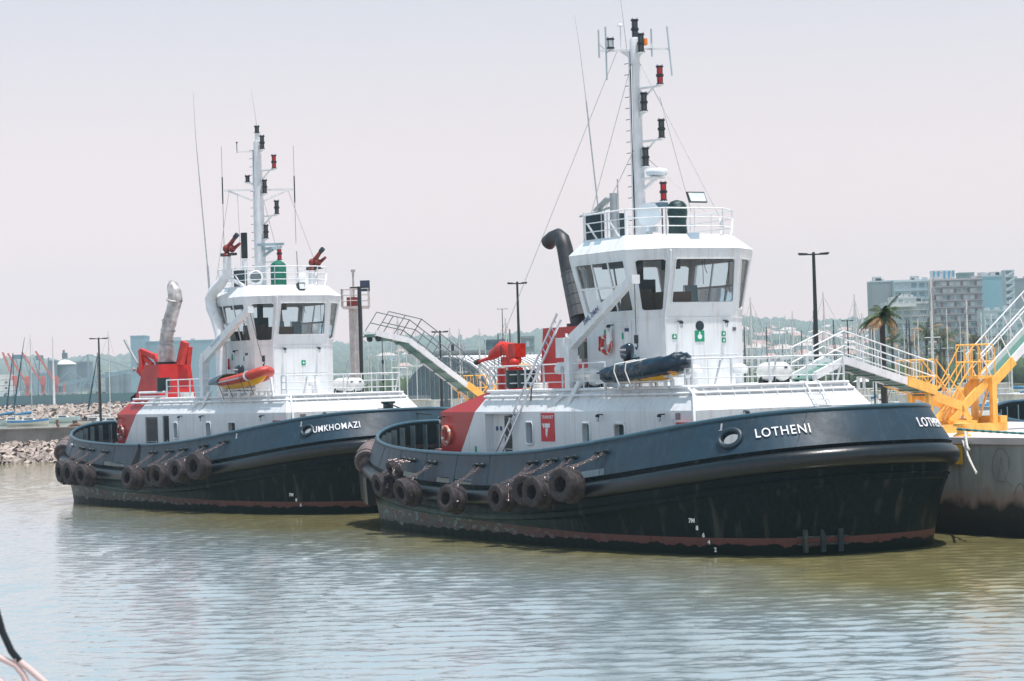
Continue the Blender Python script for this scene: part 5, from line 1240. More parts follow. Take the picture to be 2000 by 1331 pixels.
alu_ladder(T1, 'aluminium extension ladder leaning from the side deck of the nearer tug')
drum(T1, -3.0, -2.75, 5.32, 'dark green bin on the upper deck rail beside the ladder, aft of its twin')
drum(T1, -2.15, -2.75, 5.32, 'dark green bin on the upper deck rail beside the ladder, forward of its twin')
drum(T2, -3.45, -2.9, 5.6, 'dark green bin in front of the red funnel casing of the farther tug')
person_seated(T2, 3.1, -1.0, 8.15, 'person in dark overalls sitting at the wheelhouse console of the farther tug')

# third tug ------------------------------------------------------------
def small_tug_hull():
    root = empty('tugboat', 'tug stern with a high curved ribbed bulwark across the quay at the right edge', 'tugboat', None, T3)
    N = 160; mb = MB()
    for pr in [1]:
        mb.loft([[(x, y, -1) for x, y in OL((13.6, 13, 4.9, 2.5, 2.5), N)], [(x, y, 0) for x, y in OL(P_WL, N)], [(x, y, zF(x) + .4) for x, y in OL((15.4, 15.3, 5.85, 2.78, 2.66), N)]])
    mb.build('hull', HULL, root, smooth=30)
    mb = MB(); mb.loft([[(x, y, zF(x) + .42) for x, y in OL(P_BOT, N)], [(x, y, zB(x)) for x, y in OL(P_TOP, N)]], mi=0); mb.loft([[(x * .99, y * .985, zF(x) + .42) for x, y in OL(P_BOT, N)], [(x * .99, y * .985, zB(x)) for x, y in OL(P_TOP, N)]], mi=1); mb.build('bulwark', [mat('grey_bulwark_paint', (.10, .15, .18), .45, var=.2), INBW], root, smooth=30)
    mb = MB(); mb.tube([(x, y, zB(x)) for x, y in OL(P_TOP, N)], .09, 8, closed=True); mb.build('bulwark_rail', mat('cap_rail_paint', (0, 0, 0)), root, smooth=60)
    mb = MB()
    for j, (x, y) in enumerate(OL((15.1, 14.7, 5.5, 2.8, 2.56), 80)): mb.box((x, y, (zF(x) + zB(x)) / 2), (.05, .05, zB(x) - zF(x) - .1))
    mb.build('bulwark_stiffeners', mat('stiffener_paint_light', (.2, .3, .33), .5), root)
    mb = MB(); ol = OL((15.3, 15.1, 5.7, 2.8, 2.6), N); mb.loft([[(ol[i][0], ol[i][1], zF(ol[i][0]) + .22) for i in (j, (N - j) % N)] for j in range(N // 2 + 1)], closed=False); mb.build('main_deck', DECK, root)
    mb = MB(); mb.tube([(x, y, zF(x)) for x, y in OL(P_FD, N)], .33, 8, closed=True); mb.build('rubbing_fender', BLK, root, smooth=60)
small_tug_hull()

# ------------------------------------------------------------------ yellow gangway stations on the quay
GRDK = mat('green_gangway_underside', (.10, .22, .18), .5, var=.15)
def gangway_deck(mb, mu, pts, w_, side, hb=.26):
    """walkway boxes along pts (list of Vector), half width w_, side = horizontal width direction"""
    for a, b in zip(pts[:-1], pts[1:]):
        d = (b - a).normalized(); up = side.cross(d).normalized(); up = up if up.z > 0 else -up
        for s_ in (-1, 1): mb.bar(a + side * w_ * s_, b + side * w_ * s_, .09, hb)
        q = [a - side * w_ - up * .05, a + side * w_ - up * .05, b + side * w_ - up * .05, b - side * w_ - up * .05]
        mu._add([tuple(v) for v in q + [v - up * .04 for v in q]], [(0, 1, 2, 3), (7, 6, 5, 4), (0, 4, 5, 1), (1, 5, 6, 2), (2, 6, 7, 3), (3, 7, 4, 0)])
        n = max(1, int((b - a).length / .9))
        for i in range(n + 1): p = a.lerp(b, i / n); mu.bar(p - side * w_ - up * .16, p + side * w_ - up * .16, .06)
def gangway_rails(mb, pts, w_, side, h=1.0, step=1.0, lean=Vector((0, 0, 0)), r=.024):
    for s_ in (-1, 1):
        base = [p + side * w_ * s_ for p in pts]
        for f in (.5, 1.0): mb.tube([p + Vector((0, 0, h * f)) + lean * f for p in base], r, 6)
        for a, b in zip(base[:-1], base[1:]):
            n = max(1, int((b - a).length / step))
            for i in range(n + 1): p = a.lerp(b, i / n); mb.tube([p, p + Vector((0, 0, h)) + lean], r, 5)
def gangway(name, label, T, pts, mark, w_=.42, lean=Vector((0, 0, 0)), rm=None):
    """white gangway from its outer end pts[0] to the pivot pts[-1]; the last leg is a yellow sleeve"""
    root = empty('gangway', label, 'gangway', 'gangways of the quay', T); pts = [Vector(p) for p in pts]
    hd = (pts[-1] - pts[0]); hd.z = 0; side = Vector((hd.y, -hd.x, 0)).normalized()
    a, b = MB(), MB(); gangway_deck(a, b, pts, w_, side); a.build('side_beam', WHITE2, root); b.build('walkway', GRDK, root)
    a = MB(); gangway_rails(a, pts, w_, side, lean=lean); a.build('handrail', rm or WHITE2, root, smooth=50)
    a = MB(); e = pts[0]; d = (pts[1] - pts[0]).normalized()
    for s_ in (-1, 1): a.lathe([(.14, -.06), (.14, .06)], e + d * .25 + side * .3 * s_ - Vector((0, 0, .22)), side, 12); a.bar(e + d * .25 + side * .3 * s_, e + d * .25 + side * .3 * s_ - Vector((0, 0, .22)), .05)
    a.build('wheel', DARK, root, smooth=40)
    a = MB(); m0 = pts[-1].lerp(pts[-2], mark)
    for s_ in (-1, 1): a.bar(m0 + side * (w_ + .07) * s_, pts[-1] + side * (w_ + .07) * s_, .07, .34)
    a.build('yellow_sleeve', YEL, root)
    return root
def cage(mb, o, side, fw_, h=1.5, l_=1.8, w_=.55):
    r = .032
    for s_ in (-1, 1):
        b0 = o + side * w_ * s_; p = [b0, b0 + fw_ * l_]
        mb.tube([b0, b0 + Vector((0, 0, h)), b0 + fw_ * l_ * .9 + Vector((0, 0, h)), b0 + fw_ * l_ + Vector((0, 0, h - .2)), b0 + fw_ * l_], r, 6)
        mb.tube([b0 + Vector((0, 0, h * .5)), b0 + fw_ * l_ + Vector((0, 0, h * .5))], r, 6)
        for f in (.33, .66): mb.tube([b0 + fw_ * l_ * f, b0 + fw_ * l_ * f + Vector((0, 0, h))], r, 6)
def station(T, x0, label, full=True):
    root = empty('gangway_station', label, 'gangway station', 'yellow gangway stations on the quay', T @ Matrix.Translation((x0, 8.95 - 9 * .75, QZ)) @ Matrix.Diagonal((.72, .75, 1, 1)))
    sx = Vector((1, 0, 0)); sy = Vector((0, 1, 0))
    mb = MB(); mb.bbox((-.9, 8.2, 0), (-.55, 13.6, .3)); mb.bbox((.55, 8.2, 0), (.9, 13.6, .3)); mb.bbox((-.9, 8.2, .0), (.9, 8.5, .28)); mb.bbox((-.9, 13.1, .3), (1.0, 13.5, .55)); mb.bbox((-.8, 10.4, .3), (.8, 11.8, .42))
    mb.bbox((-.9, 8.6, .302), (-.6, 13.0, .5)); mb.build('base_frame', YEL, root)
    for x in (-.72, .72):
        for y in (9.0, 12.9):
            m_ = MB(); m_.bbox((x - .14, y - .14, .28), (x + .14, y + .14, 1.5 if y < 10 else 1.95)); m_.build('leg', YEL, root)
    mb = MB()
    for x in (-.5, .5):
        mb.bar((x, 9.0, 1.45), (x, 11.1, .95), .16, .34); mb.bar((x, 11.1, .95), (x, 11.6, .4), .14, .3); mb.bar((x, 12.9, 1.9), (x, 11.2, .9), .16, .34); mb.bar((x, 11.2, .9), (x, 10.4, .35), .14, .3)
        mb.bar((x, 10.3, .35), (x, 11.6, 1.15), .1); mb.bar((x, 9.3, .4), (x, 10.4, 1.2), .1)
    mb.bbox((-.62, 9.0, 1.5), (.62, 9.6, 1.62)); mb.bbox((-.62, 12.1, 1.9), (.62, 13.1, 2.02)); mb.build('rocker_frame', YEL, root)
    mb = MB(); mb.tube([(-.62, 10.7, 1.2), (-.62, 11.35, .55)], .24, 12); mb.tube([(-.62, 11.9, 1.25), (-.62, 11.5, .5)], .22, 12); mb.tube([(.2, 10.2, .45), (.3, 11.2, 1.6)], .12, 10); mb.tube([(.0, 12.6, .5), (.0, 13.4, 1.9)], .06, 8); mb.build('counterweight', mat('pale_yellow_paint', lin(250, 190, 110), .4, var=.15, scale=4), root, smooth=50)
    mb = MB(); cage(mb, Vector((0, 8.1, 1.45)), sx, sy, 1.2, 1.5); cage(mb, Vector((0, 11.7, 1.9)), sx, sy, 1.25, 1.5)
    for x in (-.55, .55):
        for (a, b) in (((9.6, 2.65), (11.3, 1.2)), ((9.6, 2.1), (11.0, .9)), ((11.9, 3.1), (10.4, 1.5)), ((11.9, 2.5), (10.2, 1.0)), ((9.7, 1.6), (10.4, 2.1))): mb.tube([(x, a[0], a[1]), (x, b[0], b[1])], .03, 6)
    mb.build('guard_rail', YEL, root, smooth=50)
    mb = MB(); mb.bbox((.3, 11.2, .5), (.55, 11.45, .95)); mb.build('control_box', GRIMW, root)
    return root
station(T1, 5.8, 'yellow steel gangway station on the quay beside the bow of the nearer tug')
gangway('g', 'lowered white gangway with peaked walkway resting on the foredeck of the nearer tug', T1, [(8.9, 1.6, 5.42), (7.9, 3.65, 5.95), (6.1, 8.9, 4.80)], .32)
gangway('g', 'raised white gangway climbing out of the picture at the right edge', T1, [(5.8, 21.9, 13.4), (5.8, 17.4, 9.4), (5.8, 12.0, 5.05)], .17, lean=Vector((0, -.55, 0)))
station(T2, 6.6, 'yellow steel gangway station behind the red stern wedge of the nearer tug')
gangway('g', 'raised dark railed gangway hanging over the bow of the farther tug', T2, [(8.05, 2.2, 8.02), (7.75, 4.2, 7.65), (6.7, 9.0, 4.85)], .22, lean=Vector((0, .75, 0)), rm=mat('dark_grey_rail', (.12, .15, .17), .5))
mb = MB(); p = T2 @ Vector((8.0, 2.9, 7.75)); mb.tube([p, p - Vector((0, 0, 2.9))], .02, 5); mb.ball((p.x, p.y, p.z - 1.1), (.06, .06, .12), 6, 4); mb.ball((p.x, p.y, p.z - 2.0), (.06, .06, .12), 6, 4)
tag(mb.build('control_pendant', DARK), 'thin dark cable hanging below the tip of the raised gangway', 'cable')

# bollard, ropes, sign on the near quay
mb = MB(); mb.lathe([(.3, 0), (.3, .05), (.18, .1), (.17, .3), (.3, .36), (.3, .44), (.1, .47)], n=16); o = mb.build('quay_bollard', YEL, smooth=45); o.matrix_world = T1 @ Matrix.Translation((10.2, 7.2, QZ)); tag(o, 'squat yellow bollard on the quay edge at the bow of the nearer tug', 'bollard')
ROPE = mat('teal_rope', (.05, .24, .23), .8, var=.7, scale=60, stretch=(1, 1, 1)); ROPEW = mat('white_rope', (.6, .6, .55), .8, var=.3, scale=50)
def rope(a, b, sag, r, m_, label, T=T1, n=26):
    a, b = Vector(a), Vector(b); mb = MB(); mb.tube([a.lerp(b, i / n) - Vector((0, 0, sag * 4 * (i / n) * (1 - i / n))) for i in range(n + 1)], r, 6)
    for s_ in (0, PI): mb.tube([a.lerp(b, i / 120) - Vector((0, 0, sag * 4 * (i / 120) * (1 - i / 120))) + Vector((0, math.cos(i * 1.1 + s_), math.sin(i * 1.1 + s_))) * r * .8 for i in range(121)], r * .55, 4)
    o = mb.build('mooring_rope', m_, smooth=60); o.matrix_world = T; return tag(o, label, 'rope')
rope((13.6, 4.2, 3.62), (24.0, 8.3, 3.35), .16, .035, ROPE, 'teal mooring rope running along the quay edge out to the right')
rope((14.4, 4.0, 3.0), (10.6, 7.0, 3.42), .22, .04, ROPEW, 'white mooring rope looped from the tug bow to the yellow bollard, upper of two')
rope((14.0, 4.6, 2.2), (10.9, 6.6, 3.22), .10, .04, ROPEW, 'white mooring rope hanging down from the quay edge, lower of two')
rope((11.2, 1.2, 4.75), (17.0, -.2, 4.25), .12, .03, mat('dark_rope', (.015, .03, .035), .8), 'dark mooring line leading forward from the black bollard of the farther tug', T2)
mb = MB(); mb.bbox((10.05, 6.42, 2.35), (11.05, 6.5, 3.0)); o = mb.build('berth_sign', mat('yellow_sign_paint', lin(215, 165, 55), .6, var=.25)); o.matrix_world = T1; tag(o, 'yellow berth number plate on the quay face behind the tug bow', 'sign')
t_ = flat_text('berth_number', '56', .34, DARK, o, (10.6, 6.41, 2.55), (1, 0, 0), (0, 0, 1), bold=.01)
mb = MB(); gp = lambda x, z: (x, 6.535, z)
mb.tube([gp(12.9 + .42 * math.cos(a) * (1 + .1 * math.sin(2 * a)), 2.35 + .55 * math.sin(a)) for a in [q * .3 for q in range(26)]], .010, 4)
mb.tube([gp(12.75, 1.95), gp(12.95, 2.6), gp(13.1, 1.9), gp(13.45, 1.65)], .014, 4)
mb.tube([gp(13.5 + q * .06, 1.35 + .42 * abs(math.sin(q * .28))) for q in range(34)], .016, 4)
o = mb.build('graffiti', mat('faded_graffiti', (.22, .23, .24), .9, var=.4, scale=2)); o.matrix_world = T1; tag(o, 'faded looping graffiti scrawl on the quay wall at the right edge', 'graffiti')
mb = MB()
random.seed(11)
for i in range(7):
    mb.ball((15.0 - i * .18, 7.6 + random.random() * .3, QZ + .04), (.2, .12, .05), 8, 4)
o = mb.build('folded_sheet', mat('pinkish_sheet', (.7, .56, .5), .8)); o.matrix_world = T1; tag(o, 'crumpled pinkish sheet lying on the quay top near the right edge', 'sheet')
# ------------------------------------------------------------------ lamps, light tower, palms on the quays
POST = mat('black_post_paint', (.012, .025, .03), .45, var=.2)
def lamp_post(px, ytop, Y, zb, label, r=.1, arm=.9, one=True):
    p = at(px, Y, zb); zt = zat(px, ytop, Y); root = empty('lamp_post', label, 'lamp post', 'lamp posts around the harbour', Matrix.Translation(p))
    h = zt - zb; mb = MB(); mb.tube([(0, 0, 0), (0, 0, h * .5), (0, 0, h)], [r, r * .85, r * .6], 10); mb.lathe([(r * 1.8, 0), (r * 1.8, .06), (r * 1.1, .12)], n=10); mb.build('pole', POST, root, smooth=50)
    mb = MB(); mb.bar((-arm, 0, h), (arm, 0, h), .08, .06)
    for s_ in (-1, 1): mb.box((s_ * arm * .75, 0, h + .03), (arm * .62, .3, .07), rot=(0, -.06 * s_, 0))
    mb.lathe([(.05, h - .1), (.08, h), (.05, h + .1)], n=8); mb.build('lamp_head', POST, root)
    return root
lamp_post(1597, 497, 103, 3.25, 'tall thick black lamp post between the nearer tug wheelhouse and the apartment blocks', .115, .62)
lamp_post(1016, 554, 128, 3.25, 'black lamp post behind the orange fire monitor of the nearer tug', .10, .5)
lamp_post(862, 649, 150, 3.25, 'thin black lamp post behind the raised gangway over the farther tug', .09, .5)
lamp_post(195, 662, 190, 1.5, 'black lamp post rising behind the stern bulwark of the farther tug, beside white yacht masts', .11, .7)
lamp_post(1659, 627, 230, 1.2, 'slim black lamp post above the peaked gangway', .09, .55)
lamp_post(354 + 1354, 640, 245, 1.2, 'slim dark lamp post just left of the palm trunk', .09, .12)
lamp_post(985, 604, 420, 1.5, 'small distant lamp post near the vaulted warehouse', .12, .9)
# black post and steel light tower behind the farther tug
p = at(707, 128, 3.25); mb = MB(); mb.tube([(0, 0, 0), (0, 0, zat(703, 560, 128) - 3.25)], .11, 10); mb.box((0, 0, zat(703, 560, 128) - 3.3), (1.0, .1, .08))
o = mb.build('lamp_post', POST, smooth=50, loc=p); tag(o, 'black post standing close in front of the steel light tower', 'lamp post', 'lamp posts around the harbour')
p = at(694, 135, 3.25); root = empty('light_tower', 'steel ladder tower with railed platform and red box behind the farther tug', 'tower', None, Matrix.Translation(p))
zp = zat(694, 603, 135) - 3.25; G2 = mat('weathered_light_steel', (.5, .47, .45), .5, .2, var=.2, scale=3)
mb = MB(); mb.tube([(0, 0, 0), (0, 0, zp)], .26, 14); mb.build('column', G2, root, smooth=50)
mb = MB()
for s_ in (-.02, .42): mb.bar((s_ + .1, -.45, 0), (s_ + .1, -.45, zp), .05)
for q in range(int(zp / .32)): mb.bar((.08, -.45, .3 + q * .32), (.52, -.45, .3 + q * .32), .04)
mb.build('ladder', G2, root)
mb = MB(); mb.box((.15, 0, zp + .05), (1.4, 1.2, .14), taper=1.1); railing(mb, [(-.6, -.6, zp + .1), (.9, -.6, zp + .1), (.9, .6, zp + .1), (-.6, .6, zp + .1)], h=1.0, step=.5, closed=True); mb.build('platform', G2, root)
mb = MB(); mb.box((.05, -.2, zp + .38), (.75, .5, .5)); mb.build('red_box', REDD, root)
mb = MB(); mb.tube([(.05, 0, zp), (.05, 0, zp + 2.1)], .06, 8); mb.lathe([(.12, zp + 2.05), (.14, zp + 2.2)], (.05, 0, 0), n=8); mb.build('lamp_mast', G2, root, smooth=50)
mb = MB(); mb.box((.72, -.3, zp + 1.25), (.55, .1, .62)); mb.build('solar_panel', mat('solar_panel_glass', (.02, .05, .09), .15), root)

FROND = mat('palm_frond_green', (.045, .085, .03), .6, var=.5, scale=2); FRDRY = mat('dry_frond', (.34, .22, .11), .8, var=.4, scale=3); BARK = mat('palm_bark', (.035, .032, .03), .85, var=.4, scale=6, stretch=(1, 1, 4), bump=.4)
def palm(px, ytop, ybase_z, Y, label, r=.16, L_=1.7, wind=-1.0, nf=26, seed=1, group=None, light=False):
    rnd = random.Random(seed); p = at(px, Y, ybase_z); h = zat(px, ytop, Y) - ybase_z; root = empty('palm_tree', label, 'palm tree', group, Matrix.Translation(p))
    mb = MB(); mb.tube([(.02 * math.sin(i), .0, h * i / 10) for i in range(11)], [r * (1.25 - .4 * i / 10 + (.03 if i % 2 else 0)) for i in range(11)], 10); mb.lathe([(r * .9, h - .5), (r * 1.5, h - .15), (r * .8, h + .15)], n=10); mb.build('trunk', BARK, root, smooth=60)
    mb = MB(); 
    for k in range(nf):
        a = 2 * PI * k / nf * 2.4 + rnd.random() * .5; el = rnd.uniform(-.5, 1.35); ln = L_ * rnd.uniform(.75, 1.15); dry = el < -.05 or rnd.random() < .15
        d = Vector((math.cos(a) * math.cos(el), math.sin(a) * math.cos(el), math.sin(el))); q = Vector((0, 0, h)); pts = [q.copy()]
        ns = 9
        for i in range(ns):
            d = (d + Vector((wind * .10, 0, -.17)) * (.6 + i * .1)).normalized(); q = q + d * ln / ns; pts.append(q.copy())
        mb.tube(pts, [.022 * (1 - i / (ns + 2)) for i in range(ns + 1)], 4, mi=1 if dry else 0)
        for i in range(1, ns + 1):
            dd = (pts[i] - pts[i - 1]).normalized(); s_ = dd.cross(Vector((0, 0, 1))); s_ = s_.normalized() if s_.length > .1 else Vector((1, 0, 0))
            for u in range(4):
                c = pts[i - 1].lerp(pts[i], u / 4)
                for sg in (-1, 1):
                    ll = L_ * .30 * math.sin(PI * min(.93, (i + u / 4) / (ns + 1.0) * .85 + .12)) * rnd.uniform(.7, 1.15)
                    e = c + (s_ * sg * .75 + dd * .55 + Vector((wind * .18, 0, -.42 - rnd.random() * .3))).normalized() * ll
                    wv = dd * .026 * (1 if not light else 1.6); mb._add([c - wv, c + wv, e], [(0, 1, 2)], 1 if dry else 0)
    mb.build('crown', [FROND, FRDRY], root); return root
palm(1726, 618, 3.25, 100, 'wind blown palm with brown and green fronds in front of the apartment blocks', .12, 1.12, -.9, 34, 3)
for i, (px, yt, Y, L_) in enumerate([(1812, 652, 420, 4.2), (1846, 662, 440, 4.2), (1880, 690, 430, 4.0), (1780, 672, 450, 3.8), (1745, 668, 460, 3.6), (1835, 690, 400, 3.4), (1960, 672, 450, 3.8), (1905, 668, 470, 3.6), (1925, 700, 430, 3.4)]):
    palm(px, yt, 1.2, Y, 'distant grey green palm among the masts in front of the apartment blocks', .22, L_, -.3, 18, 20 + i, 'distant palms behind the marina', True)

# ------------------------------------------------------------------ land, hills, forest
def sheet(name, pts, z, m_): mb = MB(); mb.prism(pts, z - 3, z); return tag(mb.build(name, m_), kind='structure')
LAND = mat('shore_ground', (.16, .19, .11), .9, var=.4, scale=.02)
A_ = lambda px, Y: tuple(at(px, Y).xy)
sheet('shore', [A_(700, 520), A_(1300, 500), A_(1500, 410), A_(2300, 400), A_(2900, 5200), A_(700, 5200)], 1.2, LAND)
sheet('terminal_ground', [A_(-400, 1120), A_(700, 1120), A_(700, 5200), A_(-900, 5200)], 1.5, mat('terminal_concrete', (.32, .32, .3), .9))
sky_pts = [(-300, 700), (0, 705), (60, 702), (120, 706), (200, 699), (234, 699), (300, 694), (400, 690), (560, 680), (700, 674), (747, 668), (790, 662), (837, 660), (871, 666), (909, 667), (966, 660), (1023, 655), (1061, 652), (1150, 645), (1300, 634), (1450, 621), (1485, 628), (1495, 625), (1530, 627), (1545, 632), (1563, 630), (1590, 633), (1620, 628), (1650, 626), (1700, 625), (1900, 622), (2300, 610)]
def sky_y(px): return float(np.interp(px, [q[0] for q in sky_pts], [q[1] for q in sky_pts]))
def hill_z(px, f):
    zt = zat(px, sky_y(px), 4800) - 17; return 2 + (zt - 2) * (f ** 1.15) + 5 * noise.noise((px * .012, f * 3, 0)) * f
mb = MB(); cols = [(-300 + i * 26) for i in range(101)]; rows = 26
rings = []
for j in range(rows + 1):
    f = j / rows; Y = 2400 + 2400 * f; rings.append([(at(px, Y).x, Y, hill_z(px, f)) for px in cols])
rings.append([(at(px, 4900).x, 4900, 0) for px in cols])
mb.loft(rings, closed=False); tag(mb.build('hills', mat('hillside_ground', (.10, .14, .07), .9, var=.4, scale=.01), smooth=60), kind='structure')
mb = MB(); rnd = random.Random(5)
ico = [(0, 0, 1), (.89, 0, .45), (.28, .85, .45), (-.72, .53, .45), (-.72, -.53, .45), (.28, -.85, .45), (.72, .53, -.3), (-.28, .85, -.3), (-.89, 0, -.3), (-.28, -.85, -.3), (.72, -.53, -.3)]
icf = [(0, 1, 2), (0, 2, 3), (0, 3, 4), (0, 4, 5), (0, 5, 1), (1, 6, 2), (2, 7, 3), (3, 8, 4), (4, 9, 5), (5, 10, 1), (6, 7, 2), (7, 8, 3), (8, 9, 4), (9, 10, 5), (10, 6, 1)]
for i in range(6500):
    px = rnd.uniform(-60, 2100); f = min(1, rnd.random() ** .55 * 1.02) if rnd.random() < .6 else 1.0 - rnd.random() * .06; Y = 2400 + 2400 * f; c = at(px, Y); s_ = rnd.uniform(9, 20) * (.75 + .5 * f)
    z = hill_z(px, f); sh = rnd.uniform(.55, .95)
    mb._add([(c.x + v[0] * s_ * rnd.uniform(.8, 1.2), Y + v[1] * s_, z + (v[2] * s_ * sh + s_ * .2) * rnd.uniform(.85, 1.15)) for v in ico], icf)
tag(mb.build('hillside_woodland', mat('woodland_green', (.065, .085, .05), .9, var=.5, scale=.06), smooth=80), kind='stuff', label='hazy woodland covering the far hills', cat='trees')
# near shore bushes on the right
mb = MB()
for i in range(1500):
    px = rnd.choice([rnd.uniform(1440, 2050), rnd.uniform(700, 1100)]); Y = rnd.uniform(520, 700); c = at(px, Y); s_ = rnd.uniform(1.2, 3.6)
    mb._add([(c.x + v[0] * s_ * rnd.uniform(.7, 1.3), Y + v[1] * s_, 1.2 + (v[2] + .6) * s_ * rnd.uniform(.7, 1.2)) for v in ico], icf)
tag(mb.build('shore_bushes', mat('bush_green', (.04, .075, .03), .9, var=.5, scale=.3), smooth=80), kind='stuff', label='belt of bushes along the marina shore', cat='bushes')

# houses on the hillside
HW = [mat('house_cream', (.74, .68, .62), .8), mat('house_white', (.78, .78, .78), .8)]; HR = [mat('terracotta_roof', (.50, .31, .27), .8), mat('pale_roof', (.60, .50, .46), .8)]
def house_proto(i):
    root = empty('hillside_house', 'small pale house with a pitched roof on the hazy hillside', 'house', 'houses on the hillside')
    w_, d_, h_ = [(13, 9, 4.5), (18, 9, 6), (10, 9, 4)][i]; mb = MB(); mb.bbox((-w_ / 2, -d_ / 2, -4), (w_ / 2, d_ / 2, h_)); mb.build('wall', HW[i % 2], root)
    mb = MB(); e = .8; mb.loft([[(-w_ / 2 - e, -d_ / 2 - e, h_), (w_ / 2 + e, -d_ / 2 - e, h_), (w_ / 2 + e, d_ / 2 + e, h_), (-w_ / 2 - e, d_ / 2 + e, h_)], [(-w_ / 4, -.2, h_ + 3), (w_ / 4, -.2, h_ + 3), (w_ / 4, .2, h_ + 3), (-w_ / 4, .2, h_ + 3)]], cap0=True, cap1=True); mb.build('roof', HR[i % 2], root)
    for q in range(3):
        mb = MB(); x = (-.3 + .3 * q) * w_; mb.bbox((x - .8, -d_ / 2 - .05, 1.2), (x + .8, -d_ / 2, 2.8)); mb.build('window', PANE, root)
    return root
hp = [house_proto(i) for i in range(3)]; first = [True] * 3
for i in range(84):
    px = rnd.uniform(1446, 1712) if i < 56 else rnd.uniform(740, 1100); f = rnd.uniform(.08, .80) if i < 56 else rnd.uniform(.1, .6)
    Y = 2400 + 2400 * f; c = at(px, Y); k = i % 3; mw = Matrix.Translation((c.x, Y - 6, hill_z(px, f) + 8)) @ Matrix.Scale(rnd.uniform(1.2, 1.75), 4) @ Matrix.Rotation(rnd.uniform(-.5, .5), 4, 'Z')
    if first[k]: hp[k].matrix_world = mw; first[k] = False
    else: dup(hp[k], mw)

# ------------------------------------------------------------------ apartment blocks on the right
WIN = mat('block_window', (.16, .26, .32), .15, var=.4, scale=.3); WINL = mat('block_window_curtained', (.45, .52, .56), .4, var=.3, scale=.3)
def win_mesh(nm, w_, h_, m_):
    mb = MB(); mb.bbox((-w_ / 2, -.12, -h_ / 2), (w_ / 2, .0, h_ / 2)); o = mb.build(nm, m_); me = o.data; bpy.data.objects.remove(o); return me
def block(px0, px1, ytop, Y, label, mw_, floors, bays, depth=16, wm=None, ztop_pad=0, zb=1.2, rot=0.0, ystart=0.0, band=None, panel=None, name='apartment_block', roof=None):
    a, b = at(px0, Y), at(px1, Y); wd = b.x - a.x; zt = zat((px0 + px1) / 2, ytop, Y); root = empty(name, label, 'building', None, Matrix.Translation(((a.x + b.x) / 2, Y, zb)) @ Matrix.Rotation(rot, 4, 'Z')); H_ = zt - zb
    mb = MB(); mb.bbox((-wd / 2, 0, -2), (wd / 2, depth, H_)); mb.build('wall', mw_, root)
    mb = MB(); mb.bbox((-wd / 2 - .15, -.15, H_), (wd / 2 + .15, depth + .15, H_ + .7)); mb.build('roof', roof or mw_, root)
    for q in range(3 if wd > 8 and depth > 9 else 0):
        mb = MB(); x = rnd.uniform(-.42, .42) * wd; sz = rnd.uniform(1.2, 3.2); mb.box((x, depth * .4, H_ + .7 + sz * .35), (sz * 1.4, 3, sz * .7)); mb.build('roof_plant', mat('roof_plant_grey', (.42, .44, .45), .8, var=.3), root)
    if floors:
        fh = (H_ - ystart) / floors; bw = wd / bays; mes = [win_mesh('window', bw * .62, fh * .5, WIN), win_mesh('window', bw * .62, fh * .5, WINL)]; cnt = 0
        for i in range(floors):
            for j in range(bays):
                if cnt >= 100: break
                o = bpy.data.objects.new('window', mes[rnd.random() < .4]); C.objects.link(o); o.parent = root; o.location = (-wd / 2 + bw * (j + .5), 0, H_ - fh * (i + .5)); cnt += 1
        if band:
            mb = MB()
            for i in range(floors + 1): mb.bbox((-wd / 2, -.7, H_ - fh * i - .45), (wd / 2, 0, H_ - fh * i - .12))
            mb.build('balcony_slab', band, root)
        if panel:
            for i in range(floors):
                for j in range(bays):
                    if (i + j) % 2 == 0: mb = MB(); mb.bbox((-wd / 2 + bw * (j + .0) - bw * .17, -.3, H_ - fh * (i + .5) - fh * .33), (-wd / 2 + bw * j + bw * .17, -.02, H_ - fh * (i + .5) + fh * .33)); mb.build('facade_panel', panel, root)
    return root
BB = mat('pale_blue_concrete', (.46, .55, .58), .8, var=.08, scale=.1); BG = mat('grey_blue_concrete', (.25, .29, .31), .8, var=.1, scale=.1); BW = mat('white_concrete', (.70, .70, .70), .8, var=.06, scale=.1)
BP = mat('pink_grey_concrete', (.48, .42, .42), .8, var=.08, scale=.1); BR = mat('red_brown_panel', (.22, .07, .07), .8); BTQ = mat('turquoise_wall', (.22, .44, .52), .8, var=.06, scale=.1); SLAB = mat('dark_slab', (.10, .13, .15), .8)
block(1709, 1752, 551, 1180, 'dark grey windowless slab block at the left end of the apartment group', BG, 0, 0, roof=BB)
block(1752, 1830, 549, 1175, 'pale blue block with long dark window strips behind the sloping white roof', BB, 11, 5, band=mat('blue_white_band', (.5, .6, .62), .8))
block(1735, 1832, 592, 1140, 'broad pale grid fronted apartment block with rows of windows behind the palm', mat('pale_grid_concrete', (.46, .52, .55), .8), 12, 6, band=BW)
r_ = block(1746, 1795, 583, 1130, 'white penthouse with a sloping white roof on the grid fronted block', BW, 1, 4, depth=10, name='penthouse', zb=zat(1770, 592, 1140))
block(1831, 1925, 547, 1120, 'tall pinkish grey apartment tower with red brown panels', BP, 14, 7, band=SLAB, panel=BR)
r_ = block(1829, 1872, 531, 1145, 'blue and white striped plant room on top of the tower group', BW, 0, 0, depth=8, zb=zat(1850, 560, 1145), name='plant_room')
mb = MB(); wd = at(1872, 1145).x - at(1829, 1145).x
for q in (0, 2, 4.6, 6.6, 8.4): mb.bbox((-wd / 2 + q * wd / 9.5, -.2, 0), (-wd / 2 + (q + .8) * wd / 9.5, 0, 7.5))
mb.build('blue_stripe', mat('stripe_blue', (.05, .32, .52), .6), r_)
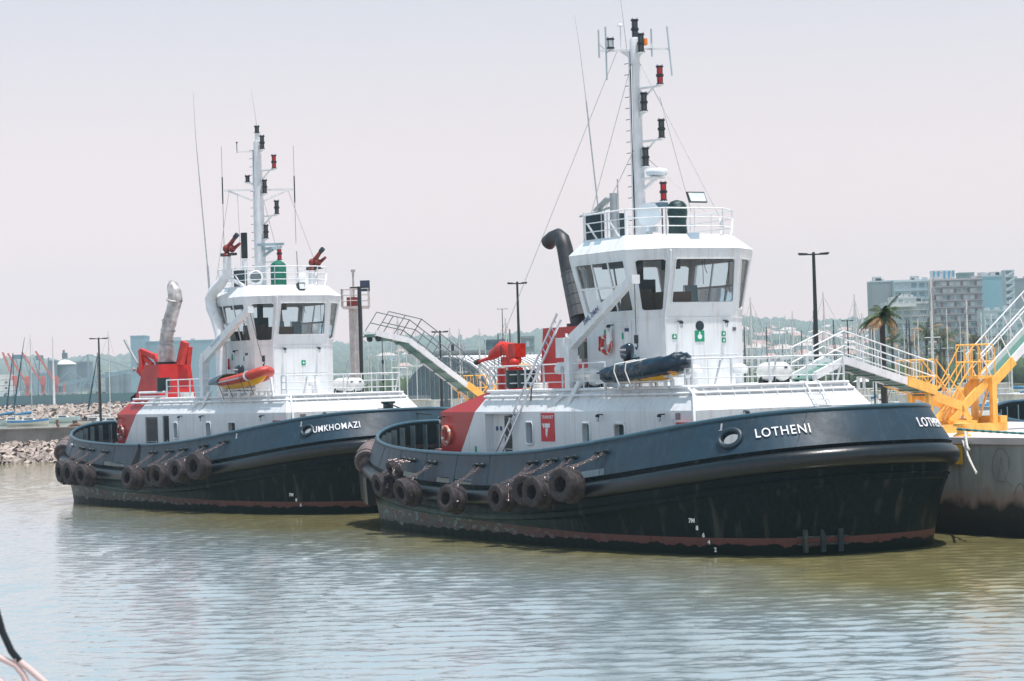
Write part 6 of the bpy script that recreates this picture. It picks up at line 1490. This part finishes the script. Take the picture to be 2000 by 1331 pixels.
block(1880, 1910, 535, 1165, 'small green grey plant room behind the tower roof', mat('green_grey', (.2, .3, .3), .8), 0, 0, depth=8, zb=45, name='plant_room')
block(1924, 1970, 542, 1150, 'turquoise walled block beside the open staircase tower', BTQ, 0, 0)
block(1912, 1958, 541, 1152, 'grey upper block with a strip of windows left of the staircase tower', BP, 12, 3)
r_ = block(1970, 1988, 530, 1110, 'pale blue tower with zigzag open staircase', BB, 0, 0, name='stair_tower', depth=8)
mb = MB(); wd = at(1988, 1110).x - at(1970, 1110).x
for q in range(8): z = 52 - q * 3.1; mb.bbox((-wd / 2 + .4, -.2, z - 5), (wd / 2 - .4, 0, z - 3.6))
mb.build('stair_opening', SLAB, r_)
mb = MB()
for q in range(9): z = 49 - q * 3.1; mb.bar((-wd / 2 + .3, -.35, z - 3.4), (wd / 2 - .3, -.35, z - 1.0), .5, .9)
mb.build('stair_flight', BB, r_)
block(1988, 2030, 546, 1170, 'dark block behind the stair tower at the right edge', BG, 0, 0)
block(1926, 2040, 607, 1080, 'low pale blue apartment block with square windows at the right edge', mat('powder_blue_concrete', (.42, .52, .56), .8), 11, 9)
# ------------------------------------------------------------------ middle distance: warehouse and blocks
p = at(880, 470, 1.2); root = empty('vaulted_warehouse', 'barrel vaulted ribbed warehouse behind the raised gangway', 'warehouse', None, Matrix.Translation(p))
w0, w1 = at(782, 470).x - p.x, at(985, 470).x - p.x
RIBD = mat('warehouse_dark_cladding', (.10, .16, .20), .7, var=.15, scale=.3); RIBL = mat('vault_roof_panel', (.26, .28, .29), .6)
gh, R_ = 3.6, 10.0
mb = MB(); prof = [(R_ * math.cos(a), 4.4 * 1.9 * math.sin(a)) for a in [PI * i / 16 for i in range(17)]]
cx = w0 + R_ * .9; ang = .55
def vp(u, v, z): return (cx + u * math.cos(ang) * 1 + v * math.sin(ang), v * math.cos(ang) - u * math.sin(ang), z)
mb.loft([[vp(a, v, 1.0 + z) for a, z in prof] for v in (0, 46)], closed=False); mb.build('vault_roof', RIBL, root, smooth=40)
mb = MB(); mb.poly([vp(a, 0, 1.0 + z) for a, z in prof] + [vp(-R_, 0, -1), vp(R_, 0, -1)]); mb.build('gable_wall', RIBD, root)
mb = MB()
for q in range(18): mb.bar(vp(-R_ * .9 + q * R_ * .106, -.1, 0), vp(-R_ * .9 + q * R_ * .106, -.1, 1 + 8.2 * math.sqrt(max(0, 1 - ((-.9 + q * .106)) ** 2))), .18, .1)
mb.build('gable_rib', RIBL, root)
mb = MB()
for q in range(26): v = .5 + q * 1.8; mb.tube([vp(a * 1.012, v, 1.0 + z * 1.015) for a, z in prof], .22, 4)
mb.build('roof_rib', mat('white_roof_rib', (.78, .76, .76), .6), root)
mb = MB(); mb.bbox((w0 - 3, 2, -1), (w0 + 26, 4, 2.0)); mb.build('low_annex', mat('annex_wall', (.22, .26, .29), .8), root)
block(850, 1000, 690, 600, 'long flat roofed grey shed behind the vaulted warehouse', mat('shed_grey', (.3, .33, .34), .8), 0, 0, name='shed', depth=20)
block(949, 993, 668, 700, 'dark blue box shaped building behind the orange fire monitor', mat('dark_blue_block', (.09, .17, .21), .8), 0, 0, name='block_building', depth=20)
block(1020, 1046, 661, 760, 'grey tower like building behind the aluminium ladder', mat('grey_tower', (.25, .3, .32), .8), 5, 3, name='block_building', depth=20)
block(898, 905, 655, 4700, 'tiny square tower standing on the skyline of the far hill', mat('far_tower', (.3, .34, .36), .8), 0, 0, name='hill_tower', depth=20, zb=55)

# ------------------------------------------------------------------ left side: cargo ship, cranes, silos, sheds
CR = mat('red_crane_paint', (.62, .16, .13), .6, var=.1)
root = empty('cargo_ship', 'long blue grey cargo ship with red deck cranes beyond the breakwater', 'ship', None, Matrix.Translation(at(120, 1020, 0)))
mb = MB(); x0, x1 = at(-160, 1020).x - at(120, 1020).x, at(300, 1020).x - at(120, 1020).x; zt = zat(60, 773, 1020)
mb.loft([[(x0, 0, -1), (x1 - 3, 0, -1), (x1 - 3, 22, -1), (x0, 22, -1)], [(x0, -2, zt), (x1, -2, zt), (x1 + 2, 22, zt), (x0, 22, zt)]], cap1=True); mb.build('hull', mat('ship_hull_blue', (.07, .20, .26), .6, var=.15, scale=.1, streak=.3, scol=(.2, .1, .09)), root)
mb = MB(); mb.bbox((x0, -2.15, .0), (x1 - 1, -1.0, 1.2)); mb.build('boot_topping', mat('ship_red', (.22, .12, .13), .7), root)
mb = MB(); sx = at(8, 1020).x - at(120, 1020).x
for q in range(4): mb.bbox((sx - 13, 0 + q * .6, zt + q * 2.4), (sx + 3.8 - q * .7, 14, zt + q * 2.4 + 2.1))
mb.build('superstructure', BW, root)
for q in range(12): mb = MB(); mb.bbox((sx - 10 + (q % 4) * 3.4, -.1 + (q // 4) * .6, zt + (q // 4) * 2.4 + .7), (sx - 9 + (q % 4) * 3.4, -.02 + (q // 4) * .6, zt + (q // 4) * 2.4 + 1.5)); mb.build('window', PANE, root)
for (px, tip) in ((22, (-1, 688)), (46, (9, 690)), (77, (37, 688)), (103, (64, 686))):
    x = at(px, 1020).x - at(120, 1020).x; tx = at(tip[0], 1020).x - at(120, 1020).x; tz = zat(tip[0], tip[1], 1020); zc = zat(px, 735, 1020)
    mb = MB(); mb.bar((x, 8, zt - 1), (x, 8, zc), 1.4); mb.bar((x - .4, 8, zc - 3), (tx, 8, tz), .55, .8); mb.bar((x, 8, zc), (tx + .5, 8, tz - .3), .07); mb.box((x, 8, zc - 2.2), (2.1, 2.1, 3.2)); mb.build('deck_crane', CR, root)
mb = MB(); mb.bar((at(125, 1020).x - at(120, 1020).x, -1, zt), (at(126, 1020).x - at(120, 1020).x, -1, zt + 5), .6); mb.build('signal_mast', CR, root)
mb = MB()
for q in range(60): xx = x0 + rnd.random() * (x1 - x0) * .8; mb.box((xx, -1.5, zt + .3), (rnd.uniform(.3, 1.6), .8, rnd.uniform(.3, 1.4)))
mb.build('deck_clutter', mat('clutter_grey', (.4, .42, .42), .7, var=.6, scale=.5), root)
SILO = mat('silo_blue_grey', (.15, .21, .24), .8, var=.2, scale=.15, streak=.2, scol=(.2, .24, .25))
p = at(128, 1250, 1.5); rr_ = (at(150, 1250).x - at(106, 1250).x) / 2; root = empty('storage_silo', 'large round grey silo with a white conical roof behind the cargo ship', 'silo', None, Matrix.Translation(p)); hs = zat(128, 712, 1250) - 1.5
mb = MB(); mb.lathe([(rr_, 0), (rr_, hs)], n=36); mb.build('wall', SILO, root, smooth=40)
mb = MB(); mb.lathe([(rr_ + .3, hs), (rr_ * .5, hs + 1.7), (.8, hs + 2.6)], n=36); mb.build('roof', BW, root, smooth=30)
mb = MB(); mb.box((0, 0, hs + 4.5), (2.5, 2.5, 3)); mb.box((-.5, 0, hs + 6.5), (1, 1, 2)); mb.build('roof_cabin', SLAB, root)
block(95, 110, 707, 1240, 'dark lean-to block on the left side of the big silo', SILO, 0, 0, name='silo_annex', depth=10)
block(150, 176, 709, 1265, 'covered conveyor building right of the big silo', SILO, 0, 0, name='conveyor_house', depth=10, zb=10)
for px, yt, w_, lb in ((222, 727, 16, 'squat tank left of the pair behind the yacht masts'), (248, 730, 9, 'pale slender silo behind the casing of the farther tug'), (236, 731, 10, 'squat tank, right of the pair, behind the yacht masts')):
    p = at(px, 1300, 1.5); r_2 = w_ / F_PX * 1300; h_2 = zat(px, yt, 1300) - 1.5; root = empty('storage_tank', lb, 'tank', None, Matrix.Translation(p)); mb = MB(); mb.lathe([(r_2, 0), (r_2, h_2), (r_2 * .2, h_2 + .8)], n=24); mb.build('shell', SILO, root, smooth=40)
block(60, 95, 731, 1400, 'low grey terminal shed between the red deck cranes', mat('terminal_shed_grey', (.22, .3, .33), .8), 0, 0, name='terminal_shed', depth=10)
BLB = mat('blue_cladding', (.20, .33, .38), .7, var=.1, scale=.1, streak=.3, scol=(.3, .42, .46))
block(257, 284, 658, 1340, 'tall end bay of the pale blue terminal building', BLB, 0, 0, name='terminal_building', depth=20)
block(284, 470, 667, 1346, 'long pale blue terminal building behind the farther tug exhaust', BLB, 0, 0, name='terminal_building', depth=20)
# ship loader gantry
root = empty('ship_loader', 'spidery blue grey ship loader gantry right of the big silo', 'loader', None, Matrix.Translation(at(170, 1180, 1.5)) @ Matrix.Scale(1.5, 4))
mb = MB(); hz_ = (zat(170, 740, 1180) - 1.5) / 1.5
for x in (-4, 4): mb.bar((x, 0, 0), (x * .4, 0, hz_), .5); mb.bar((x, 6, 0), (x * .4, 6, hz_), .5)
mb.bar((-12, 3, hz_ - 2), (16, 3, hz_ + 2.5), .7, 1.2); mb.bar((0, 3, hz_ + 8), (16, 3, hz_ + 2.5), .25); mb.bar((0, 3, hz_ + 8), (-12, 3, hz_ - 2), .25); mb.bar((0, 3, hz_), (0, 3, hz_ + 8), .5); mb.bar((-5, 0, 3), (5, 0, 10), .3); mb.bar((5, 0, 3), (-5, 0, 10), .3)
mb.build('gantry_frame', mat('loader_grey', (.2, .3, .34), .7), root)
root = empty('ship_loader', 'dark lattice tower standing between the red cranes of the cargo ship', 'loader', None, Matrix.Translation(at(55, 1190, 1.5)) @ Matrix.Scale(1.5, 4)); mb = MB()
for i in range(5):
    x = -6 + i * 3; mb.bar((x, 0, 0), (x + 1, 0, 15), .3); mb.bar((x + 3, 0, 0), (x - 1, 0, 15), .2)
mb.box((-3, 0, 15.5), (3, 3, 1.4)); mb.box((4, 0, 15), (2, 3, 1.6)); mb.build('lattice', mat('loader_dark', (.10, .2, .26), .7), root)
for i, (x, w_) in enumerate(((34, 15), (92, 18))):
    mb = MB(); a, b = at(x - w_ / 2, 1280), at(x + w_ / 2, 1280); r2 = (b.x - a.x) / 2; mb.lathe([(r2, -4), (r2, 4)], ((a.x + b.x) / 2, 1280, 1.5), (0, 1, 0), 20)
    tag(mb.build('fabric_shed', BW, smooth=40), ['white round roofed fabric shed left of the crane row', 'white round roofed fabric shed under the right hand crane'][i], 'shed')

# ------------------------------------------------------------------ breakwaters, wall, rocks
ROCK = mat('armour_rock', (.36, .30, .26), .9, var=.55, scale=.9, bump=.5, bscale=3)
def rocks(name, label, n, f, size, seed, flat=.7):
    r_ = random.Random(seed); mb = MB()
    for i in range(n):
        c = Vector(f(r_)); s_ = size * r_.uniform(.45, 1.15); rm = Euler((r_.random() * 6, r_.random() * 6, r_.random() * 6)).to_matrix()
        k = [r_.uniform(.75, 1.25) for _ in ico]; mb._add([c + rm @ Vector((v[0] * s_ * 1.2 * k[j], v[1] * s_ * k[j], v[2] * s_ * .8 * k[j])) for j, v in enumerate(ico)], icf)
    o = mb.build(name, ROCK); return tag(o, label, 'rocks', kind='stuff')
WY = 214.0
def wallrock(r_):
    px = r_.uniform(-200, 330); t = r_.random(); Y = 196 + 15 * t; return (at(px, Y).x, Y, -.15 + 1.35 * t + r_.uniform(-.1, .1))
rocks('riprap', 'slope of pale and dark armour rocks below the concrete wall', 2600, wallrock, .42, 1)
mb = MB(); mb.loft([[(at(px, 197).x, 197, -.6), (at(px, 212).x, 212, 1.2), (at(px, 214).x, 216, 1.25)] for px in (-250, 340)], closed=False); tag(mb.build('rubble_slope', mat('rubble_fill', (.22, .18, .15), .9, var=.4, scale=1)), kind='structure')
mb = MB(); zt = zat(40, 839, WY)
xs_ = [at(px, WY).x for px in (-260, 20, 130, 340)]
mb.bbox((xs_[0], WY, -1), (xs_[3], WY + 2.2, zt)); mb.bbox((xs_[0], WY - .15, zt - .02), (xs_[3], WY + 2.5, zt + .1)); 
for px in (8, 95, 180): mb.bbox((at(px, WY).x, WY - .03, -1), (at(px, WY).x + .12, WY + .02, zt - .02))
tag(mb.build('breakwater_wall', mat('wall_concrete', (.25, .235, .22), .85, var=.25, scale=.8, streak=.35, scol=(.42, .38, .33), bump=.4, bscale=4)), 'low grey concrete breakwater wall above the rocks at the left', 'wall')
def farrock(r_):
    px = r_.uniform(-200, 430); t = r_.random(); Y = 492 + 45 * t; return (at(px, Y).x, Y, .0 + 2.5 * t + r_.uniform(-.2, .2))
rocks('riprap', 'far breakwater of pale armour rocks behind the small boats', 3200, farrock, .95, 2)
mb = MB(); mb.loft([[(at(px, 490).x, 490, -.6), (at(px, 536).x, 538, 2.4), (at(px, 536).x, 560, 2.6), (at(px, 560).x, 600, -1)] for px in (-250, 440)], closed=False); tag(mb.build('breakwater_crest', mat('crest_sand', (.50, .42, .37), .9, var=.2, scale=.3)), kind='structure')
# driftwood
for i, (pts, lb) in enumerate((([(112, 820), (111, 828), (114, 833), (112, 838)], 'rusty bent post standing on the breakwater wall'), ([(128, 838), (138, 832), (150, 829), (162, 833)], 'curved rusty pipe lying on the breakwater wall'))):
    mb = MB(); mb.tube([at(x, WY + 1, py=y) for x, y in pts], [.13, .12, .15, .12], 7); tag(mb.build('rusty_scrap', mat('rust_brown', (.16, .08, .05), .85, var=.3), smooth=50), lb, 'scrap')

# ------------------------------------------------------------------ small craft
def yacht(name, label, mw_, L_=9, hullm=None, mast_h=12, cover=None, cabin=True, group=None, stripe=None, mastm=None, cat='sailing boat'):
    root = empty(name, label, cat, group, mw_); B_ = L_ * .15
    mb = MB(); rings = []
    for i in range(9):
        f = i / 8; x = -L_ / 2 + L_ * f; wd = B_ * (1 - max(0, (f - .45) / .55) ** 2) * (.75 + .5 * min(f, .5)) + .03; sh = .95 + .35 * (f - .3) ** 2 * 2
        rings.append([(x, wd, sh), (x, wd * .92, .45), (x, wd * .5, -.1), (x, -wd * .5, -.1), (x, -wd * .92, .45), (x, -wd, sh)])
    mb.loft(rings, closed=False, cap0=True); mb.loft([[r_[0], r_[5]] for r_ in rings], closed=False); mb.build('hull', hullm or GRIMW, root, smooth=50)
    if stripe:
        mb = MB(); mb.loft([[(r_[0][0], r_[0][1] + .02, r_[0][2] - .02), (r_[0][0], r_[0][1] + .02, r_[0][2] - .4)] for r_ in rings], closed=False); mb.loft([[(r_[5][0], r_[5][1] - .02, r_[5][2] - .02), (r_[5][0], r_[5][1] - .02, r_[5][2] - .4)] for r_ in rings], closed=False); mb.build('stripe', stripe, root)
    if cabin:
        mb = MB(); mb.loft([[(-L_ * .15, -B_ * .6, .9), (L_ * .22, -B_ * .5, .9), (L_ * .22, B_ * .5, .9), (-L_ * .15, B_ * .6, .9)], [(-L_ * .13, -B_ * .5, 1.55), (L_ * .12, -B_ * .4, 1.45), (L_ * .12, B_ * .4, 1.45), (-L_ * .13, B_ * .5, 1.55)]], cap1=True); cb = mb.build('cabin', GRIMW, root)
        mb = MB(); mb.bbox((-L_ * .10, -B_ * .6 - .01, 1.1), (L_ * .12, -B_ * .52, 1.35)); mb.build('window', PANE, cb)
    if mast_h:
        mb = MB(); mb.tube([(L_ * .1, 0, .9), (L_ * .1, 0, mast_h)], .07, 6); mb.tube([(L_ * .1, -B_ * .7, mast_h * .6), (L_ * .1, B_ * .7, mast_h * .6)], .035, 4)
        mb.tube([(L_ * .1, 0, 2.0), (-L_ * .35, 0, 1.9)], .07, 6); mb.build('mast', mastm or mat('mast_aluminium', (.72, .72, .72), .4), root, smooth=50)
        mb = MB(); 
        for e in ((L_ * .5, 0, 1.1), (-L_ * .5, 0, 1.0), (L_ * .1, -B_, .95), (L_ * .1, B_, .95)): mb.tube([(L_ * .1, 0, mast_h * .97), e], .012, 3)
        mb.build('rigging', DARK, root)
    if cover: mb = MB(); mb.tube([(L_ * .08, 0, 2.35), (-L_ * .1, 0, 2.25), (-L_ * .33, 0, 2.05)], [.3, .24, .12], 8); mb.build('sail_cover', cover, root, smooth=60)
    return root
BLUEC = mat('blue_canvas', (.01, .16, .34), .7, var=.2); DKM = mat('dark_mast', (.03, .07, .09), .5)
def M_at(px, Y, yaw, z=0): p = at(px, Y, z); return Matrix.Translation(p) @ Matrix.Rotation(yaw, 4, 'Z')
yacht('sailing_yacht', 'white yacht with a blue stripe and blue sail cover behind the breakwater wall', M_at(53, 440, .15), 7.5, None, zat(53, 655, 440), BLUEC, stripe=mat('blue_stripe', (.02, .2, .5), .5))
yacht('sailing_yacht', 'small pale yacht at the far left, partly behind the blue striped one', M_at(20, 452, .2), 6.5, mat('pale_blue_hull', (.55, .7, .75), .5), zat(20, 690, 452), BLUEC, mastm=DKM)
yacht('moored_hulk', 'long pale engineless hull without a mast by the far rocks', M_at(120, 470, .05), 7.0, mat('pale_blue_hull', (0, 0, 0)), 0, None, cabin=True, cat='boat')
yacht('sailing_yacht', 'yacht with a tall white mast behind the black lamp post at the left', M_at(204, 400, .5), 9, None, zat(199, 647, 400))
yacht('sailing_yacht', 'yacht with a brownish raked mast left of the black lamp post', M_at(184, 410, -.4), 8, mat('dark_hull_red', (.12, .04, .04), .5), zat(184, 690, 410), mastm=mat('brown_mast', (.15, .08, .07), .6))
yacht('motor_boat', 'cluttered grey motor boat behind the stern bulwark of the farther tug', M_at(213, 395, .2), 6, mat('grey_green_hull', (.2, .27, .28), .5), 0, None, cat='motor boat')
mb = MB(); p0 = at(105, 548, 2.4); mb.tube([p0, Vector((p0.x, p0.y, zat(105, 659, 548)))], [.30, .13], 7); tag(mb.build('flag_pole', mat('mast_aluminium', (0, 0, 0)), smooth=50), 'tall white pole standing on the far breakwater', 'pole')
for px0, py0, px1, py1, Y, lb in ((13, 800, 25, 690, 450, 'dark furled headsail on the small yacht at the far left'), (27, 800, 48, 659, 438, 'dark blue furled headsail on the blue striped yacht'), (172, 800, 191, 690, 409, 'raked brown furled headsail left of the black lamp post')):
    a_, b_ = at(px0, Y, py=py0), at(px1, Y, py=py1); mb = MB(); mb.tube([a_, a_.lerp(b_, .3), b_], [.17, .16, .04], 6); tag(mb.build('furled_sail', mat('dark_furled_sail', (.02, .07, .11), .7), smooth=60), lb, 'sail')
# marina: yachts copied
pa = yacht('marina_yacht', 'white sailing yacht among the crowded marina masts', M_at(1500, 330, .8), 10, None, 13, None, group='yachts in the marina')
pb = yacht('marina_yacht', 'white sailing yacht with a blue sail cover in the marina', M_at(1560, 310, 2.2), 9, None, 11.5, BLUEC, group='blue covered yachts in the marina')
pc = yacht('marina_yacht', 'dark masted sailing yacht among the crowded marina masts', M_at(1620, 300, .5), 9, mat('navy_hull', (.03, .08, .13), .4), 12, None, group='dark masted yachts in the marina', mastm=DKM)
def motor(name, label, mw_, L_=9, tier=1, group=None, canopy=None):
    root = yacht(name, label, mw_, L_, None, 0, None, cabin=False, group=group, cat='motor boat'); B_ = L_ * .14
    mb = MB(); mb.loft([[(-L_ * .3, -B_, .95), (L_ * .2, -B_ * .8, .95), (L_ * .2, B_ * .8, .95), (-L_ * .3, B_, .95)], [(-L_ * .25, -B_ * .85, 2.1), (L_ * .06, -B_ * .7, 2.1), (L_ * .06, B_ * .7, 2.1), (-L_ * .25, B_ * .85, 2.1)]], cap1=True); 
    if tier > 1: mb.bbox((-L_ * .25, -B_ * .8, 2.2), (0, B_ * .8, 3.5)); mb.bbox((-L_ * .3, -B_, 3.5), (L_ * .05, B_, 3.62))
    cb = mb.build('cabin', GRIMW, root)
    for q in range(4): mb = MB(); mb.bbox((-L_ * .22 + q * L_ * .09, -B_ - .02, 1.35), (-L_ * .16 + q * L_ * .09, -B_ * .82, 1.85)); mb.build('window', PANE, cb)
    if canopy: mb = MB(); mb.box((-L_ * .32, 0, 2.3), (L_ * .25, B_ * 1.8, .25), taper=.8); mb.build('canopy', canopy, root)
    mb = MB(); railing(mb, [(0, -B_ * .9, 1.0), (L_ * .42, -B_ * .2, 1.25)], h=.6, nr=2, step=1.2); mb.build('railing', STEEL, root)
    return root
pm = motor('motor_boat', 'white motor cruiser in the marina', M_at(1740, 200, 2.9), 8, 1, 'motor boats in the marina', BLUEC); pm2 = motor('motor_boat', 'white two deck motor yacht in the marina', M_at(1650, 260, 2.6), 10, 2, 'two deck motor yachts in the marina')
protos = [pa, pb, pc, pa, pa]; rnd = random.Random(21)
for i in range(88):
    px = rnd.uniform(1440, 2030) if i < 66 else rnd.uniform(700, 1010); Y = rnd.uniform(210, 400); s_ = rnd.uniform(.8, 1.1)
    dup(protos[i % 5], M_at(px, Y, rnd.choice([.5, .7, 2.3, 3.4, 5.5]) + rnd.uniform(-.2, .2)) @ Matrix.Scale(s_, 4))
for i in range(58):
    px = rnd.uniform(1480, 2030) if i < 44 else rnd.uniform(760, 1010); Y = rnd.uniform(180, 370)
    dup([pm, pm2][i % 2], M_at(px, Y, rnd.uniform(0, 6.28)) @ Matrix.Scale(rnd.uniform(.7, 1.05), 4))
motor('motor_boat', 'white motor boat with a blue canopy just left of the palm trunk', M_at(1716, 172, 2.6), 6.5, 1, None, BLUEC)
motor('motor_boat', 'white cruiser with a rounded bow just right of the palm trunk', M_at(1748, 178, 5.9), 7.5, 1)
motor('tour_boat', 'white double deck tour boat in front of the vaulted warehouse', M_at(832, 300, .1), 10, 2)
motor('motor_boat', 'green hulled motor boat behind the red aft deckhouse of the nearer tug', M_at(818, 240, .4), 6, 1)
# pontoon walkway in the marina
a, b = at(1430, 290), at(2100, 250); mb = MB(); d = (b - a).normalized(); s_ = Vector((d.y, -d.x, 0)) * 1.3
mb._add([(a - s_)[:2] + (.2,) if False else ((a - s_).x, (a - s_).y, -.2), ((a + s_).x, (a + s_).y, -.2), ((b + s_).x, (b + s_).y, -.2), ((b - s_).x, (b - s_).y, -.2), ((a - s_).x, (a - s_).y, .75), ((a + s_).x, (a + s_).y, .75), ((b + s_).x, (b + s_).y, .75), ((b - s_).x, (b - s_).y, .75)], [(0, 1, 2, 3), (7, 6, 5, 4), (0, 4, 5, 1), (1, 5, 6, 2), (2, 6, 7, 3), (3, 7, 4, 0)])
tag(mb.build('marina_walkway', CTOP), kind='structure')
for i, px in enumerate((1548, 1690, 1705, 1930)):
    root = empty('parasol', 'pale parasol on the far marina shore', 'parasol', 'parasols on the marina shore', Matrix.Translation(at(px, 410, 1.2))); mb = MB(); mb.lathe([(2.2, 2.4), (.2, 3.3)], n=10); mb.build('canopy', BW, root); mb = MB(); mb.tube([(0, 0, 0), (0, 0, 3.3)], .06, 5); mb.build('pole', GREYM, root)

# ------------------------------------------------------------------ foreground rail at the lower left corner
def near(x, y, Y): return at(x, Y, py=y)
Yn = 9.0
mb = MB(); mb.tube([near(x, y, Yn) for x, y in ((-40, 1120), (-12, 1175), (5, 1235), (22, 1272), (38, 1292))], .0135, 10); tag(mb.build('black_cable', BLK, smooth=60), 'thick black cable curving down at the lower left corner', 'cable')
PINK = mat('salmon_painted_rail', (.72, .52, .48), .35, var=.06)
root = empty('boat_rail', 'blurred salmon white tubular rail at the lower left corner', 'rail', None, Matrix.Translation(near(20, 1320, Yn)))
o0 = near(20, 1320, Yn)
for pts in (((30, 1286), (60, 1310), (100, 1345), (160, 1400)), ((-60, 1255), (0, 1285), (30, 1300), (45, 1318), (58, 1345), (80, 1400)), ((-60, 1310), (0, 1331), (20, 1350))):
    mb = MB(); mb.tube([near(x, y, Yn) - o0 for x, y in pts], .0125, 12); mb.build('tube', PINK, root, smooth=60)

# ------------------------------------------------------------------ haze
mb = MB(); mb.bbox((-1600, -30, -5), (1600, 5000, 240)); hz_o = mb.build('haze', [])
m = bpy.data.materials.new('haze'); m.use_nodes = True; n = m.node_tree; n.nodes.clear(); o_ = n.nodes.new('ShaderNodeOutputMaterial'); v = n.nodes.new('ShaderNodeVolumePrincipled')
v.inputs['Color'].default_value = (.69, .86, .97, 1); v.inputs['Density'].default_value = .00016; v.inputs['Anisotropy'].default_value = 0.1; n.links.new(v.outputs[0], o_.inputs['Volume']); hz_o.data.materials.append(m)
tag(hz_o, 'thin pale harbour haze', 'haze', kind='stuff')
